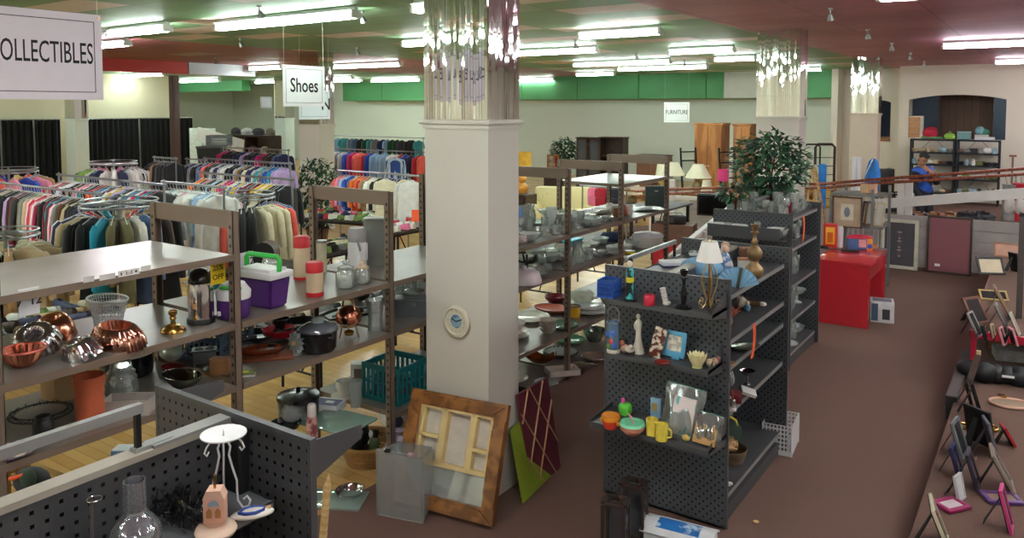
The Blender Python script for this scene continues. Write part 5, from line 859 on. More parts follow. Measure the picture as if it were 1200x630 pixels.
multi('casserole', 'large white oval casserole on the middle shelf of the last bay', 'casserole', P(759, 288, z=.951), [('casserole_wall', 'L', [(17, 0), (18, 3), (18, 11), (18.6, 12)], wcer), ('lid', 'L', [(18.6, 12), (16, 15), (4, 17), (.1, 17)], mat((230, 230, 234), .3)), ('handle', 'E', (-17, -6, 9, 4, 3, 2), wcer)])
multi('ring_tin', 'yellow and black round tin at the edge of the last bay', 'tin', P(739, 298, z=.951)+Vector((-.02, .02, 0)), [('tin_side', 'L', [(6, 0), (6, 4)], blackp), ('band', 'L', [(6.2, 1), (6.2, 3)], mat((230, 200, 40), .4)), ('lid', 'L', [(6.2, 4), (.1, 4.4)], mat((210, 206, 190), .4))])
lath('cloth_pile', 'dark navy cloth folded behind the white casserole', 'cloth', Vector((-4.15, 8.1, .951)), [(14, 0), (16, 4), (12, 9), (.1, 11)], mat((36, 44, 80), .9), sy=.7)
multi('water_bottle', 'blue ribbed water jug standing behind the column edge', 'water jug', Vector((-4.2, P(604, 280, x=-4.2).y, L2)), [('jug', 'L', [(8, 0), (9, 2), (8, 6), (9.4, 9), (8, 13), (9.4, 16), (8, 21), (6, 25), (2.6, 27), (2.6, 29)], mat((110, 150, 205), .2, alpha=.8)), ('cap', 'L', [(3, 29), (3, 31), (.1, 31)], wpl)])
# L4 and bottom shelf, right of the column
multi('plate_stack', 'stack of white bowls and plates beside the column on the low shelf', 'plates', P(616, 395, z=L4)+Vector((-.1, -.05, 0)), [('lower_plate', 'L', [(12, 0), (19, 3), (19.5, 4)], beigec), ('upper_plate', 'L', [(11, 4), (17, 8), (17.5, 9)], wcer), ('bowl', 'S', [(10, 9), (15, 18)], wcer)])
for k in range(3):
    p = P(642, 390, z=L4); u = U(p); solo('stacked_bowl', M().shell([(5*u, 0), (9*u, 4*u), (10.5*u, 7*u)], .003, 24), beigec, ('beige bowl at the bottom of its stack on the low shelf', 'beige bowl in the middle of its stack on the low shelf', 'beige bowl on top of its stack on the low shelf')[k], 'bowl', p+Vector((0, 0, k*4.6*u)), group='stack of beige bowls')
lath('white_platter', 'wide white platter behind the beige bowl stack', 'platter', P(630, 376, z=L4)+Vector((-.12, 0, 0)), [(16, 0), (26, 3), (27, 4)], wcer, shell=.003)
lath('glass_plate', 'clear glass plate right of the beige bowls', 'plate', P(659, 383, z=L4), [(12, 0), (19, 3), (20, 4)], greeng, shell=.003)
lath('red_tray', 'coral red patterned tray with white rim on the low shelf', 'tray', P(655, 366, z=L4)+Vector((-.08, 0, 0)), [(14, 0), (22, 3), (23, 5)], mat((190, 104, 84), .35), shell=.003, sy=.7)
lath('red_bowl', 'dark red and black bowl behind the coral tray', 'bowl', P(660, 357, z=L4)+Vector((-.12, .05, 0)), [(8, 0), (13, 5), (13.5, 8)], mat((110, 24, 34), .3), shell=.003)
multi('yellow_mug', 'yellow glass mug with blue rim on the low shelf', 'mug', P(674, 371, z=L4), [('mug_wall', 'S', [(5.5, 0), (6.2, 13)], mat((216, 164, 40), .3)), ('blue_rim', 'R', (6.3, .8, 13), mat((60, 90, 120), .3)), ('handle', 'T', (.9, [(-6, 0, 11), (-10, 0, 10), (-10, 0, 4), (-6, 0, 3)]), mat((216, 164, 40), .3))])
multi('gravy_dish', 'pale green covered dish on a stack of plates', 'dish', P(682, 360, z=L4)+Vector((-.05, .1, 0)), [('dish_wall', 'L', [(9, 4), (13, 7), (13.5, 14), (10, 17), (.1, 17.5)], mat((206, 214, 196), .25)), ('under_plate', 'L', [(14, 0), (19, 3), (19, 4)], wcer), ('ear_handle', 'E', (16, 0, 11, 4, 2, 2), wcer)])
lath('plate_pile', 'stack of white and silver plates near the stand', 'plates', P(690, 366, z=L4), [(14, 0), (21, 3), (21, 5), (17, 6), (20, 8), (14, 9), (.1, 9)], mat((206, 210, 208), .15, .3))
row(['white', 'small', 'bowl', 'plate', 'white', 'cup'], -3.8, 7.28, 8.3, L4, 'front row, low shelf of last bay', 'glassware on the low shelf')
lath('silver_platter', 'oval silver platter at the column end of the bottom shelf', 'platter', P(610, 466, z=L5)+Vector((-.05, 0, 0)), [(16, 0), (26, 2), (28, 4)], silver, shell=.002, sx=1.15, sy=.8)
lath('ring_plate', 'white plate with black rim by the column on the bottom shelf', 'plate', P(610, 447, z=L5)+Vector((-.1, 0, 0)), [(12, 0), (19, 2), (20, 3)], wcer, shell=.003)
lath('steel_plate', 'grey dinner plate with silver rim on the bottom shelf', 'plate', P(640, 450, z=L5), [(8, 0), (14, 2), (15, 3)], mat((190, 196, 200), .12, .5), shell=.002)
lath('black_plate', 'white plate with thick black rim and handles', 'plate', P(661, 417, z=L5)+Vector((-.05, .02, 0)), [(12, 0), (18, 3), (19, 5)], mat((200, 214, 206), .15), shell=.003); p = P(661, 417, z=L5)+Vector((-.05, .02, .03)); u = U(p)
solo('tray_ring', M().ring(19.5*u, 1.6*u, (0, 0, 0), 36), blackp, 'black ring rim around the white handled plate', 'tray', p)
lath('green_plate', 'white plate with green rim at the back of the bottom shelf', 'plate', P(677, 406, z=L5)+Vector((-.15, .1, 0)), [(12, 0), (17, 2), (18, 4)], mat((120, 176, 140), .15), shell=.003)
b = M(); u = U(P(635, 425, z=L5)); b.grid(lambda a, c: ((a-.5)*62*u, (c-.5)*22*u*(1-(2*a-1)**2*.85), (14*(2*a-1)**2+7*(2*c-1)**2)*u), 16, 6, .005); solo('boat_dish', b, amber, 'amber glass boat-shaped dish on the bottom shelf', 'dish', P(637, 427, z=L5)+Vector((-.08, 0, .01)), -.25)
multi('baking_dish', 'white rectangular plastic tray at the front of the bottom shelf', 'tray', P(659, 437, z=L5), [('tray_floor', 'B', (0, 0, 1, 36, 22, 1), mat((206, 196, 188), .4)), ('front_side', 'B', (0, -11, 3, 37, 1, 6), mat((196, 186, 178), .4)), ('rear_side', 'B', (0, 11, 3, 37, 1, 6), mat((196, 186, 178), .4)), ('end_side', 'B', (-18, 0, 3, 1, 22, 6), mat((196, 186, 178), .4)), ('end_side', 'B', (18, 0, 3, 1, 22, 6), mat((196, 186, 178), .4))], rz=PSI+.25)
multi('foil_tray', 'silver foil tray right of the white plastic tray', 'tray', P(683, 428, z=L5), [('tray_floor', 'B', (0, 0, 1, 28, 18, 1.4), silver), ('tray_lip', 'B', (0, -9, 2, 29, 1.5, 2.4), silver)], rz=PSI+.2)
multi('wood_plate', 'brown plate half hidden by the knick-knack stand', 'plate', P(700, 421, z=L5)+Vector((-.03, 0, 0)), [('plate_disc', 'L', [(9, 0), (14, 2), (15, 4), (9, 2.5), (.1, 2)], mat((128, 106, 90), .4)), ('silver_rim', 'R', (15, .7, 4), silver)])
lath('steel_bowl', 'brushed steel bowl near the left of the knick-knack stand', 'bowl', P(703, 404, z=L5)+Vector((-.12, .1, 0)), [(7, 0), (12, 8), (13, 14)], mat((150, 164, 150), .25, .7), shell=.003)
# ================================================================== KNICK-KNACK STAND (A)
E1, E2, E3 = 1.346, 1.021, .591
def ea(px, py, z): return P(px, py, z=z)
blu = mat((36, 84, 170), .45, 0, .05)
t = slatbox('plastic_basket', 'bright blue plastic basket at the left end of the top end shelf', ea(714, 349, E1)+Vector((-.02, .04, 0)), .1, .12, .11, blu, .05, 8, 8, 4, .006)
multi('geisha_figurine', 'tall painted lady figurine in black, teal and yellow robe', 'figurine', ea(738, 352, E1), [('stand', 'L', [(9, 0), (9, 2), (8, 2.5)], blackp), ('robe', 'L', [(5, 2.5), (4.2, 14), (4, 22), (4.6, 30), (4.4, 36), (2, 40)], two_tone('robe_print', (26, 28, 36), (60, 170, 170), 'noise', 26, .3, 0, (1, 1, .5), .5, .54)), ('yellow_sash', 'L', [(4.6, 22), (4.7, 28)], mat((220, 200, 50), .4)), ('face', 'E', (0, 0, 44, 3, 3, 4.6), mat((236, 220, 204), .4)), ('hair', 'E', (0, 1, 47.5, 3.2, 2.8, 3.2), blackp)])
multi('candle', 'short red pillar candle on the top end shelf', 'candle', ea(761, 357, E1), [('wax', 'L', [(6.4, 0), (6.6, 1), (6.6, 11), (6, 12), (.1, 11)], mat((196, 34, 62), .4)), ('wick', 'L', [(.4, 11), (.4, 13)], blackm)])
t = thing('ceramic_ornament', 'white ribbed ceramic ornament leaning between candle and candlestick', 'ornament', ea(781, 358, E1), 0, None, (0, -.25, 0)); u = U(t.location); b = M()
for i in range(8): b.sph((0, 0, (2+i*2.6)*u), (4*u, 3*u, 1.7*u), 10, 5)
b.mk('ribbed_body', mat((206, 200, 196), .4), t); M().sph((1*u, 0, 3*u), (5*u, 4*u, 3*u)).mk('foot', mat((206, 200, 196), .4), t)
multi('candlestick', 'tall black turned wooden candlestick on the top end shelf', 'candlestick', ea(801, 361, E1), [('foot', 'L', [(10, 0), (10, 2), (7, 3.5), (3, 5)], bcer), ('turned_stem', 'L', [(2.5, 5), (3.8, 12), (3.8, 17), (2, 27), (2, 32), (3.4, 36), (2.2, 38)], bcer), ('cup', 'S', [(2.2, 38), (4.4, 42), (4.6, 46)], bcer)])
t = multi('table_lamp', 'gold wire table lamp with a white shade on the top end shelf', 'lamp', ea(829, 363, E1)+Vector((0, .02, 0)), [('lamp_shade', 'S', [(15.5, 57), (9, 80)], mat((240, 236, 230), .7, 0, .02)), ('stem', 'L', [(1, 2), (1, 60)], brass), ('finial', 'L', [(1.6, 80), (.6, 83)], brass)]); u = U(t.location); gold = mat((170, 146, 106), .3, .9)
for k in range(5):
    a = k*2*PI/5+.3; c_, s_ = math.cos(a), math.sin(a); M().tube([(c_*x*u, s_*x*u, z*u) for x, z in ((1.5, 56), (5, 50), (9, 40), (9.5, 32), (7, 22), (3, 12), (5, 6), (9, 2), (13, 4), (14, 9), (11, 12), (8, 10), (9, 7))], .7*u, 6).mk('wire_scroll', gold, t)
# second end shelf
t = multi('glass_lantern', 'pale blue glass lantern with wire handle and painted flowers', 'lantern', ea(719, 412, E2), [('base', 'L', [(8, 0), (8, 3), (6, 4)], mat((206, 200, 186), .4)), ('glass_wall', 'S', [(7, 4), (7.5, 36)], glass((150, 190, 225), .6, .05)), ('rim', 'R', (7.6, .8, 36), steel), ('handle', 'T', (.8, [(-7, 0, 36), (-7, 0, 48), (-3, 0, 53), (3, 0, 53), (7, 0, 48), (7, 0, 36)]), steel)]); u = U(t.location)
for i, (x, z, c) in enumerate(((-4, 22, (60, 110, 210)), (3, 24, (70, 120, 220)), (0, 14, (200, 70, 60)), (4, 10, (60, 90, 190)), (-3, 8, (90, 130, 60)))): M().sph((x*u, -7*u, z*u), (3*u, 1*u, 3.6*u), 8, 5).mk('painted_flower', mat(c, .5), t)
multi('animal_figurine', 'little tan and white animal figurine beside the lantern', 'figurine', ea(733, 413, E2), [('figure_body', 'E', (0, 0, 5, 7, 4, 5), mat((190, 150, 130), .4)), ('head', 'E', (-4, -1, 11, 3.4, 3, 3.4), mat((196, 120, 100), .4)), ('ear', 'E', (-2, -1, 14, 1.2, 1, 2), mat((150, 70, 60), .4))])
multi('animal_figurine', 'white bowl-like figurine with dark rim and legs, front of shelf', 'figurine', ea(738, 416, E2), [('figure_body', 'E', (0, 0, 7, 6, 5, 4), mat((206, 194, 180), .4)), ('head', 'E', (3, -3, 11, 3, 3, 3), mat((200, 186, 170), .4))]+[('leg', 'L', [(1.2, 0), (1.6, 5)], mat((60, 52, 48), .4), (x, y, 0)) for x in (-4, 4) for y in (-2, 2)])
multi('lady_figurine', 'tall slender cream lady figurine in a long gown', 'figurine', ea(748, 413, E2), [('gown', 'L', [(7.5, 0), (7, 3), (4, 14), (3, 22), (3.2, 28), (4, 33), (3.6, 37), (1.4, 40)], mat((214, 204, 190), .3)), ('head', 'E', (-.5, 0, 43, 2.4, 2.4, 3), mat((214, 204, 190), .3)), ('folded_arm', 'E', (-2, -2.6, 32, 3, 1.6, 5), mat((208, 198, 184), .3))])
t = multi('spotted_board', 'brown and cream spotted plaque leaning at a slant', 'plaque', ea(764, 420, E2)+Vector((0, .03, 0)), [('plaque', 'B', (0, 0, 18, 15, 3.5, 36, 3), two_tone('cow_spots', (96, 40, 30), (214, 196, 176), 'noise', 34, .3, 0, (1, 1, 1), .5, .56)), ('stand', 'B', (2, 6, 3, 8, 10, 3), mat((80, 56, 40), .4))], rot=(-.15, .22, .15))
t = thing('framed_cameo', 'light blue picture frame with a pale cameo, on the end shelf', 'picture frame', ea(786, 421, E2)+Vector((0, .03, 0)), 0, None, (-.18, .06, .1)); u = U(t.location); fb = mat((86, 160, 196), .4, 0, .04)
for nm, q in (('top_rail', (0, 0, 29, 26, 3, 5)), ('bottom_rail', (0, 0, 5, 26, 3, 7)), ('side_rail', (-11, 0, 17, 5, 3, 24)), ('side_rail', (11, 0, 17, 5, 3, 24))): M().box(*[v*u for v in q], 1*u).mk(nm, fb, t)
M().box(0, .5*u, 17*u, 18*u, 1*u, 20*u).mk('picture', two_tone('cameo', (226, 214, 190), (176, 168, 160), 'noise', 30, .5), t); M().box(4*u, -3*u, 1.5*u, 8*u, 5*u, 3*u).mk('little_shelf', fb, t)
solo('red_dish', M().shell([(.02, 0), (.045, .01), (.05, .016)], .003, 24), mat((120, 40, 36), .2), 'dark red shallow dish in front of the blue frame', 'dish', ea(776, 427, E2))
t = thing('lotus_bowl', 'pale yellow lotus-petal bowl on the second end shelf', 'bowl', ea(817, 430, E2)); u = U(t.location)
for q in range(2):
    for k in range(9):
        a = (k+.5*q)*2*PI/9; r0, r1 = 5, 12-2*q
        M().grid(lambda s, v: ((r0+(r1-r0)*v**.7)*u*math.cos(a+(s-.5)*.8*(1-v**3)), (r0+(r1-r0)*v**.7)*u*math.sin(a+(s-.5)*.8*(1-v**3)), (2+15*v)*u), 4, 6, .003).mk('petal', mat((226, 214, 164), .3), t)
M().cyl(6*u, 0, 3*u, 16).mk('foot', mat((200, 186, 130), .3), t)
multi('seashell', 'spiral cream seashell at the right end of the second shelf', 'shell', ea(834, 432, E2)+Vector((-.01, .03, 0)), [('body_whorl', 'E', (-2, 0, 5, 6, 4, 5), mat((206, 186, 158), .3)), ('middle_whorl', 'E', (3, 1, 8, 4.4, 3, 4), mat((176, 140, 120), .3)), ('spire', 'E', (7, 2, 11, 2.8, 2, 3), mat((140, 96, 90), .3))])
# third end shelf
multi('toy_cup', 'orange and red round toy cup at the left of the lowest end shelf', 'cup', ea(713, 503, E3)+Vector((0, .03, 0)), [('cup_wall', 'S', [(7, 0), (10, 6), (10.5, 16)], mat((214, 66, 44), .4)), ('orange_band', 'L', [(10.4, 10), (10.9, 11), (10.9, 15), (10.4, 16)], mat((240, 150, 40), .4)), ('ear_handle', 'E', (10, -2, 8, 3, 2, 3), mat((240, 150, 40), .4)), ('ear_handle', 'E', (-10, -2, 8, 3, 2, 3), mat((240, 150, 40), .4))])
multi('toy_sippy_cup', 'lime green toy cup with pink spout behind the orange cup', 'cup', ea(726, 490, E3)+Vector((.0, .08, 0)), [('cup_wall', 'L', [(6, 0), (8, 4), (8, 10), (6, 13), (.1, 14)], mat((104, 206, 70), .4)), ('spout', 'L', [(2.5, 13), (2, 18), (.1, 19)], mat((226, 90, 170), .4), (-3, 0, 0))])
multi('toy_bowl', 'pink toddler bowl with mint green lid', 'bowl', ea(739, 509, E3)+Vector((0, .02, 0)), [('bowl_wall', 'L', [(8, 0), (14, 6), (15, 11)], mat((226, 150, 130), .4)), ('lid', 'L', [(15.5, 11), (14, 14), (9, 14.5), (8, 13), (.1, 13)], mat((126, 214, 170), .35)), ('straw', 'T', (1.1, [(2, 0, 13), (0, -2, 20), (-4, -3, 24)]), mat((226, 150, 160), .4))])
multi('card_pack', 'pale blue card packet standing at the back of the lowest end shelf', 'packet', ea(761, 494, E3)+Vector((0, .1, 0)), [('packet', 'B', (0, 0, 11, 13, 5, 22, .5), mat((150, 186, 216), .5)), ('printed_panel', 'B', (-1, -2.6, 12, 7, .4, 9), mat((190, 160, 90), .5))])
for px, py, lab in ((763, 510, 'yellow mug at the left of the pair on the lowest end shelf'), (774, 516, 'yellow mug with visible handle at the front of the pair')):
    multi('yellow_mug', lab, 'mug', ea(px, py, E3)+Vector((0, .015, 0)), [('mug_wall', 'S', [(7, 0), (7.4, 19)], mat((232, 208, 84), .4)), ('handle', 'T', (1.1, [(7, 0, 15), (12, 0, 14), (12, 0, 6), (7, 0, 4)]), mat((232, 208, 84), .4))], group='pair of yellow mugs')
bagf = glass((240, 244, 242), .93, .12)
def bag(name, lab, px, py, z, w_, h, d, tilt, inner, cat='bag'):
    t = thing(name, lab, cat, ea(px, py, z)+Vector((0, .05, 0)), 0, None, (-.2, tilt, .12)); u = U(t.location); r = random.Random(int(px))
    M().grid(lambda a, v: ((a-.5)*w_*u*(1+.06*math.sin(v*9)), -d*u*(.3+.7*math.sin(PI*min(1, v*1.05))**.6)*(1-abs(2*a-1)**3)*(1-v*.75)+.6*u*math.sin(13*a+5*v), v*h*u), 12, 12, .0012).mk('bag_front', bagf, t, ang=80)
    M().grid(lambda a, v: ((a-.5)*w_*u, 1.*u+.4*u*math.sin(11*a), v*h*u), 6, 6, .0012).mk('bag_back', bagf, t); M().box(0, 0, h*u, w_*u, .8*u, 1.6*u).mk('zip_strip', mat((120, 165, 150), .4, alpha=.6), t)
    for q in inner:
        b = M()
        if q[1] == 'B': b.box(*[v*u for v in q[2]], .5*u)
        elif q[1] == 'E': b.sph(tuple(v*u for v in q[2][:3]), tuple(v*u for v in q[2][3:]), 10, 6)
        else: b.cyl(q[2][3]*u, 0, q[2][4]*u, 8, tuple(v*u for v in q[2][:3]))
        b.mk(q[0], q[3], t)
    return t
fold = two_tone('printed_cloth', (226, 210, 208), (110, 190, 190), 'noise', 22, .7, 0, (1, 1, .4), .55, .62)
bag('zip_bag', 'big clear zip bag holding folded pale printed cloth', 790, 518, E3, 46, 62, 10, .12, [('folded_cloth', 'B', (2, -3, 28, 26, 5, 44), fold), ('cloth_corner', 'E', (-12, -4, 8, 8, 4, 7), mat((150, 180, 160), .6)), ('small_part', 'E', (10, -5, 6, 5, 3, 4), mat((206, 176, 90), .5))])
peg = mat((206, 158, 100), .5, 0, .06)
bag('zip_bag', 'clear bag of wooden pegs at the right of the lowest end shelf', 821, 524, E3, 36, 36, 9, .1, [('peg_base', 'B', (0, -3, 5, 26, 6, 8), peg)]+[('wooden_peg', 'C', (x, -4, 8, 1.4, h), peg) for x, h in ((-11, 14), (-6, 12), (-1, 15), (4, 13), (9, 16), (12, 12))])
# right side shelves of the knick-knack stand
SA = (1.386, 1.113, .956, .676, .171)
def sa(px, py, k): return P(px, py, z=SA[k])
ltb = mat((128, 172, 206), .7, 0, .05)
b = M(); b.sph((0, 0, .06), (.14, .07, .07), 18, 10); solo('cushion', b, ltb, 'light blue rounded cushion behind the white lampshade', 'cushion', Vector((-1.86, 4.92, SA[0]+.0)), .2)
t = thing('folding_fan', 'light blue fan-shaped pleated ornament standing on the top side shelf', 'fan', sa(868, 338, 0)+Vector((-.02, 0, 0)), .3); b = M(); K = 22
vs = [(0, 0, 0)]+[(.13*math.cos(PI*(.08+.84*i/K)), .008*(i % 2), .13*math.sin(PI*(.08+.84*i/K))) for i in range(K+1)]; b.add(vs+[(x, y+.004, z) for x, y, z in vs], [(0, i, i+1) for i in range(1, K+1)]+[(K+2, K+3+i, K+2+i) for i in range(K)]); b.mk('fan_leaf', ltb, t); M().bar((0, -.004, 0), (.02, -.004, .13), .02, .004).mk('center_stick', mat((66, 72, 60), .5), t)
multi('doll', 'small doll in white and blue clothes at the back of the top shelf', 'doll', Vector((-1.80, 5.2, SA[0])), [('doll_dress', 'L', [(10, 0), (9, 8), (5, 18), (3, 21)], two_tone('doll_print', (215, 215, 220), (90, 130, 180), 'noise', 30, .7)), ('head', 'E', (0, 0, 26, 5, 5, 6), mat((226, 190, 170), .5)), ('hair', 'E', (0, 1.5, 29, 5.4, 5, 4.6), mat((190, 150, 130), .7))])
for i, (x, y, s, lab) in enumerate(((-1.66, 5.18, (14, 10, 16), 'square white block box behind the blue fan'), (-1.72, 5.42, (16, 14, 20), 'brown wooden box beside the brass vase'), (-2.02, 5.36, (30, 20, 8), 'dark empty picture box lying at the back of the top shelf'))):
    multi('keepsake_box', lab, 'box', Vector((x, y, SA[0])), [('box_body', 'B', (0, 0, s[2]/2, *s, .6), (mat((206, 200, 192), .5), mat((110, 66, 46), .5), blackp)[i]), ('lid', 'B', (0, 0, s[2]+1, s[0]+1, s[1]+1, 2, .4), (mat((180, 110, 70), .5), mat((130, 80, 56), .5), mat((60, 60, 64), .4))[i])], rz=.5)
multi('book', 'open white book lying across the top left of the stand', 'book', Vector((-2.12, 5.2, SA[0]+.0)), [('left_pages', 'B', (-12, 0, 3, 24, 20, 4, .6), mat((226, 226, 230), .6)), ('right_pages', 'B', (12, 0, 3.6, 24, 20, 4, .6), mat((226, 226, 230), .6)), ('cover', 'B', (0, 0, .6, 50, 22, 1), mat((44, 48, 110), .5))], rz=.7)
multi('brass_vase', 'tall dull brass hookah-shaped vase on the top side shelf', 'vase', sa(889, 323, 0)+Vector((-.03, 0, 0)), [('vase_body', 'L', [(9, 0), (11, 4), (10, 9), (5, 14), (4.5, 17), (8, 21), (9, 28), (6, 33), (3, 36), (4, 40), (2.2, 43), (2, 48), (5, 51), (2.6, 53), (4, 55)], mat((140, 112, 78), .45, .6, .2)), ('finial_bowl', 'S', [(3, 55), (5, 60)], mat((140, 112, 78), .45, .6))])
mk2 = [(876, 362, 1, 'seashell', 'big cream conch shell on the second side shelf', (200, 184, 166)), (868, 372, 1, 'coral', 'rust-red coral piece beside the conch shell', (160, 84, 66)), (858, 384, 1, 'seashell', 'purple and white shell at the front of the second side shelf', (150, 120, 146)), (886, 366, 1, 'figurine', 'pale blue little figurine right of the conch shell', (110, 150, 176))]
for px, py, k, nm, lab, c in mk2:
    p = sa(px, py, k)+Vector((-.06, 0, 0)); u = U(p); r = random.Random(px); t = thing(nm, lab, nm, p, px)
    if nm == 'seashell':
        for i in range(5): f = 1-i*.19; M().sph(((i*3.6-5)*u, 0, (7*f)*u), (6*f*u, 6*f*u, 7*f*u), 12, 8).mk('whorl', mat(c, .35, 0, .15), t)
        for i in range(5): M().lathe([(1.6*u, 0), (.1*u, 5*u)], 8, ((i*2.5-6)*u, 2*u*math.sin(i), 11*u)).mk('spine_tip', mat(c, .35), t)
    elif nm == 'coral':
        b = M(); [b.tube([(0, 0, 0), (r.uniform(-6, 6)*u, r.uniform(-4, 4)*u, r.uniform(3, 7)*u), (r.uniform(-11, 11)*u, r.uniform(-6, 6)*u, r.uniform(6, 13)*u)], [1.8*u, 1.4*u, .7*u], 6) for i in range(16)]; b.mk('branches', mat(c, .7), t)
    else:
        M().sph((0, 0, 4*u), (4*u, 3*u, 5*u)).mk('figure_body', mat(c, .4), t); M().sph((0, 0, 10*u), 2.6*u).mk('head', mat((210, 190, 180), .4), t)
multi('drinking_horn', 'curved horn with a white tip sticking out over the shelf edge', 'horn', sa(900, 364, 1)+Vector((-.1, 0, .02)), [('horn_curve', 'T', ([4, 3.6, 3, 2.2], [(-14, 6, 0), (-6, 2, 0), (4, -3, 1), (12, -8, 4)]), mat((150, 116, 80), .3)), ('white_tip', 'T', ([2.2, 1.2], [(12, -8, 4), (17, -11, 2)]), mat((226, 222, 216), .3)), ('mount', 'R', (4.2, .8, 0), brass, (-12, 5, 0))] if False else [('horn_curve', 'T', (3, [(-14, 6, 2), (-6, 2, 2), (4, -3, 3), (12, -8, 6)]), mat((150, 116, 80), .3)), ('white_tip', 'E', (14, -9.5, 6, 4, 3, 2.6), mat((226, 222, 216), .3)), ('mouth_ring', 'E', (-14, 6, 3, 2, 4, 4), brass)])
SMALL = [(862, 428, 2, 'carved_box', 'carved spotted box at the near end of the third side shelf', 'B', (14, 12, 10), two_tone('carved', (76, 64, 54), (170, 156, 138), 'noise', 40, .6)), (866, 434, 2, 'oval_dish', 'oval tan dish at the edge of the third side shelf', 'D', (14, 6), mat((176, 150, 126), .4)), (888, 412, 2, 'fish_dish', 'long silver-green fish-shaped dish behind the orange tag', 'D', (19, 5), mat((140, 150, 136), .25, .5))]
for px, py, k, nm, lab, kind, d, m in SMALL:
    p = sa(px, py, k)+Vector((-.08, 0, 0)); u = U(p)
    if kind == 'B': multi(nm, lab, 'box', p, [('box_body', 'B', (0, 0, d[2]/2, *d, 1), m), ('lid', 'B', (0, 0, d[2]+1.4, d[0]+1, d[1]+1, 3, 1), m)], rz=.4)
    else: lath(nm, lab, 'dish', p, [(d[0]*.5, 0), (d[0]*.9, d[1]*.6), (d[0], d[1])], m, shell=.003, sy=.5, rz=.9)
multi('perfume_bottle', 'clear scalloped glass shell bottle on the fourth side shelf', 'bottle', sa(866, 462, 3)+Vector((-.1, .05, 0)), [('glass_shell', 'E', (0, 0, 13, 10, 4, 12), clear), ('stopper', 'L', [(2, 24), (3, 28), (.1, 30)], clear)])
multi('gift_box', 'dark red box stacked under the glass shell bottle', 'box', sa(868, 474, 3)+Vector((-.06, .02, 0)), [('box_body', 'B', (0, 0, 6, 20, 14, 12, .8), mat((110, 26, 36), .5)), ('ribbon', 'B', (0, 0, 6.2, 3, 14.4, 12.4), mat((150, 60, 66), .5))], rz=.4)
multi('silver_tazza', 'little silver pedestal dish on the fourth side shelf', 'dish', sa(887, 456, 3)+Vector((-.08, .05, 0)), [('pedestal', 'L', [(4, 0), (4, 1), (1.2, 3), (1.2, 12)], silver), ('dish', 'S', [(4, 12), (9, 16), (9.5, 17)], silver)])
multi('photo_album', 'grey and white bound booklet leaning on the fourth side shelf', 'book', sa(882, 466, 3)+Vector((-.05, .05, 0)), [('cover', 'B', (0, 0, 4, 18, 14, 2, .3), mat((196, 196, 192), .5)), ('pages', 'B', (0, 0, 2, 17, 13, 2.4), offw), ('dark_spine', 'B', (-9, 0, 3, 1.5, 14, 5), blackp)], rot=(.2, .3, .5))
multi('figurine_group', 'white and silver figurine set on a pale base near the stand corner', 'figurine', sa(861, 484, 3)+Vector((-.05, .03, 0)), [('base', 'B', (0, 0, 2, 18, 10, 4, .8), mat((206, 196, 196), .4)), ('small_figure', 'L', [(3, 4), (2, 10), (2.6, 13), (.1, 16)], silver, (-5, 0, 0)), ('small_figure', 'L', [(3, 4), (2.2, 12), (2.6, 15), (.1, 18)], silver, (1, 1, 0)), ('small_figure', 'L', [(2.6, 4), (2, 9), (2.2, 12), (.1, 14)], clear, (6, -1, 0))], rz=.4)
t = thing('wood_basket', 'oval wicker basket of wood chunks in netting on the bottom side shelf', 'basket', sa(868, 548, 4)+Vector((-.10, .08, 0)), .3); u = U(t.location); b = M()
for k in range(7): b.ring((15+k*.7)*u, 1.1*u, (0, 0, (1+k*2.2)*u), 28, 6)
b.mk('woven_wall', mat((96, 72, 50), .7, 0, .2, 30), t); M().cyl(15*u, 0, 1.5*u, 24).mk('bottom', mat((80, 60, 42), .7), t); r = random.Random(9)
for i in range(14):
    a = r.uniform(0, 6.28); q = r.uniform(0, 12); M().at(q*math.cos(a)*u, q*math.sin(a)*u, (16+r.uniform(0, 8))*u, r.uniform(0, 6), r.uniform(-.5, .5), r.uniform(-.6, .6)).box(0, 0, 0, 18*u, 5*u, 5*u, 1.4*u).mk('wood_chunk', mat((190, 150, 104), .7, 0, .12, 30), t)
b = M(); b.sph((0, 4*u, 30*u), (14*u, 9*u, 17*u), 14, 8); b.mk('net_bag', mat((70, 100, 80), .6, alpha=.35), t); M().tube([(-4*u, 3*u, 46*u), (0, 2*u, 50*u), (6*u, 4*u, 46*u), (8*u, 3*u, 40*u)], 1.4*u, 6).mk('yellow_cord', mat((206, 176, 50), .6), t)
multi('white_figurine', 'tiny white figurine lying on the base at the stand corner', 'figurine', sa(856, 573, 4)+Vector((-.03, .03, 0)), [('figure_body', 'E', (0, 0, 3, 5, 3, 3), wcer), ('head', 'E', (4, 0, 4, 2.4, 2, 2), wcer)])
for px, py, lab in ((853, 553, 'white plastic clip on the floor shelf edge'),): pass
# ================================================================== GLASSWARE STAND (B)
GBz = (1.441, 1.151, .791, .456, .131); GG = 'glassware on the far stand'
row(['tumbler', 'beaker', 'goblet', 'tumbler', 'small', 'vase', 'beaker', 'goblet', 'tumbler', 'cup'], -2.10, 7.56, 8.55, GBz[0], 'edge row, top of the glassware stand', GG, .01, 1.05, {3: mat((120, 30, 44), .3)})
row(['goblet', 'tumbler', 'beaker', 'vase', 'goblet', 'tumbler', 'vase', 'beaker'], -2.25, 7.6, 8.55, GBz[0], 'inner row, top of the glassware stand', GG, .01, 1.05)
row(['tumbler', 'beaker', 'vase', 'tumbler', 'beaker', 'tumbler', 'jar'], -2.46, 7.6, 8.55, GBz[0], 'left row, top of the glassware stand', GG, .01, 1.05)
row(['beaker', 'tumbler', 'goblet', 'beaker', 'small'], -2.60, 7.58, 8.5, GBz[0], 'far left row, top of the glassware stand', GG, .01)
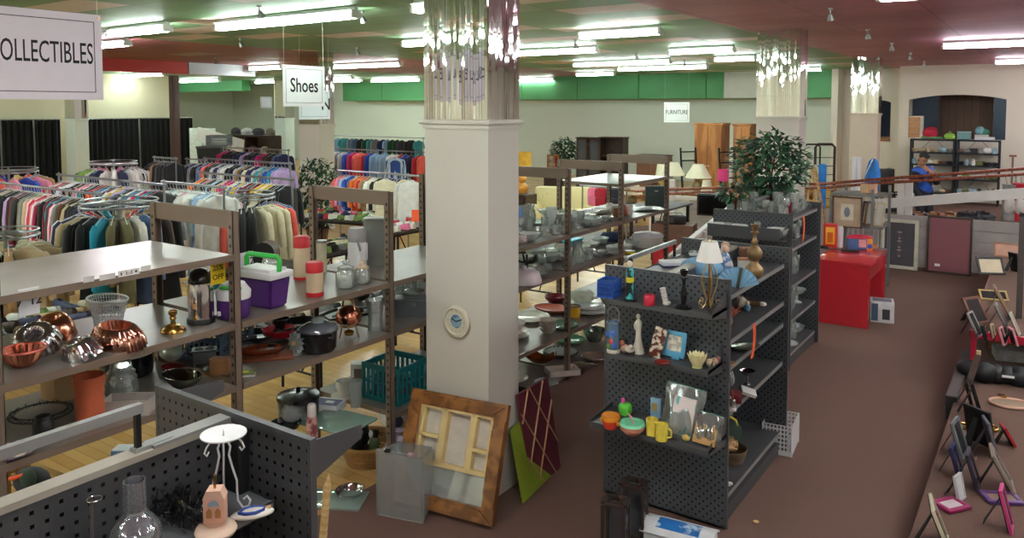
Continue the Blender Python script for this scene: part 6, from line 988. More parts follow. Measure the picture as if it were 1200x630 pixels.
for k, sq, w_ in ((1, ['goblet', 'goblet', 'cup', 'goblet', 'tumbler', 'goblet'], 'second shelf of the glassware stand'), (2, ['goblet', 'vase', 'goblet', 'beaker', 'pitcher', 'goblet'], 'third shelf of the glassware stand'), (3, ['vase', 'jar', 'pitcher', 'vase', 'compote'], 'fourth shelf of the glassware stand'), (4, ['bowl', 'plate', 'pitcher', 'bowl'], 'lowest shelf of the glassware stand')): row(sq, -2.13, 7.56, 8.5, GBz[k], w_, GG, .02, 1.1)
n = 7
for i, k in enumerate(['bowl', 'beaker', 'bowl', 'small', 'tumbler', 'cup', 'bowl']): dup(PR[k], (-2.62+i*.095, 7.36, 1.301), 0, '%s, %s from left in the front tray' % (WN[k], nth(i)), None, GG)
for i, k in enumerate(['cup', 'beaker', 'cup']): dup(PR[k], (-2.0+.09*i-.12, 5.45, GBz[0]-.054), 0, '%s, %s from left behind the brass vase' % (WN[k], nth(i)), None, GG)
for o in PR.values(): bpy.data.objects.remove(o)
print('GLASS', NG)
# plants
def leafy(name, lab, loc, pot_r, pot_h, potm, h, rad, n, leafm, seed, stems=5, lw=.035, ll=.10, low=.25, flat=.8):
    t = thing(name, lab, 'plant', loc); r = random.Random(seed)
    M().shell([(pot_r*.75, 0), (pot_r, pot_h*.9), (pot_r*1.08, pot_h*.92), (pot_r*1.08, pot_h)], .006, 24).mk('pot', potm, t); M().cyl(pot_r*.9, pot_h*.7, pot_h*.86, 20).mk('soil', mat((60, 44, 34), .9), t)
    b = M(); tips = []
    for i in range(stems):
        a = r.uniform(0, 6.28); d = r.uniform(.1, .5)*rad; tp = (d*math.cos(a), d*math.sin(a), h*r.uniform(.6, .85)); b.tube([(pot_r*.3*math.cos(a), pot_r*.3*math.sin(a), pot_h*.8), (tp[0]*.4, tp[1]*.4, h*.45), tp], [.009, .007, .003], 6); tips.append(tp)
        for _ in range(4): a2 = r.uniform(0, 6.28); b.tube([(tp[0]*.5, tp[1]*.5, h*.5), (tp[0]*.5+.6*rad*math.cos(a2), tp[1]*.5+.6*rad*math.sin(a2), h*r.uniform(.45, .8))], [.005, .002], 5)
    b.mk('stems', mat((86, 70, 48), .8), t); b = M()
    for i in range(n):
        while 1:
            x, y, z = r.uniform(-1, 1), r.uniform(-1, 1), r.uniform(-1, 1)
            if .35 < x*x+y*y+z*z < 1: break
        zc = h*(low+1)/2; c = Vector((x*rad, y*rad, zc+z*h*(1-low)/2)); dr = Vector((x+r.uniform(-.6, .6), y+r.uniform(-.6, .6), r.uniform(-.7, .5))).normalized(); sd = dr.cross(Vector((0, 0, 1)))
        sd = (sd if sd.length > .1 else Vector((1, 0, 0))).normalized(); up = sd.cross(dr); L = ll*r.uniform(.7, 1.2); W_ = lw*r.uniform(.7, 1.2)
        b.add([tuple(c), tuple(c+dr*L*.35+sd*W_*.5-up*.004), tuple(c+dr*L*.75+sd*W_*.4-up*.008), tuple(c+dr*L-up*.02), tuple(c+dr*L*.75-sd*W_*.4-up*.008), tuple(c+dr*L*.35-sd*W_*.5-up*.004), tuple(c+dr*L*.5+up*.004)], [(0, 1, 6), (1, 2, 6), (2, 3, 6), (3, 4, 6), (4, 5, 6), (5, 0, 6)])
    b.mk('foliage', leafm, t, ang=90); return t
lf = two_tone('leaf_green', (34, 70, 50), (64, 112, 76), 'noise', 6, .45); lf2 = two_tone('leaf_dark', (26, 56, 38), (52, 92, 60), 'noise', 6, .5)
p = P(908, 236, x=-2.35); leafy('potted_ficus', 'big bushy green plant on top of the far glassware stand', (-2.45, 8.42, 1.44), .11, .16, mat((90, 60, 44), .6), .82, .40, 900, lf, 4, 7, .05, .10, .12)
p = P(845, 258, z=1.44); leafy('potted_plant', 'small leafy plant in a dark red pot at the stand corner', (-2.62, 7.75, 1.441), .055, .15, mat((92, 34, 30), .4), .30, .15, 90, lf, 6, 4, .04, .09, .4)
p = P(372, 262, z=.7); leafy('potted_tree', 'leafy indoor tree between the clothes racks and shoe tables', (P(372, 270, z=.3).x, P(372, 270, z=.3).y, 0), .2, .35, mat((110, 76, 52), .6), 1.62, .46, 1100, lf2, 8, 6, .05, .11, .18)
p = P(662, 192, y=22.5); leafy('potted_tree', 'dark green artificial tree against the rear furniture wall', (p.x, p.y, 0), .22, .35, mat((60, 50, 44), .6), P(662, 161, y=22.5).z, .48, 700, lf2, 9, 6, .07, .14, .45)
# ================================================================== FOLDING TABLES AND SHOES
def ftable(lab, c, L, W_=.72, z=.74, rz=PI/2):
    t = thing('folding_table', lab, 'table', (c[0], c[1], 0), rz); M().box(0, 0, z-.015, L, W_, .03, .008).mk('table_top', mat((50, 46, 44), .5, 0, .08), t); M().box(0, 0, z-.045, L-.06, W_-.06, .03).mk('apron', blackm, t, smooth=False)
    for s in (-1, 1):
        x = s*(L/2-.22)
        for y in (-1, 1): M().tube([(x, y*(W_/2-.08), z-.06), (x, y*(W_/2-.08), .02)], .013, 8).mk('leg', blackm, t)
        M().tube([(x, -(W_/2-.08), .2), (x, W_/2-.08, .2)], .011, 8).mk('leg_brace', blackm, t); M().tube([(x, 0, .2), (x-s*.3, 0, z-.06)], .009, 6).mk('fold_strut', blackm, t)
    return t
ftable('long black folding table of shoes behind the left shelving', (-8.42, 4.3), 1.5); ftable('small black folding table carrying the bread box', (-7.45, 5.75), .9, .6, .66); ftable('black folding table of shoes in front of the cream blouse', (-9.3, 8.75), 1.7, .7, .74, .2); ftable('black folding table of shoes near the column, by the white top', (-7.85, 8.42), 1.1, .7, .74, PI/2)
ftable('low black table of shoes behind the thermos flasks', (-7.75, 7.2), 1.2, .7, .66); ftable('dark folding table behind the shelving, right of the column', (-5.2, 8.9), 1.9); ftable('black folding table under the shelves left of the column', (-5.3, 5.2), 1.9, .66, .62); ftable('table of shoes at the left edge beneath the top shelf', (-6.9, 2.9), 1.8, .7, .70)
def shoe_mesh(kind):
    b = M(); S = [(-.13, .026, .0, .075), (-.11, .034, .0, .085), (-.05, .034, .0, .07), (0, .035, 0, .052), (.05, .040, 0, .042), (.10, .036, 0, .034), (.13, .018, .0, .022)]; n = 10; vs = []; fs = []
    for x, w_, z0, h in S:
        for j in range(n):
            a = PI*j/(n-1); vs.append((x, w_*math.cos(a), .012+h*math.sin(a)**.7))
    for i in range(len(S)-1):
        for j in range(n-1):
            if i < 2 and 3 <= j <= 5: continue
            fs.append((i*n+j, i*n+j+1, (i+1)*n+j+1, (i+1)*n+j))
    fs += [tuple(range(n)), tuple((len(S)-1)*n+j for j in range(n-1, -1, -1))]; b.mi(0).add(vs, fs); b.mi(1); pl = [(x, w_+.004) for x, w_, _, _ in S]+[(x, -w_-.004) for x, w_, _, _ in S[::-1]]; b.prism(pl, .014, 'z', 0)
    if kind: b.prism([(-.13, -.02), (-.1, -.02), (-.1, .02), (-.13, .02)], .02, 'z', -.0)
    o = b.mk('shoe', [blackp, mat((60, 54, 50), .7)], None, ang=60); o['category'] = 'shoe'; return o
SH = shoe_mesh(0); NS = 0
SC_ = {'black': (26, 26, 28), 'white': (220, 218, 212), 'brown': (96, 66, 46), 'tan': (176, 142, 100), 'grey': (120, 120, 122), 'silver': (186, 186, 190), 'red': (178, 36, 46), 'pink': (222, 110, 150), 'cream': (214, 204, 176), 'gold': (190, 160, 90), 'navy': (40, 48, 84), 'green': (110, 140, 70), 'dark brown': (60, 44, 36)}
SM = {k: mat(v, .5, 0, .08) for k, v in SC_.items()}; SW = ['black']*5+['brown', 'dark brown', 'white', 'white', 'cream', 'tan', 'grey', 'silver', 'pink', 'gold', 'navy', 'green', 'red']
def shoes(cx, cy, L, W_, z, rz, nr, nc, where, cols=None):
    global NS
    ca, sa_ = math.cos(rz), math.sin(rz)
    for r_ in range(nr):
        for c in range(nc):
            u_ = (-.5+(c+.5)/nc)*L; v_ = (-.5+(r_+.5)/nr)*W_; k = R.choice(cols or SW); o = dup(SH, (cx+u_*ca-v_*sa_, cy+u_*sa_+v_*ca, z+.001), rz+PI/2+R.uniform(-.3, .3)+(PI if R.random() < .15 else 0), '%s shoe, %s in %s row on %s' % (k, nth(c), ('front', 'second', 'third', 'fourth', 'fifth')[r_] if nr > 1 else 'the only', where), None, 'shoes on '+where, sc=R.uniform(.95, 1.2)); paint(o, SM[k]); NS += 1
shoes(-8.42, 4.3, 1.4, .6, .74, PI/2, 2, 13, 'the long left shoe table'); shoes(-9.3, 8.75, 1.6, .62, .74, .2, 3, 13, 'the blouse-side shoe table', ['white', 'pink', 'cream', 'black', 'silver', 'green', 'gold', 'red', 'navy', 'white']); shoes(-7.85, 8.42, 1.0, .62, .74, PI/2, 3, 7, 'the column-side shoe table', ['pink', 'white', 'cream', 'red', 'black', 'silver'])
shoes(-7.75, 7.2, 1.1, .6, .66, PI/2, 3, 8, 'the low shoe table', ['black', 'grey', 'black', 'green', 'cream', 'brown']); shoes(-6.9, 2.9, 1.7, .62, .70, PI/2, 3, 12, 'the left edge shoe table'); shoes(-5.3, 5.2, 1.8, .55, .62, PI/2, 2, 13, 'the table under the shelves', ['black', 'black', 'grey', 'brown', 'cream', 'white'])
shoes(-6.2, 5.6, 1.6, .5, .0, PI/2, 2, 11, 'the floorboards behind the shelving', ['black', 'grey', 'dark brown', 'black', 'pink'])
bpy.data.objects.remove(SH)
# ================================================================== FURNITURE CORNER
def seg(t, nm, m, *boxes, bev=0., **k):
    b = M()
    for q in boxes: b.box(*q, bev)
    return b.mk(nm, m, t, **k)
fabs = two_tone('sofa_cloth', (222, 210, 160), (160, 120, 90), 'voronoi', 7, .9, 0, (1, 1, 1), .06, .10)
_N = fabs.node_tree; rp_ = [n for n in _N.nodes if n.type == 'VALTORGB'][0]; rp_.color_ramp.elements[0].color, rp_.color_ramp.elements[1].color = (*s2l((170, 130, 96)), 1), (*s2l((226, 214, 166)), 1)
t = thing('sofa', 'cream patterned two-seat sofa seen between the shelf posts', 'sofa', (-7.65, 13.25, 0), PSI*.7)
seg(t, 'base', fabs, (0, 0, .22, 1.6, .8, .26), bev=.03); seg(t, 'skirt', fabs, (0, -.405, .12, 1.6, .02, .22)); [seg(t, 'seat_cushion', fabs, (x, -.06, .42, .68, .7, .16), bev=.05) for x in (-.35, .35)]; seg(t, 'backrest', fabs, (0, .32, .62, 1.6, .24, .6), bev=.08)
for s in (-1, 1): M().at(s*.76, 0, .5, 0, PI/2).lathe([(.001, -.4), (.11, -.4), (.13, -.36), (.13, .36), (.001, .38)], 18).mk('arm', fabs, t)
for x in (-.72, .72):
    for y in (-.33, .33): seg(t, 'foot', woodd, (x, y, .05, .06, .06, .1))
def bookcase(lab, x0, x1, y, z1, zs, doors=False, d=.38):
    t = thing('bookcase', lab, 'bookcase', ((x0+x1)/2, y, 0)); W_ = x1-x0
    for s in (-1, 1): seg(t, 'side_panel', woodd, (s*(W_/2-.015), 0, z1/2, .03, d, z1), smooth=False)
    seg(t, 'back_panel', woodd, (0, d/2-.01, z1/2, W_-.04, .015, z1-.02), smooth=False); seg(t, 'top', woodd, (0, 0, z1, W_+.05, d+.05, .035), bev=.006); seg(t, 'plinth', woodd, (0, -.0, .06, W_-.05, d-.03, .12), smooth=False)
    for z in zs: seg(t, 'shelf', woodd, (0, 0, z, W_-.06, d-.04, .025), smooth=False)
    if doors:
        for s in (-1, 1):
            b = M(); cx = s*W_/4; w2 = W_/2-.03; [b.box(cx+e*(w2/2-.03), -d/2-.008, z1/2+.05, .06, .02, z1-.2) for e in (-1, 1)]; [b.box(cx, -d/2-.008, z, w2, .02, .07) for z in (.17, z1-.07)]; o = b.mk('door', woodd, t, smooth=False)
            M().box(cx, -d/2-.004, z1/2+.05, w2-.1, .006, z1-.3).mk('glass_pane', glass((120, 130, 140), .6, .05), o); M().sph((s*.03, -d/2-.025, z1/2), .012).mk('knob', brass, o)
    return t
a, c, e_ = P(679, 161, y=21.5), P(707, 161, y=21.5), P(735, 160, y=21.5); z1 = a.z; bookcase('dark wooden bookcase with glazed doors by the rear wall', a.x, c.x, 21.5, z1, (.5, .95, 1.3), True); bookcase('dark wooden open bookcase beside the glazed one', c.x+.02, e_.x, 21.4, z1+.03, (.35, .7, 1.02))
p = P(767, 181, y=19.5); t = thing('sideboard', 'low reddish-brown cabinet right of the dark bookcases', 'cabinet', (p.x, 19.5, 0)); seg(t, 'body', woodm, (0, 0, p.z/2, .84, .45, p.z-.06), smooth=False); seg(t, 'top', woodd, (0, 0, p.z-.015, .88, .49, .03), bev=.006)
for x in (-.21, .21): o = seg(t, 'door', mat((112, 74, 54), .5), (x, -.235, p.z/2, .39, .02, p.z-.2), smooth=False); M().sph((x*.2, -.26, p.z*.6), .014).mk('knob', brass, o)
wardm = two_tone('wardrobe_wood', (176, 118, 62), (150, 94, 46), 'noise', 2, .45, 0, (3, 3, .6))
def wardrobe(lab, x0, x1, y, z1, d=.55, rz=0.):
    W_ = x1-x0; t = thing('wardrobe', lab, 'wardrobe', ((x0+x1)/2, y, 0), rz); seg(t, 'body', wardm, (0, 0, z1/2, W_, d, z1), smooth=False); seg(t, 'cornice', wardm, (0, 0, z1, W_+.05, d+.04, .05), bev=.01)
    for s in (-1, 1): o = seg(t, 'door', wardm, (s*W_/4, -d/2-.012, z1*.6, W_/2-.015, .024, z1*.74), smooth=False); M().sph((s*.03, -d/2-.035, z1*.52), .016).mk('knob', mat((225, 220, 210), .3), o)
    for i in range(2): o = seg(t, 'drawer', wardm, (0, -d/2-.012, .1+i*.19, W_-.03, .024, .17), smooth=False); M().box(0, -d/2-.03, .1+i*.19, .12, .012, .02).mk('drawer_pull', brass, o)
a, c = P(819, 145, y=18.5), P(846, 145, y=18.5); wardrobe('tall honey-brown wardrobe with two doors by the rear wall', a.x, c.x+.1, 18.5, a.z); a, c = P(863, 146, y=18.3), P(884, 146, y=18.3); wardrobe('second honey-brown wardrobe partly behind the column', a.x+.02, c.x, 18.3, a.z)
for i, (px, y, lab) in enumerate(((811, 17.6, 'black metal bed frame end leaning left of the wardrobe'), (857, 17.4, 'black metal bed frame standing right of the wardrobe'))):
    p = P(px, 167, y=y); t = thing('metal_bed', lab, 'bed frame', (p.x, y, 0), .5, rot=(-.12, 0, .9)); z1 = p.z*.99
    for x in (-.2, .2): M().tube([(x, 0, 0), (x, 0, z1-abs(x)*.5)], .025, 8).mk('post', blackm, t)
    for z in (.5, .9, 1.25, z1-.2): M().tube([(-.2, 0, z), (.2, 0, z)], .016, 8).mk('cross_bar', blackm, t)
# ledge table with the lamps
ty = 14.75; tz = P(787, 223, y=ty).z; t = thing('display_table', 'long wooden table of lamps behind the wooden handrail', 'table', (-5.9, ty, 0)); seg(t, 'table_top', woodm, (0, 0, tz-.02, 3.4, .7, .04), bev=.006); [seg(t, 'leg', woodm, (x, y, (tz-.04)/2, .06, .06, tz-.04), smooth=False) for x in (-1.6, 1.6) for y in (-.3, .3)]
shade = mat((240, 234, 206), .8, 0, .02); GLZ = (mat((206, 206, 196), .3), mat((160, 140, 96), .35), mat((196, 186, 150), .3))
def lamp(lab, px, py, st, sb, r0, r1, bm, br, shm=shade, y=ty, z=None, cat='lamp'):
    p = P(px, py, y=y); p.z = z if z else p.z; u = U(p); t = thing('table_lamp', lab, cat, p)
    M().shell([(r0*u, (py-sb)*u), (r1*u, (py-st)*u)], .004, 28).mk('lamp_shade', shm, t); h = (py-sb)*u; M().lathe([(br*.7*u, 0), (br*.8*u, .02), (br*u, h*.3), (br*.9*u, h*.6), (br*.3*u, h*.85), (br*.2*u, h+.02), (.001, h+.03)], 18).mk('lamp_base', bm, t); M().cyl(.006, h, h+(sb-st)*u*.9, 6).mk('stem', brass, t)
tzz = tz+.001
lamp('table lamp with wide white shade, left of the pair behind the handrail', 787, 223, 190, 205, 15.5, 7.5, GLZ[0], 8, z=tzz); lamp('table lamp with wide white shade, right of the pair behind the handrail', 818, 223, 190, 206, 15.5, 6, GLZ[1], 7, z=tzz); lamp('small lamp with plain white shade between the wide-shaded lamp and the pink one', 828, 223, 207, 220, 7, 4.5, GLZ[2], 4, y=ty-.2, z=tzz)
lamp('small lamp with hot pink drum shade', 847, 223, 194.5, 208, 6.4, 6.2, wpl, 1.4, mat((236, 70, 140), .7, 0, .02), z=tzz); lamp('cream-shaded lamp low behind the last shelf frame', 741, 238, 215, 227, 12, 7, GLZ[1], 6, y=15.6, z=P(741, 238, y=15.6).z); lamp('lamp with cream shade peeking over the leafy plant', 936, 226, 176, 188, 10, 5, GLZ[1], 6, y=16.2)
lamp('gold lamp base with cream shade beyond the shelf frame', 776, 223, 194, 208, 8, 6, mat((190, 160, 80), .4), 5, y=ty+.2, z=tzz)
p = P(741, 238, y=15.6); solo('side_table', M().box(0, 0, p.z-.02, .5, .5, .035).span((-.22, -.22, 0), (-.18, -.18, p.z)).span((.18, -.22, 0), (.22, -.18, p.z)).span((.18, .18, 0), (.22, .22, p.z)).span((-.22, .18, 0), (-.18, .22, p.z)), woodd, 'small dark side table under the low cream-shaded lamp', 'table', (p.x, p.y, 0))
p = P(936, 226, y=16.2); solo('side_table', M().box(0, 0, p.z-.02, .5, .5, .035).span((-.22, -.22, 0), (-.18, -.18, p.z)).span((.18, -.22, 0), (.22, -.18, p.z)).span((.18, .18, 0), (.22, .22, p.z)).span((-.22, .18, 0), (-.18, .22, p.z)), woodm, 'wooden side table hidden behind the leafy plant', 'table', (p.x, p.y, 0))
p = P(614, 212, y=15.5); t = thing('floor_lamp', 'yellow drum-shaded lamp beside the column, before the rear wall', 'lamp', (p.x, 15.5, 0)); u = U(p); M().shell([(9*u, p.z+18*u), (8.5*u, p.z+34*u)], .004, 24).mk('lamp_shade', mat((226, 178, 66), .8), t); M().cyl(.015, 0, p.z+20*u, 8).mk('pole', brass, t); M().cyl(.14, 0, .03, 20).mk('base', brass, t)
p = P(612, 226, y=12.6); t = thing('nightstand', 'dark nightstand carrying the orange ceramic lamp base', 'table', (p.x, 12.6, 0)); seg(t, 'body', woodd, (0, 0, p.z/2-.01, .42, .4, p.z-.02), smooth=False); o = seg(t, 'drawer', woodd, (0, -.205, p.z*.75, .36, .02, .16), smooth=False); M().sph((0, -.225, p.z*.75), .014).mk('knob', brass, o)
multi('ceramic_lamp', 'orange double-gourd ceramic lamp base without a shade', 'lamp', p, [('gourd_base', 'L', [(5, 0), (7.5, 4), (7, 9), (3, 12), (5, 15), (5, 18), (2, 21), (.1, 21)], mat((206, 140, 54), .3)), ('socket', 'L', [(1.2, 21), (1.2, 25)], brass)])
p = P(648, 196, y=17.5); t = thing('mirror', 'wood-framed dresser mirror left of the artificial tree', 'mirror', (p.x, 17.5, 0)); u = U(p); [seg(t, 'frame_rail', woodm, q, smooth=False) for q in ((0, 0, p.z+14*u, 15*u, .04, 2*u), (0, 0, p.z, 15*u, .04, 2*u), (-7*u, 0, p.z+7*u, 1.6*u, .04, 14*u), (7*u, 0, p.z+7*u, 1.6*u, .04, 14*u))]; seg(t, 'mirror_glass', mirr, (0, .005, p.z+7*u, 13*u, .01, 13*u), smooth=False)
seg(t, 'dresser_body', woodd, (0, .15, p.z/2, 22*u, .42, p.z-.02), smooth=False)
# backpacks on a low rail
p = P(708, 219, y=11.2); straight_rack(p.x-.4, p.x+.4, 11.2, p.z, 'chrome rail with red and black backpacks behind the glassware')
for i, (dx, c, lab) in enumerate(((-.18, (226, 120, 150), 'pink and white backpack, leftmost on the low chrome rail'), (-.05, (168, 30, 50), 'crimson backpack in the middle of the low chrome rail'), (.2, (34, 34, 46), 'black backpack, rightmost on the low chrome rail'))):
    t = thing('backpack', lab, 'backpack', (p.x+dx, 11.2, p.z-.34), PSI*.5, 'backpacks on the low rail'); m = mat(c, .8); M().box(0, 0, .17, .22, .13, .30, .055).mk('bag_body', m, t); M().box(0, -.08, .11, .17, .06, .14, .025).mk('front_pocket', m, t); M().tube([(-.05, .02, .3), (0, .0, .375), (.05, .02, .3)], .008, 6).mk('carry_loop', m, t)
p = P(768, 243, x=-4.9); t = thing('suitcase', 'dark green suitcase standing upright behind the last glass shelf', 'suitcase', p, PSI); u = U(p); dg = mat((30, 44, 44), .7); seg(t, 'shell', dg, (0, 0, 13*u, 24*u, 9*u, 25*u), bev=2*u); seg(t, 'front_pocket', dg, (0, -5*u, 9*u, 19*u, 2*u, 14*u), bev=u); M().tube([(-4*u, 0, 25*u), (-4*u, 0, 28*u), (4*u, 0, 28*u), (4*u, 0, 25*u)], .8*u, 6).mk('handle', blackm, t); M().box(0, -6.2*u, 20*u, 4*u, .4*u, 1.6*u).mk('badge', steel, t); M().tube([(-9*u, -3*u, 2*u), (-4*u, -6*u, -14*u), (4*u, -6*u, -16*u), (9*u, -3*u, 0)], .7*u, 6).mk('shoulder_strap', blackm, t)
pz = p.z; t = thing('luggage_stand', 'dark cloth-covered table under the green suitcase', 'table', (p.x-.1, p.y+.2, 0)); seg(t, 'table_top', mat((60, 60, 64), .6), (0, .2, pz-.016, .7, 1.0, .03), bev=.005); [seg(t, 'leg', blackm, (x, y, (pz-.03)/2, .04, .04, pz-.03), smooth=False) for x in (-.3, .3) for y in (-.2, .6)]
p = P(790, 262, x=-4.6); t = multi('radio', 'black portable radio on the floor ledge right of the last shelf', 'radio', p, [('case', 'B', (0, 0, 5, 26, 10, 10, 1.5), blackp), ('front_grille', 'B', (-6, -5.2, 5, 9, .6, 6), mat((60, 60, 62), .5)), ('grip', 'T', (.8, [(-10, 0, 10), (-8, 0, 13), (8, 0, 13), (10, 0, 10)]), steel)], rz=PSI)
t2 = thing('low_cabinet', 'reddish-brown low cabinet with red front behind the last shelf', 'cabinet', (p.x, p.y, 0), .2); seg(t2, 'body', mat((104, 70, 58), .6), (0, .05, p.z/2, .6, .4, p.z-.002), smooth=False); seg(t2, 'red_front', mat((186, 34, 50), .5), (-.1, -.16, p.z*.38, .36, .02, p.z*.5), smooth=False)
# ================================================================== RAMP WITH WOODEN HANDRAILS
RY = 13.4; t = thing('ramp', 'grey plank-sided ramp with white guard rails and two wooden handrails', 'ramp', (-2.5, RY, 0)); rail = two_tone('rail_wood', (150, 84, 60), (120, 62, 44), 'noise', 6, .4, 0, (6, 1, 1)); o0 = Vector((-2.5, RY, 0)); wht = mat((214, 208, 206), .5, 0, .04)
for pts in (((745, 224), (786, 221.6), (856, 219.5), (968, 215), (1042, 209), (1200, 197.4), (1330, 187)), ((745, 229.5), (786, 226.7), (856, 223.5), (968, 219.5), (1042, 213.6), (1200, 203.8), (1330, 195))): M().tube([P(x, y, y=RY)-o0 for x, y in pts], .024, 8).mk('handrail', rail, t)
a, c = P(1005, 241, y=RY), P(1330, 217, y=RY); M().add([tuple(v-o0+Vector((0, dy, dz))) for v in (a, c) for dy, dz in ((-.03, -.07), (.03, -.07), (.03, .08), (-.03, .08))], [(0, 1, 2, 3), (7, 6, 5, 4), (0, 4, 5, 1), (1, 5, 6, 2), (2, 6, 7, 3), (3, 7, 4, 0)]).mk('guard_rail', wht, t, smooth=False)
for px, w_ in ((1056.5, .1), (1065.5, .1), (1290, .1), (788, .11), (905, .09)): p = P(px, 216, y=RY+.05); M().span((p.x+2.5-w_/2, .02, 0), (p.x+2.5+w_/2, .10, P(px, 211, y=RY).z)).mk('post', wht, t, smooth=False)
pk = mat((160, 150, 148), .6, 0, .1, 3); a, c = P(1030, 254, y=RY), P(1330, 252, y=RY)
for k in range(5):
    z0, z1 = .02+k*.165, .02+(k+1)*.165-.008; M().span((-5.3+2.5, -.04, z0), (.6+2.5, .0, z1)).mk('side_plank', pk, t, smooth=False)
M().add([(-4.5, .0, .1), (3.2, .0, .80), (3.2, .95, .80), (-4.5, .95, .1), (-4.5, .0, .02), (3.2, .0, .72), (3.2, .95, .72), (-4.5, .95, .02)], [(0, 1, 2, 3), (7, 6, 5, 4), (0, 4, 5, 1), (1, 5, 6, 2), (2, 6, 7, 3), (3, 7, 4, 0)]).mk('ramp_deck', carpet, t, smooth=False)
M().span((-3.0, -.05, 0), (3.1, -.02, .05)).mk('kickboard', mat((110, 80, 66), .6), t, smooth=False)
a, c = P(760, 252, y=RY), P(845, 252, y=RY); t = thing('half_wall', 'white framed half wall with recessed panels below the left handrail', 'partition', (a.x, RY+.06, 0)); L = c.x-a.x; z1 = P(800, 230, y=RY).z; seg(t, 'wall_panel', mat((190, 192, 184), .6), (L/2, .02, z1/2, L, .05, z1), smooth=False); [seg(t, 'rail_strip', wht, (L/2, -.015, z, L, .03, .07), smooth=False) for z in (z1-.04, z1*.55, .05)]; [seg(t, 'stile', wht, (x, -.016, z1/2, .08, .032, z1), smooth=False) for x in (.04, L*.33, L*.66, L-.04)]
p = P(838, 252, y=12.6); t = thing('television', 'black flat-screen television standing before the white half wall', 'television', (p.x, 12.6, 0), .15); u = U(p); seg(t, 'screen_case', blackp, (0, 0, p.z+12*u, 42*u, .08, 26*u), bev=.01); seg(t, 'screen', mat((14, 14, 16), .15), (0, -.042, p.z+12*u, 38*u, .004, 22*u), smooth=False); seg(t, 'stand_neck', blackp, (0, .02, p.z/2, .08, .06, p.z), smooth=False); seg(t, 'stand_foot', blackp, (0, .02, .015, .4, .25, .03), bev=.005)
# white slanted hand rail running down to the aisle behind the knick-knack stand
A_, B_ = P(856, 243, y=11.2), P(797, 291, y=9.2); t = thing('stair_rail', 'white painted sloping wooden rail behind the knick-knack stand', 'railing', (A_.x, A_.y, 0)); o1 = Vector((A_.x, A_.y, 0)); M().bar(A_-o1, B_-o1, .07, .05).mk('sloping_rail', wht, t, smooth=False)
for f, w_ in ((.62, .14), (.02, .1), (.98, .07)): q = A_.lerp(B_, f)-o1; M().span((q.x-w_/2, q.y-.04, 0), (q.x+w_/2, q.y+.04, q.z)).mk('post', wht, t, smooth=False)
B2 = P(778, 306, y=9.0); M().bar(B_-o1, Vector((B2.x, B2.y, max(B2.z, .05)))-o1, .06, .045).mk('lower_rail', wht, t, smooth=False)
# ------------------------------------------------------------------ red desk and things on it
t = thing('red_desk', 'glossy red desk with a drawer, standing on the carpet', 'desk', (-1.90, 9.98, 0)); rd = mat((200, 46, 56), .25, 0, .03, coat=.3); seg(t, 'desk_top', rd, (0, 0, .72, .60, 1.08, .04), bev=.003); [seg(t, 'end_panel', rd, (0, s*.515, .35, .58, .04, .70), smooth=False) for s in (-1, 1)]; seg(t, 'drawer', rd, (.26, 0, .615, .03, .98, .16), smooth=False); seg(t, 'back_panel', rd, (-.27, 0, .45, .02, .99, .5), smooth=False)
dz = .741
def D(px, py): return P(px, py, z=dz)
multi('display_box', 'tall orange and yellow box at the left of the red desk', 'box', D(970, 291)+Vector((0, .12, 0)), [('box_body', 'B', (0, 0, 14, 15, 7, 28, 1), mat((206, 50, 40), .4)), ('yellow_panel', 'B', (0, -3.7, 14, 10, .5, 20, .2), mat((242, 180, 50), .4)), ('orange_core', 'B', (0, -4, 12, 6, .5, 12, .2), mat((226, 110, 40), .4))], rz=.2)
multi('white_box', 'narrow white box standing beside the orange box', 'box', D(983, 290)+Vector((0, .05, 0)), [('box_body', 'B', (0, 0, 12, 6, 9, 24, .3), wpl), ('end_flap', 'B', (0, 0, 24.2, 5.6, 8.6, .5), offw)], rz=.3)
multi('toy_box', 'colourful toy carton with rounded red top on the red desk', 'box', D(1007, 291), [('carton', 'B', (-3, 0, 6, 22, 12, 12, .5), mat((70, 100, 150), .4)), ('orange_side', 'B', (10, 0, 6, 6, 12.4, 12.4, .3), mat((236, 150, 60), .4)), ('red_top', 'E', (0, 0, 13, 15, 6, 3.6), mat((206, 40, 70), .4)), ('pink_panel', 'B', (2, -6.2, 7, 8, .4, 9), mat((226, 160, 160), .4)), ('blue_spot', 'E', (10, -6.2, 4, 3, .6, 3), mat((60, 90, 170), .4))], rz=PSI-.2)
multi('hand_saw', 'black-handled long tool lying across the red desk', 'tool', D(983, 292)+Vector((0, -.08, 0)), [('black_handle', 'E', (-16, 4, 2, 6, 3, 2), blackp), ('blade', 'B', (-2, 0, 1, 26, 3, .8), mat((90, 92, 98), .3, .8)), ('case', 'B', (14, -3, 1.4, 20, 7, 2.4, .6), blackp)], rz=.15)
multi('small_case', 'tan flat case at the far end of the red desk', 'box', D(1024, 291)+Vector((-.06, -.0, 0)), [('case_body', 'B', (0, 0, 2.4, 16, 12, 4.6, .5), mat((170, 120, 80), .6)), ('case_lid', 'B', (0, 0, 5, 16.4, 12.4, 1, .3), mat((150, 100, 64), .6))], rz=PSI)
multi('printer_box', 'white printed carton showing an appliance, under the desk end', 'box', P(1033, 375, z=0), [('carton', 'B', (0, 0, 12, 25, 24, 24, .3), mat((206, 206, 206), .6)), ('dark_panel', 'B', (-8, -12.2, 12, 7, .3, 20), mat((70, 90, 110), .5)), ('appliance_print', 'B', (4, -12.2, 10, 8, .3, 12), mat((60, 60, 66), .5)), ('top_print', 'B', (0, 0, 24.2, 20, 16, .3), mat((90, 96, 110), .5))], rz=PSI-.4)
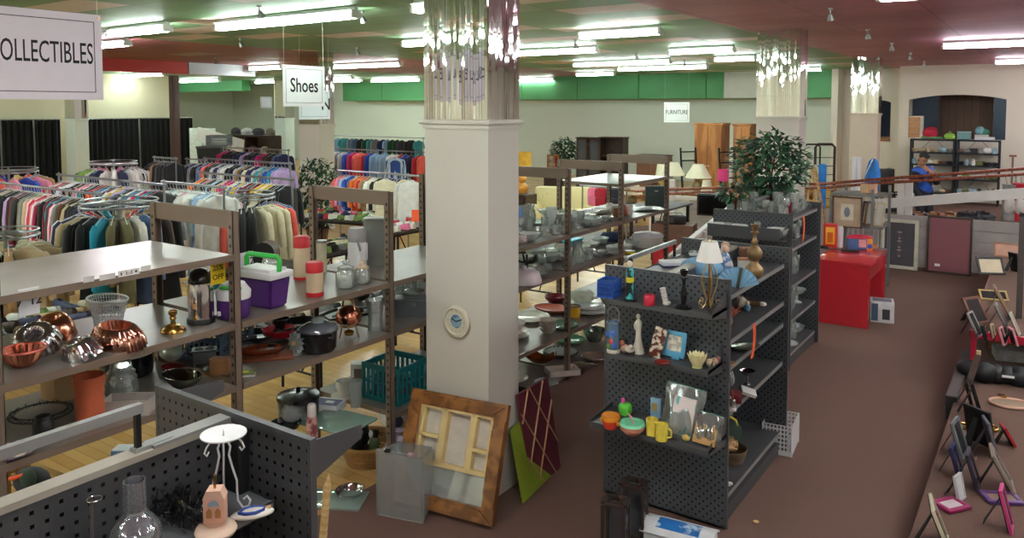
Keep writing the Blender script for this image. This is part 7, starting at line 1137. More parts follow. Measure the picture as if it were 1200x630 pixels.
slatbox('wire_bin', 'white wire bin on the floor between the two perforated stands', P(914, 531, z=0)+Vector((-.03, .12, 0)), .2, .3, .22, wpl, .1, 8, 12, 8, .004, solid=.03)
# two dark lantern stands and a white cool box at the front of the knick-knack stand
for px, py, h, lab in ((742, 640, 76, 'dark wooden lantern stand standing closer to the knick-knack stand'), (721, 665, 80, 'dark wooden lantern stand at the front, left of its twin')):
    p = P(px, py, z=0); u = U(p); t = thing('lantern_stand', lab, 'lantern', p, .25, 'pair of dark lantern stands'); w_ = 15*u; dk = mat((46, 34, 32), .5, 0, .15, 20)
    for x in (-1, 1):
        for y in (-1, 1): M().box(x*w_*.85, y*w_*.85, h*u/2, 4*u, 4*u, h*u, .6*u).mk('post', dk, t)
    b = M(); [b.box(x*w_*.62, y*w_*.62, h*u, (14 if y else 8)*u+w_*.5*(1 if x == 0 else 0), 9*u if y else 2*w_, 3*u) for x, y in ((0, 1), (0, -1))]; [b.box(x*w_*.78, 0, h*u, 8*u, 16*u, 3*u) for x in (-1, 1)]; b.mk('top_plate', dk, t, smooth=False); M().box(0, 0, 3*u, 2*w_, 2*w_, 3*u, .5*u).mk('bottom_plate', dk, t)
    M().ring(6*u, 1*u, (0, 0, h*u+1.6*u), 20).mk('hole_rim', blackm, t); M().cyl(1.2*u, h*u, (h+7)*u, 8, (4*u, 0, 0)).mk('copper_pin', copper, t); M().box(0, w_*.86, h*u/2, 2*w_*.8, 1*u, h*u*.8).mk('glass_pane', glass((120, 120, 130), .6), t); M().box(w_*.86, 0, h*u/2, 1*u, 2*w_*.8, h*u*.8).mk('glass_pane', glass((120, 120, 130), .6), t)
p = P(796, 650, z=0); u = U(p); t = thing('cool_box', 'white box with blue printed lid at the bottom edge below the stand', 'box', p, .12); W_ = 42*u
M().box(0, 0, 14*u, 2*W_*.96, 40*u, 28*u, 3*u).mk('box_body', mat((216, 218, 220), .4), t); M().grid(lambda a, v: ((a-.5)*2*W_, (v-.5)*44*u, (30+7*math.sin(PI*v))*u), 4, 12, .01).mk('curved_lid', mat((222, 224, 226), .35), t); M().grid(lambda a, v: ((a-.5)*1.2*W_, (v*.5-.30)*44*u, (30+7*math.sin(PI*(v*.5+.2)))*u+.0015), 4, 8, .001).mk('blue_label', two_tone('label_blue', (40, 110, 180), (190, 210, 230), 'noise', 14, .4, 0, (1, 1, 1), .55, .62), t)
multi('dry_leaf', 'small yellow scrap lying on the open carpet', 'litter', P(886, 612, z=0), [('scrap', 'E', (0, 0, 1.2, 3.6, 3, 1.2), mat((206, 170, 110), .7)), ('stalk', 'T', (.3, [(0, 0, 1), (4, 2, 2)]), mat((170, 130, 80), .7))])

p = P(487, 268, z=.74); t = thing('price_tag', 'orange tag standing among the shoes beside the column', 'tag', Vector((p.x, p.y, .745)), PSI, 'bright orange paper tags'); M().grid(lambda u, v: ((u-.5)*.12, .03*math.sin(v*2), .10+v*.17), 2, 6, .002).mk('paper', orange, t); M().tube([(0, 0, 0), (0, .0, .12)], .006, 6).mk('stick', blackm, t)
# ================================================================== REAR RIGHT: SHELVES, PERSON, CLUTTER
def wireshelf(lab, x0, x1, y, H, zs, m, d=.4):
    t = thing('metal_shelf_unit', lab, 'shelving', ((x0+x1)/2, y, 0)); W_ = x1-x0
    for x in (-1, 1):
        for yy in (-1, 1): seg(t, 'upright', m, (x*(W_/2-.02), yy*(d/2-.02), H/2, .045, .04, H), smooth=False)
    for z in zs: seg(t, 'shelf', m, (0, 0, z-.02, W_, d, .04), smooth=False)
    return t
a, c, e_ = P(1068, 162, y=23.3), P(1121, 163, y=23.3), P(1173, 164, y=23.3); BZ = [P(1100, y, y=23.3).z for y in (163, 178, 192, 208, 225)]; bk = mat((30, 34, 42), .5, .3, .08)
for i, (x0, x1, lab) in enumerate(((a.x, c.x-.02, 'black metal shelf unit behind the person'), (c.x+.02, e_.x, 'black metal shelf unit right of the one behind the person'))):
    t = wireshelf(lab, x0, x1, 23.3, BZ[0], BZ, bk); W_ = x1-x0
    for z0, z1 in ((BZ[1]+.02, BZ[0]-.03), (BZ[4]+.02, BZ[3]-.03)):
        for s in (-1, 1): M().bar((s*W_*.32, .16, z0), (s*W_*.06, .16, z1), .04, .008).mk('cross_brace', bk, t, smooth=False)
KN = {'box': lambda b, r: b.box(0, 0, r.uniform(.05, .07), .16, .14, .11, .01), 'bowl': lambda b, r: b.shell([(.05, 0), (.09, .05), (.1, .09)], .006, 14), 'shoe': lambda b, r: b.sph((0, 0, .05), (.13, .05, .05), 12, 6), 'jar': lambda b, r: b.lathe([(.05, 0), (.055, .1), (.03, .13), (.03, .16), (.001, .16)], 12), 'bag': lambda b, r: b.sph((0, 0, .07), (.12, .08, .08), 12, 6)}
r = random.Random(21); CK = {'white': (220, 218, 212), 'beige': (190, 170, 140), 'black': (34, 34, 38), 'grey': (140, 140, 140), 'olive': (100, 100, 60), 'brown': (110, 80, 60), 'pale blue': (150, 175, 190), 'green': (110, 130, 70)}
for u_i, (x0, x1, un) in enumerate(((a.x, c.x, 'left'), (c.x, e_.x, 'right'))):
    for lv in (1, 2, 3, 4):
        for i in range(6):
            k = r.choice(list(KN)); cn = r.choice(list(CK)); cn = 'beige' if (lv == 1 and u_i == 0 and i < 4) else cn; b = M(); KN[k](b, r)
            solo('stored_'+k, b, mat(CK[cn], .6), '%s %s, %s from left on %s shelf of the %s black unit' % (cn, k, nth(i), nth(lv), un), k, (x0+(x1-x0)*(i+.6)/6.4, 23.2, BZ[lv]+.001), r.uniform(-.5, .5), 'goods on the black metal shelves')
tpz = BZ[0]+.002
def put(nm, lab, cat, px, py, y, parts, **k): return multi(nm, lab, cat, P(px, py, y=y), parts, **k)
def top(px): return P(px, 162, y=23.3).x
multi('drawer_unit', 'small pale wooden drawer chest on the sill of the large arch', 'drawers', Vector((P(1072, 162, y=23.95).x, 23.92, P(1072, 162, y=23.8).z)), [('carcass', 'B', (0, 2, 13, 17, 10, 26, .2), mat((216, 206, 190), .5))]+[('drawer', 'B', (-1, -3.4, 4+i*6, 13, 1, 5.4), mat((190, 140, 92), .5)) for i in range(4)])
sz = P(1072, 162, y=23.8).z
for px, nm, lab, cat, parts in ((1090, 'red_bundle', 'crimson cloth bundle inside the large arch', 'cloth', [('folded_cloth', 'E', (0, 0, 6, 8, 5, 7), mat((196, 36, 66), .8)), ('top_fold', 'E', (1, 0, 11, 6, 4, 3), mat((170, 26, 50), .8))]), (1113, 'green_bag', 'lime green bag on the sill of the large arch', 'bag', [('bag_body', 'E', (0, 0, 3, 6, 4, 4), mat((150, 196, 80), .6)), ('handle', 'T', (.5, [(-3, 0, 5), (0, 0, 9), (3, 0, 5)]), mat((130, 176, 60), .6))]), (1130, 'teal_case', 'pale teal case on the sill of the large arch', 'case', [('case_body', 'B', (0, 0, 4, 14, 8, 8, 1), mat((120, 160, 160), .5)), ('lid', 'B', (0, 0, 8.4, 14.4, 8.4, 1.4, .4), mat((140, 176, 174), .5))]), (1154, 'paper_pile', 'white flat boxes piled on the sill of the large arch', 'boxes', [('lower_box', 'B', (0, 0, 1.5, 20, 8, 3), wpl), ('upper_box', 'B', (-3, 0, 4.4, 14, 7, 2.6), offw)])):
    multi(nm, lab, cat, Vector((P(px, 162, y=23.9).x, 23.88, sz)), parts)
multi('ceiling_ball', 'pale blue and green round ornament above the white boxes', 'ornament', Vector((P(1148, 158, y=24.1).x, 24.12, sz)), [('stem', 'L', [(2, 0), (1, 6)], steel), ('blue_ball', 'E', (0, 0, 10, 5, 5, 5), mat((130, 180, 190), .4)), ('green_leaf', 'E', (5, 0, 8, 5, 3, 4), mat((60, 130, 100), .5))])
multi('green_mat', 'green folded mat lying along the sill left of the lime bag', 'mat', Vector((P(1092, 162, y=23.86).x, 23.86, sz)), [('mat_roll', 'B', (0, 0, 1.2, 22, 5, 2.4, .8), mat((70, 120, 70), .7)), ('mat_edge', 'B', (0, -2.7, 1.2, 22, .6, 2), mat((90, 140, 90), .7))]); 
# the person in the blue vest, leaning over with a hand to the face
def person():
    p = P(1084, 186, y=16.3); base = Vector((p.x, p.y, 0)); t = thing('person', 'person in a blue vest over black sleeves, bowing head with hand at mouth', 'person', base, PSI+.25, rot=None)
    skin = mat((176, 128, 100), .6, 0, .06, 4); hairm = mat((26, 22, 22), .7)
    J = dict(pelvis=(0, 0, .92), waist=(-.01, 0, 1.04), chest=(-.04, -.02, 1.22), upper=(-.07, -.04, 1.34), neck=(-.10, -.07, 1.41), head0=(-.13, -.10, 1.47),
             sl=(.10, -.02, 1.33), el=(.16, -.14, 1.10), hl=(-.02, -.26, 1.26), wl=(-.06, -.27, 1.33), sr=(-.22, -.03, 1.31), er=(-.26, -.04, 1.04), wr=(-.22, -.16, .84), hr=(-.21, -.19, .77),
             hipl=(.09, 0, .86), kl=(.10, -.03, .48), al=(.10, .02, .09), tl=(.11, -.14, .03), hipr=(-.09, 0, .86), kr=(-.10, -.04, .48), ar=(-.11, .02, .09), tr=(-.12, -.14, .03))
    E = [('pelvis', 'waist'), ('waist', 'chest'), ('chest', 'upper'), ('upper', 'neck'), ('neck', 'head0'), ('upper', 'sl'), ('sl', 'el'), ('el', 'hl'), ('hl', 'wl'), ('upper', 'sr'), ('sr', 'er'), ('er', 'wr'), ('wr', 'hr'), ('pelvis', 'hipl'), ('hipl', 'kl'), ('kl', 'al'), ('al', 'tl'), ('pelvis', 'hipr'), ('hipr', 'kr'), ('kr', 'ar'), ('ar', 'tr')]
    rad = dict(pelvis=(.15, .11), waist=(.14, .10), chest=(.16, .115), upper=(.14, .09), neck=(.055, .055), head0=(.05, .05), sl=(.065, .065), el=(.046, .046), hl=(.034, .034), wl=(.026, .03), sr=(.065, .065), er=(.046, .046), wr=(.032, .032), hr=(.026, .03), hipl=(.09, .09), kl=(.062, .062), al=(.042, .042), tl=(.036, .03), hipr=(.09, .09), kr=(.062, .062), ar=(.042, .042), tr=(.036, .03))
    names = list(J); ix = {n: i for i, n in enumerate(names)}; me = bpy.data.meshes.new('body'); me.from_pydata([J[n] for n in names], [(ix[a_], ix[b_]) for a_, b_ in E], []); o = bpy.data.objects.new('tmp', me); COL.objects.link(o)
    mo = o.modifiers.new('s', 'SKIN'); mo.use_smooth_shade = True; lay = me.skin_vertices[0].data
    for n, i in ix.items(): lay[i].radius = rad[n]; lay[i].use_root = (n == 'pelvis')
    sb = o.modifiers.new('d', 'SUBSURF'); sb.levels = 2; sb.render_levels = 2
    dg = bpy.context.evaluated_depsgraph_get(); full = bpy.data.meshes.new_from_object(o.evaluated_get(dg)); bpy.data.objects.remove(o)
    full.name = 'body'; full.materials.clear(); full.materials.append(skin); ob = bpy.data.objects.new('body', full); COL.objects.link(ob); ob.parent = t
    segs = [(Vector(J[a_]), Vector(J[b_]), (a_, b_)) for a_, b_ in E]
    def near(c):
        best = None
        for A_, B_, k in segs:
            f = max(0, min(1, (c-A_).dot(B_-A_)/max((B_-A_).length_squared, 1e-9))); d = (c-(A_+(B_-A_)*f)).length
            if best is None or d < best[0]: best = (d, k, f)
        return best[1], best[2]
    reg = [near(Vector(p_.center)) for p_ in full.polygons]
    def cloth(nm, ok, off, m):
        fs = [p_ for p_, (k, f) in zip(full.polygons, reg) if ok(k, f, p_.center)]; vi = sorted({v for p_ in fs for v in p_.vertices}); mp = {v: i for i, v in enumerate(vi)}
        b = M(); b.add([tuple(full.vertices[v].co+full.vertices[v].normal*off) for v in vi], [tuple(mp[v] for v in p_.vertices) for p_ in fs]); return b.mk(nm, m, t, ang=80)
    torso = {('pelvis', 'waist'), ('waist', 'chest'), ('chest', 'upper')}; sl = mat((22, 24, 34), .8)
    cloth('blue_vest', lambda k, f, c: k in torso or (k[0] == 'upper' and k[1] != 'neck') or (k == ('upper', 'neck') and f < .35), .022, mat((36, 84, 176), .7, 0, .08))
    cloth('left_sleeve', lambda k, f, c: k == ('sl', 'el') or (k == ('upper', 'sl') and f > .7) or (k == ('el', 'hl') and f < .88), .016, sl); cloth('right_sleeve', lambda k, f, c: k == ('sr', 'er') or (k == ('upper', 'sr') and f > .7) or (k == ('er', 'wr') and f < .9), .016, sl)
    cloth('trousers', lambda k, f, c: k[0] in ('hipl', 'hipr', 'kl', 'kr') and not (k[0][0] == 'a') or k in (('pelvis', 'hipl'), ('pelvis', 'hipr')) or (k == ('pelvis', 'waist') and f < .3), .014, mat((34, 36, 46), .8))
    for s in ('l', 'r'):
        q = Vector(J['t'+s]); M().sph((q.x, q.y+.06, .045), (.05, .14, .045), 14, 8).mk('shoe', blackp, t)
    # head: skull, jaw, nose, eyes, ears, mouth, hair
    H = Matrix.Translation((-.155, -.135, 1.555)) @ Matrix.Rotation(.62, 4, 'X') @ Matrix.Rotation(-.25, 4, 'Z')
    def hm(nm, m, *els):
        b = M(); b.T = H
        for c_, r_ in els: b.sph(c_, r_, 18, 12)
        return b.mk(nm, m, t)
    hm('head', skin, ((0, .01, .02), (.076, .092, .10)), ((0, -.03, -.055), (.056, .062, .062)), ((0, -.094, -.02), (.013, .022, .022)), ((-.078, .01, -.01), (.012, .022, .032)), ((.078, .01, -.01), (.012, .022, .032)), ((0, .01, -.10), (.05, .05, .06)))
    for x in (-.03, .03): hm('eye', mat((30, 26, 26), .3), ((x, -.083, .012), (.012, .008, .007)))
    hm('mouth', mat((140, 80, 74), .5), ((0, -.086, -.066), (.024, .008, .006))); hm('hair', hairm, ((0, .028, .048), (.084, .09, .088)), ((0, -.045, .095), (.06, .04, .03)))
    def hand(nm, root, d, up):
        d = Vector(d).normalized(); up = Vector(up).normalized(); sd = d.cross(up).normalized(); root = Vector(root); b = M(); b.tube([root, root+d*.03, root+d*.085], [.022, .034, .036], 10)
        for i, L in enumerate((.062, .072, .068, .052)):
            k = root+d*.078+sd*(-.027+.018*i); b.tube([k, k+d*L*.45+up*.006, k+d*L*.8+up*.02, k+d*L*.95+up*.034], [.0095, .009, .008, .006], 7)
        k = root+d*.03-sd*.03; b.tube([k, k-sd*.03+d*.02, k-sd*.04+d*.055], [.012, .0105, .008], 7); b.mk(nm, skin, t)
    hand('left_hand', J['hl'], (-.5, .35, .75), (-.1, .9, -.1)); hand('right_hand', J['wr'], (.1, -.3, -.9), (.2, -.9, .2))
person()
# clutter left of the person
p = P(1022, 207, y=15.4); t = thing('blue_tarp', 'blue folding canvas chair draped over the ramp rail', 'chair', (p.x, 15.4, 0)); u = U(p); z = p.z; bl_ = mat((44, 120, 200), .7); M().grid(lambda a_, v: ((a_-.5)*17*u*(1-.55*max(0, v-.6)*2*abs(2*a_-1)), .12*v+.02*math.sin(7*a_), z-.35+(22*u+.35)*v-.07*abs(2*a_-1)*v*v), 8, 8, .012).mk('canvas', bl_, t); M().tube([(-.13, 0, 0), (-.13, .02, z), (.0, .12, z+22*u)], .012, 8).tube([(.13, 0, 0), (.13, .02, z)], .012, 8).tube([(.13, .3, 0), (-.1, .06, z)], .012, 8).mk('chair_frame', steel, t)
for i, px in enumerate((1001.5, 1007)):
    p = P(px, 184, y=16.8); solo('white_pipe', M().cyl(.05, 0, p.z-.02, 12).cyl(.054, p.z-.02, p.z, 12), wpl, ('white pipe standing before the third column, left one', 'white pipe standing before the third column, right one')[i], 'pipe', (p.x, 16.8, 0), group='white pipes')
p = P(964, 192, y=15.2); solo('blue_post', M().cyl(.07, 0, p.z-.03, 14).lathe([(.07, p.z-.03), (.04, p.z), (.001, p.z)], 14), mat((40, 130, 215), .5), 'bright blue padded post behind the far glassware', 'post', (p.x, 15.2, 0))
for i, (px, y, lab) in enumerate(((952, 15.0, 'pale wooden easel right beside the leafy plant'), (985, 12.6, 'long wooden pole slanting before the blue post'))):
    p = P(px if i == 0 else 955, 195, y=y); q = P(978, 262, y=11.2); t = thing('wooden_easel', lab, 'easel', (p.x, y, 0)); z = p.z
    if i == 0:
        for dx in (-.12, .12): M().bar((dx*1.3, 0, 0), (dx*.15, .05, z), .03, .02).mk('leg', woodl, t)
        M().bar((0, .35, 0), (0, .06, z), .03, .02).mk('rear_leg', woodl, t); M().box(0, 0, z*.55, .3, .02, .03).mk('ledge', woodl, t)
    else: M().bar((q.x-p.x+.05, q.y-y, 0), (0, 0, z), .032, .032).mk('pole', woodl, t); M().sph((0, 0, z), .03).mk('pole_tip', wpl, t)
for i, (px, y, w_, lab) in enumerate(((952, 17.5, .34, 'black round-topped metal rack behind the leafy plant'), (967, 17.8, .42, 'dark wooden screen with metal bars left of the third column'))):
    p = P(px, 169, y=y); t = thing('metal_rack', lab, 'rack', (p.x, y, 0), PSI); z = p.z; m = (blackm, woodd)[i]
    M().tube([(-w_/2, 0, 0), (-w_/2, 0, z-.06), (-w_/2+.06, 0, z), (w_/2-.06, 0, z), (w_/2, 0, z-.06), (w_/2, 0, 0)], .018 if i == 0 else .03, 8).mk('outer_frame', m, t)
    for k in range(7): M().tube([(-w_/2, 0, .3+k*(z-.4)/7), (w_/2, 0, .3+k*(z-.4)/7)], .008, 6).mk('cross_bar', blackm, t)
p = P(956, 222, y=16.4); t = thing('wicker_chest', 'stack of tan wicker drawers below the metal racks', 'drawers', (p.x, 16.6, 0)); z = p.z; seg(t, 'frame', woodm, (0, .05, z/2, .62, .4, z), smooth=False); [seg(t, 'wicker_drawer', mat((186, 150, 80), .8, 0, .15, 30), (0, -.17, (i+.5)*z/5, .56, .05, z/5-.03)) for i in range(5)]
for i, (px, py, y, lab) in enumerate(((1042, 200, 17.2, 'black office chair arm and seat left of the person, nearer one'), (1053, 199, 18.2, 'black padded office chair just left of the person'))):
    p = P(px, py, y=y); t = thing('office_chair', lab, 'chair', (p.x, y, 0), .6+i); z = p.z; M().box(0, .2, z-.22, .4, .08, .5, .03).mk('backrest', blackp, t); M().box(0, 0, .47, .46, .46, .09, .03).mk('seat', blackp, t); M().cyl(.03, .08, .45, 10).mk('gas_post', blackm, t)
    for s in (-1, 1): M().tube([(s*.24, .1, .48), (s*.28, .1, .68), (s*.28, -.12, .70)], .02, 8).mk('armrest', blackm, t)
    b = M(); [b.tube([(0, 0, .08), (.27*math.cos(k*1.257), .27*math.sin(k*1.257), .05)], .02, 6) for k in range(5)]; b.mk('star_base', blackm, t)
p = P(1186, 184, y=22.6); t = thing('shovel', 'long-handled tool leaning on the wall right of the black shelves', 'shovel', (p.x, 22.9, 0)); M().tube([(0, 0, .3), (0, .3, p.z)], .022, 8).mk('shaft', mat((120, 84, 60), .6), t); M().tube([(-.08, .31, p.z), (.08, .31, p.z)], .022, 8).mk('grip', mat((120, 60, 50), .6), t); M().grid(lambda a_, v: ((a_-.5)*.24, -.02*math.sin(PI*a_), .35-.33*v), 4, 4, .006).mk('blade', steel, t)
for i, (px, py, h, c, lab) in enumerate(((1184, 226, 20, (150, 150, 150), 'grey golf bag of clubs at the right of the black shelves'), (1196, 226, 16, (200, 40, 60), 'red and white bag at the right edge behind the handrail'))):
    p = P(px, py, y=20.5); multi('golf_bag', lab, 'bag', Vector((p.x, 20.5, 0)), [('bag_tube', 'L', [(7, 0), (8, 4), (8, 40+i*2), (9, 42+i*2)], mat(c, .7)), ('side_pocket', 'E', (0, -7, 18, 6, 4, 10), mat((210, 205, 200), .6))]+[('club', 'T', (.6, [(x, 0, 40), (x*2, 1, 44+h*.5)]), steel) for x in (-3, 0, 3)])
# goods lying on the ramp deck behind the planks
def rampz(x): return .1+(x+7.0)/7.7*.70
r = random.Random(4)
for i in range(15):
    x = P(1068+i*6.3, 250, y=13.75).x; brn = i < 9; c = r.choice(((150, 96, 60), (110, 70, 50), (176, 130, 90), (90, 80, 76), (130, 80, 56))) if brn else r.choice(((36, 36, 42), (60, 60, 66), (28, 28, 34)))
    b = M(); b.sph((0, 0, .06), (.13, .08, .065), 12, 7); b.tube([(-.08, 0, .1), (-.12, .03, .12), (-.02, .05, .13)], .02, 6); b.box(.0, -.0, .02, .2, .13, .04, .01)
    b.at(); solo('leather_bag' if brn else 'black_bag', b, mat(c, .5, 0, .15), '%s bag, %s from left in the row behind the plank wall' % ('brown leather' if brn else 'black', nth(i)), 'bag', (x, 13.75, rampz(x)+.005+.12), r.uniform(0, 3), 'bags lying on the ramp')
    solo('storage_crate', M().span((-.15, -.13, 0), (.15, .13, .12), .005).span((-.14, -.135, .04), (.14, -.13, .09)), mat((70, 60, 56), .7), 'low dark crate under the %s bag on the ramp' % nth(i), 'crate', (x, 13.75, rampz(x)+.002), 0, 'crates on the ramp') if i % 3 == 9 else None
# pictures leaning on the planks
def leanpic(nm, lab, px0, px1, py0, py1, y, fm, fw2, inner_m, cat='picture', mat_m=None, mw=0.):
    a_, c_ = P(px0, py1, y=y), P(px1, py1, y=y); W_ = c_.x-a_.x; H_ = P(px0, py0, y=y).z-a_.z; t = thing(nm, lab, cat, ((a_.x+c_.x)/2, y, max(.005, a_.z)), 0, rot=(-.06, 0, 0)); f = fw2*W_
    for n_, q in (('top_rail', (0, 0, H_-f/2, W_, .03, f)), ('bottom_rail', (0, 0, f/2, W_, .03, f)), ('side_rail', (-W_/2+f/2, 0, H_/2, f, .03, H_)), ('side_rail', (W_/2-f/2, 0, H_/2, f, .03, H_))): seg(t, n_, fm, q, bev=.004)
    seg(t, 'picture', inner_m, (0, .004, H_/2, W_-2*f+.004, .012, H_-2*f+.004), smooth=False); return t, W_, H_
t, W_, H_ = leanpic('framed_picture', 'large framed rug-patterned picture leaning on the planks behind the desk', 1031, 1075, 259, 316, 13.28, mat((206, 200, 184), .5), .10, mat((74, 70, 78), .6))
for i in range(9): M().prism([(-W_*(.04+.02*(i % 3)), 0), (0, -H_*.025), (W_*(.04+.02*(i % 3)), 0), (0, H_*.025)], .003, 'y', -.006).mk('woven_motif', mat(((170, 150, 150), (130, 70, 80), (150, 145, 140))[i % 3], .7), t, loc=(0, 0, H_*(.26+i*.06)), smooth=False)
t, W_, H_ = leanpic('notice_board', 'maroon board in a dark wooden frame leaning on the planks', 1085, 1138, 253, 319, 13.28, woodd, .05, mat((142, 88, 96), .25, 0, .05, 2), 'board'); M().box(-W_*.25, -.008, H_*.14, W_*.12, .003, H_*.045).mk('paper_label', wpl, t)
# grid display rack with pictures behind the red desk
gy = 11.7; t = thing('grid_rack', 'grey steel display rack of frames behind the red desk', 'rack', (P(1005, 250, y=gy).x, gy, 0)); gx = t.location.x; grey = mat((128, 130, 130), .4, .5)
for px, py, dy in ((974, 227, -.25), (992, 218, .25), (1023, 222, -.25), (1043, 217, .25)): p = P(px, py, y=gy+dy); M().span((p.x-gx-.018, dy-.018, 0), (p.x-gx+.018, dy+.018, p.z)).mk('upright', grey, t, smooth=False)
xa, xb = P(974, 227, y=gy-.25).x-gx, P(1043, 217, y=gy+.25).x-gx; sh_z = [P(1015, y, y=gy).z for y in (226, 262, 292)]
for z in sh_z: M().span((xa, -.26, z-.03), (xb, .26, z)).mk('rack_shelf', grey, t, smooth=False)
b = M(); [b.tube([(xa+(xb-xa)*i/10, .26, .1), (xa+(xb-xa)*i/10, .26, sh_z[0])], .006, 5) for i in range(11)]; b.mk('rear_grid', wpl, t)
a_ = P(975, 264, y=11.2); t2, W_, H_ = leanpic('framed_picture', 'brown-framed small portrait on tan mat hanging on the grey rack', 975, 1010, 229, 265, 11.36, mat((92, 62, 44), .5), .05, mat((176, 152, 128), .7)); t2.rotation_euler = (0, 0, 0); seg(t2, 'drawing_sheet', mat((206, 196, 176), .7), (0, -.004, H_*.5, W_*.42, .004, H_*.52), smooth=False); M().sph((-.0, -.007, H_*.5), (W_*.1, .002, H_*.16)).mk('drawn_figure', mat((120, 122, 140), .7), t2)
for i, (px, c, lab) in enumerate(((1013, (60, 60, 66), 'dark slim frame standing on the grey rack shelf'), (1017, (150, 120, 84), 'brown slim frame standing on the grey rack shelf'), (1029, (206, 186, 150), 'cream wooden frame hanging at the right of the grey rack'))):
    p = P(px, 258, y=gy-.15); u = U(p); t3 = thing('framed_photo', lab, 'frame', Vector((p.x, gy-.15, sh_z[1]+.002)), .7 if i < 2 else .25, rot=(0, .12, .7 if i < 2 else .25)); w_, h_ = 10*u, 28*u; [seg(t3, 'frame_rail', mat(c, .5), q, smooth=False) for q in ((0, 0, u, w_, .02, 2*u), (0, 0, h_-u, w_, .02, 2*u), (-w_/2+u, 0, h_/2, 2*u, .02, h_), (w_/2-u, 0, h_/2, 2*u, .02, h_))]; seg(t3, 'picture', offw, (0, .004, h_/2, w_-2*u, .008, h_-2*u), smooth=False)
for i, (px, c, lab) in enumerate(((1013, (206, 170, 130), 'tan carton at the left on top of the grey rack'), (1022, (222, 170, 140), 'peach carton at the right on top of the grey rack'))):
    p = P(px, 222, y=gy); multi('carton', lab, 'box', Vector((p.x, gy, sh_z[0]+.002)), [('box_body', 'B', (0, 0, 5, 8, 9, 10, .3), mat(c, .7)), ('flap', 'B', (0, -4, 10.6, 7.6, 4, .6), mat(c, .7))], rz=.3+i)
for i, (px, c, lab) in enumerate(((1008, (60, 40, 40), 'dark folded item on the middle rack shelf'), (1020, (150, 90, 90), 'reddish folded item on the middle rack shelf'))):
    p = P(px, 262, y=gy); multi('folded_item', lab, 'cloth', Vector((p.x, gy+.05, sh_z[2]+.002)), [('folds', 'E', (0, 0, 3, 7, 6, 3.4), mat(c, .8)), ('upper_fold', 'E', (0, 0, 6, 6, 5, 2), mat(c, .8))])
# ================================================================== FAR LEFT: BINS AND BROWN SHELVES
p = P(248, 190, y=12.5); t = thing('rolling_bin', 'tapered dark bin standing behind the clothes racks', 'bin', (p.x, 12.5, 0), PSI); u = U(p); z = p.z
b = M(); b.add([(-11*u, -7*u, z-.4), (11*u, -7*u, z-.4), (11*u, 7*u, z-.4), (-11*u, 7*u, z-.4), (-14*u, -9*u, z+18*u), (14*u, -9*u, z+18*u), (14*u, 9*u, z+18*u), (-14*u, 9*u, z+18*u)], [(3, 2, 1, 0), (0, 1, 5, 4), (1, 2, 6, 5), (2, 3, 7, 6), (3, 0, 4, 7)]); b.mk('bin_tub', mat((44, 48, 50), .6), t, smooth=False); [M().cyl(.03, 0, z-.38, 8, (x*9*u, y*5*u, 0)).mk('leg', steel, t) for x in (-1, 1) for y in (-1, 1)]; M().tube([(-14*u, -9*u, z+18*u), (14*u, -9*u, z+18*u), (14*u, 9*u, z+18*u), (-14*u, 9*u, z+18*u)], .03, 6, True).mk('bin_rim', mat((90, 94, 96), .5), t)
p = P(257, 166, y=14.5); t = slatbox('wire_cart', 'grey wire basket cart behind the dark bin', Vector((p.x, 14.5, p.z-.12)), .62, .42, .32, mat((120, 126, 130), .4, .6), PSI, 12, 8, 5, .012, 'cart'); [M().cyl(.02, -(p.z-.12), .0, 8, (x*.28, y*.18, 0)).mk('leg', steel, t) for x in (-1, 1) for y in (-1, 1)]
a_, c_ = P(232, 156, y=15.5), P(282, 168, y=15.5); t = thing('white_board', 'long white board lying slanted over the bins', 'board', (a_.x, 15.5, 0)); M().bar((0, 0, a_.z), (c_.x-a_.x, .1, c_.z-.1), .05, .42).mk('panel', wht, t, smooth=False); [M().bar((x, .05, 0), (x, .05, a_.z*.8), .05, .05).mk('prop', wht, t) for x in (.15, c_.x-a_.x-.15)]
a_, c_ = P(268, 158, y=17), P(322, 158, y=17); z1 = a_.z; t = thing('junk_shelf', 'long brown open shelving with odds and ends along the far wall', 'shelving', ((a_.x+c_.x)/2, 17, 0)); L = c_.x-a_.x; [seg(t, 'shelf', woodd, (0, 0, z, L, .5, .05), smooth=False) for z in (z1, z1-.62, .3)]; [seg(t, 'upright', woodd, (x, 0, z1/2, .06, .5, z1), smooth=False) for x in (-L/2, 0, L/2)]; seg(t, 'back', mat((96, 80, 64), .7), (0, .24, z1/2, L, .02, z1), smooth=False)
r = random.Random(12)
for i in range(8):
    c = r.choice(((176, 160, 130), (120, 110, 100), (206, 206, 206), (130, 80, 80), (70, 70, 76))); b = M(); b.sph((0, 0, .12), (.22, .15, .13), 10, 6); b.box(.02, 0, .04, .36, .2, .08, .02); lv = i % 2; solo('junk_bundle', b, mat(c, .8, 0, .2), 'odd bundle, %s from left on the %s of the brown shelving' % (nth(i//2), 'top' if lv else 'upper shelf'), 'bundle', (a_.x+L*(i+.5)/8, 16.95, (z1+.026) if lv else z1-.59), r.uniform(0, 3), 'bundles on the brown shelving')
solo('leaning_partition', M().box(0, 0, .9, .9, .03, 1.8).box(0, -.02, .9, .8, .02, 1.7), mat((214, 222, 216), .5), 'white panel leaning at the wall left of the dark bin', 'panel', (P(238, 175, y=16).x, 16.0, 0), PSI)
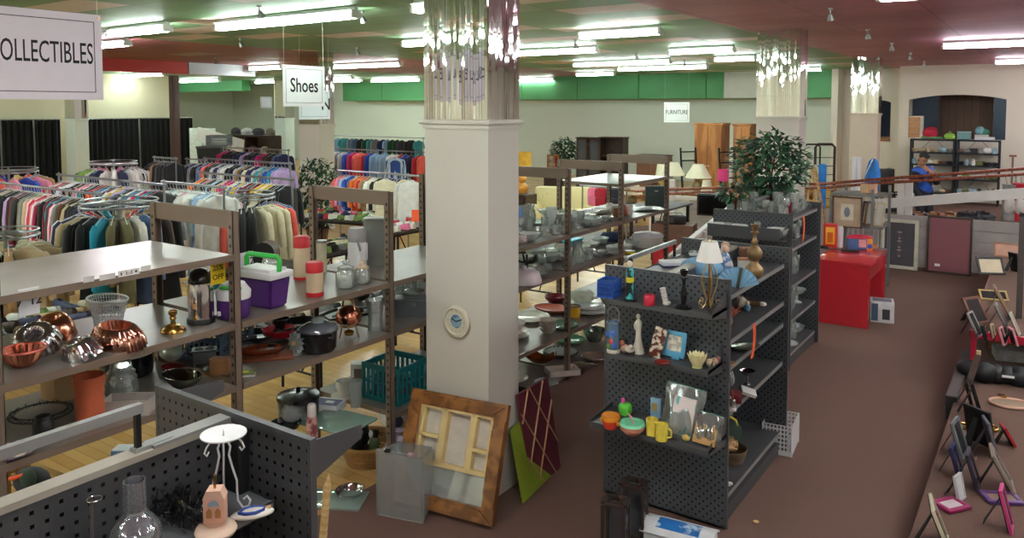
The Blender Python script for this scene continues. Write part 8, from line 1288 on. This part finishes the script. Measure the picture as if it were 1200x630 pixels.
# ================================================================== PLATFORM WITH PICTURE FRAMES
PZ = .161
TZ = .5
b = M(); t = thing('display_bench', 'low long bench with carpet-brown top and crimson edge on the platform', 'bench', (.25, 10.4, PZ)); tx0 = P(1132, 399, z=TZ).x+.012
M().span((tx0-.25, -2.35, TZ-PZ-.03), (1.4, 2.5, TZ-PZ)).mk('bench_top', carpet, t, smooth=False); cr = mat((196, 28, 62), .4, 0, .05)
M().span((tx0-.25-.004, -2.37, TZ-PZ-.06), (1.4, -2.345, TZ-PZ+.004)).mk('front_edge', cr, t, smooth=False); M().span((tx0-.25-.012, -2.37, TZ-PZ-.06), (tx0-.25, 2.5, TZ-PZ-.0)).mk('side_edge', mat((120, 60, 56), .6), t, smooth=False)
M().span((tx0-.25, -2.36, 0), (tx0-.25+.04, -2.32, TZ-PZ-.03)).mk('corner_leg', cr, t, smooth=False); M().span((1.3, -2.36, 0), (1.34, -2.32, TZ-PZ-.03)).mk('corner_leg', cr, t, smooth=False); M().span((tx0-.25, 2.4, 0), (tx0-.25+.04, 2.44, TZ-PZ-.03)).mk('corner_leg', cr, t, smooth=False)
M().span((tx0-.25+.1, -1.6, 0), (1.3, -1.57, TZ-PZ-.03)).mk('inner_panel', mat((170, 112, 62), .6), t, smooth=False)
def pf(lab, px, py, z, w_, h_, rz, lean, c, fw2=.12, leg=True, inner=None, flat=False, back=None, nm='framed_photo'):
    p = P(px, py, z=z); t = thing(nm, lab, 'picture frame', Vector((p.x, p.y, z+.002)), rz, None, (-lean, 0, rz)); f = fw2*min(w_, h_); m = mat(c, .4, .1, .08)
    for n_, q in (('top_rail', (0, 0, h_-f/2, w_, .018, f)), ('bottom_rail', (0, 0, f/2, w_, .018, f)), ('side_rail', (-w_/2+f/2, 0, h_/2, f, .018, h_-2*f)), ('side_rail', (w_/2-f/2, 0, h_/2, f, .018, h_-2*f))): seg(t, n_, m, q, bev=.002)
    seg(t, 'glass_pane', inner or mat((60, 58, 60), .1), (0, -.002, h_/2, w_-2*f, .004, h_-2*f), smooth=False)
    if not flat:
        seg(t, 'backing_board', back or blackm, (0, .012, h_/2, w_-f, .006, h_-f), smooth=False)
        if leg:
            Lh = h_*.75; a_ = lean+.42; M().add([(-.018, .016, Lh), (.018, .016, Lh), (.03, .016+Lh*math.sin(a_), Lh-Lh*math.cos(a_)*.98), (-.03, .016+Lh*math.sin(a_), Lh-Lh*math.cos(a_)*.98), (-.018, .021, Lh), (.018, .021, Lh), (.03, .021+Lh*math.sin(a_), Lh-Lh*math.cos(a_)*.98), (-.03, .021+Lh*math.sin(a_), Lh-Lh*math.cos(a_)*.98)], [(0, 1, 2, 3), (7, 6, 5, 4), (0, 4, 5, 1), (1, 5, 6, 2), (2, 6, 7, 3), (3, 7, 4, 0)]).mk('easel_leg', back or blackm, t, smooth=False)
    return t
H_ = PI/2
pf('large black frame seen from behind in the middle of the platform', 1150, 520, PZ, .20, .27, 2.55, .22, (20, 20, 22)); pf('grey frame standing slanted right of the large black frame', 1166, 534, PZ, .17, .25, 1.85, .25, (96, 92, 104), back=mat((52, 48, 54), .6)); pf('thin silver-edged frame left of the large black frame, seen edge-on', 1131, 534, PZ, .18, .24, 1.45, .3, (110, 112, 116))
pf('black frame with pale top corner, behind the large black frame', 1150, 487, PZ, .18, .27, 1.75, .28, (26, 26, 28)); pf('small black frame farthest back on the lower platform', 1139, 474, PZ, .10, .18, 1.7, .25, (24, 24, 26)); pf('navy blue frame seen edge-on below the silver-edged one', 1126, 556, PZ, .14, .19, 1.55, .3, (44, 44, 96)); pf('dark purple frame seen edge-on below the grey one', 1147, 570, PZ, .16, .22, 1.6, .3, (58, 50, 70))
pf('slim steel frame standing behind the magenta frame', 1127, 586, PZ, .10, .15, 1.3, .2, (190, 190, 190), inner=mat((200, 200, 204), .3)); pf('black frame with cream edge at the bottom edge of the view', 1112, 640, PZ, .22, .24, 1.75, .38, (206, 196, 170), .04); pf('bright pink narrow frame standing at the bottom right', 1186, 622, PZ, .12, .24, 1.55, .25, (196, 66, 126)); pf('large silver-brown frame leaning at the right edge', 1188, 574, PZ, .22, .26, 1.7, .5, (132, 118, 106), inner=glass((170, 170, 170), .5))
pf('red frame at the right edge beyond the large silver-brown frame', 1187, 520, PZ, .12, .14, 1.9, .5, (190, 50, 56))
def flatf(lab, px, py, w_, h_, rz, c, inn, tilt): 
    t = pf(lab, px, py, PZ, w_, h_, rz, 0, c, .2, False, inn, True); t.rotation_euler = (-PI/2+tilt, 0, rz); t.location.z = PZ+.012; return t
flatf('magenta frame lying flat with a pale picture', 1126, 600, .17, .13, .95, (158, 36, 96), mat((206, 190, 196), .3), .04); flatf('purple frame lying flat at the bottom right', 1180, 592, .2, .13, .5, (92, 56, 118), mat((130, 104, 90), .4), .04)
pf('brown V-shaped folding frame on the crimson-edged bench', 1150, 380, TZ, .22, .26, 1.0, .5, (104, 60, 44)); pf('gold-edged frame lying back behind the V-shaped brown frame', 1166, 352, TZ, .26, .16, .25, 1.1, (196, 170, 110)); pf('slim grey frame leaning at the front of the bench', 1149, 394, TZ, .13, .22, 1.35, .45, (150, 142, 140)); pf('small black easel frame at the front of the bench', 1156, 398, TZ, .09, .13, 1.6, .3, (24, 24, 26)); pf('slim cream frame at the front of the bench', 1165, 396, TZ, .06, .12, 1.4, .2, (206, 186, 150))
pf('pale pink frame at the front of the bench, left of its twin', 1178, 404, TZ, .1, .15, 1.4, .3, (206, 130, 140)); pf('pale pink frame at the front of the bench, right one', 1190, 404, TZ, .1, .15, 2.0, .3, (210, 140, 150), .3); pf('wide wooden frame leaning steeply at the right of the bench', 1187, 374, TZ, .2, .34, 1.65, .5, (150, 122, 96), .2); pf('grey glass frame below the wide wooden frame', 1183, 388, TZ, .14, .26, 1.6, .45, (140, 136, 136)); pf('white frame at the right edge of the bench front', 1195, 392, TZ, .1, .2, 1.55, .4, (214, 206, 196))
pf('black frame with cream mat on the far part of the bench', 1163, 322, TZ, .3, .22, .5, .5, (24, 24, 26), inner=mat((206, 190, 160), .5)); pf('brown and gold frame farthest on the bench against the planks', 1182, 302, TZ, .34, .2, .1, .45, (150, 104, 80), inner=mat((190, 140, 120), .5)); pf('black frame with open easel leg near the far end of the bench', 1190, 318, TZ, .14, .24, 2.3, .2, (30, 28, 28))
# dark plank, beam, cloth, hoops
p = P(1194, 372, z=TZ); t = thing('dark_post', 'tall dark weathered board standing at the right edge of the bench', 'post', (p.x, p.y, TZ+.001)); M().box(0, 0, .5, .05, .10, 1.0).mk('board', mat((70, 62, 60), .6, 0, .15), t, smooth=False); M().box(0, 0, .99, .054, .104, .03).mk('end_cap', blackm, t)
t = thing('carpet_beam', 'grey carpeted beam lying along the platform step', 'beam', (P(1107, 491, z=0).x+.0, 7.75, 0)); M().span((-.0, -.72, 0), (.085, .72, .20), .012).mk('beam_body', mat((86, 78, 78), .9, 0, .1, 60), t); M().box(.0425, -.723, .1, .075, .006, .185).mk('end_face', mat((44, 40, 40), .8), t)
p = P(1168, 452, z=PZ); t = thing('black_cloth', 'black shiny cloth bundled under the crimson-edged bench', 'cloth', Vector((p.x, p.y+.1, PZ)), .2); r = random.Random(2)
for i in range(6): M().sph((-.20+i*.09, r.uniform(-.04, .04), .06+r.uniform(0, .03)), (.11, .09, .07+r.uniform(0, .03)), 12, 8).mk('fold', mat((20, 21, 26), .55), t)
M().box(.06, -.10, .09, .09, .004, .02, .002).mk('pale_label', wpl, t)
p = P(1185, 474, z=PZ); t = thing('oval_mirror', 'oval gold and pink hoop mirror lying on the platform', 'mirror', Vector((p.x, p.y, PZ+.012)), .3); M().ring(.15, .011, (0, 0, 0), 40, 8, 1, .72).mk('hoop', mat((206, 160, 140), .3, .4), t); M().lathe([(.15, -.008), (.15, -.004), (.001, -.004)], 40, (0, 0, 0), 1, .72).mk('mirror_disc', mat((140, 120, 100), .5), t); M().box(-.03, .13, .01, .05, .07, .012, .004).mk('hanger_tab', brass, t)
for px, py, lab in ((1127, 500, 'gold ring frame left of the large black frame'), (1161, 503, 'gold ring frame right of the large black frame')): p = P(px, py, z=PZ); t = thing('gold_ring_ornament', lab, 'frame', Vector((p.x, p.y, PZ+.012))); M().ring(.045, .012, (0, 0, 0), 26).mk('gold_ring', brass, t); M().cyl(.044, -.008, -.004, 20).mk('dark_disc', mat((110, 90, 50), .5), t)
p = P(1134, 456, z=PZ); t = thing('wood_strip', 'dark brown wooden strip propped against the crimson leg', 'strip', Vector((p.x, p.y, PZ+.001))); M().bar((0, 0, .02), (.06, .12, .27), .045, .02).mk('strip', mat((84, 64, 56), .6), t); M().box(.062, .125, .28, .03, .025, .05).mk('pale_end', mat((206, 180, 140), .6), t)
p = P(1180, 435, z=PZ); multi('newspaper', 'stack of grey newspapers under the crimson-edged bench', 'papers', Vector((p.x+.05, p.y+.45, PZ)), [('stack', 'B', (0, 0, 6, 44, 30, 12, .5), mat((140, 136, 134), .8, 0, .2, 30)), ('top_sheet', 'B', (2, 0, 12.4, 40, 28, .6), mat((170, 166, 164), .8, 0, .2, 30))], rz=.2)
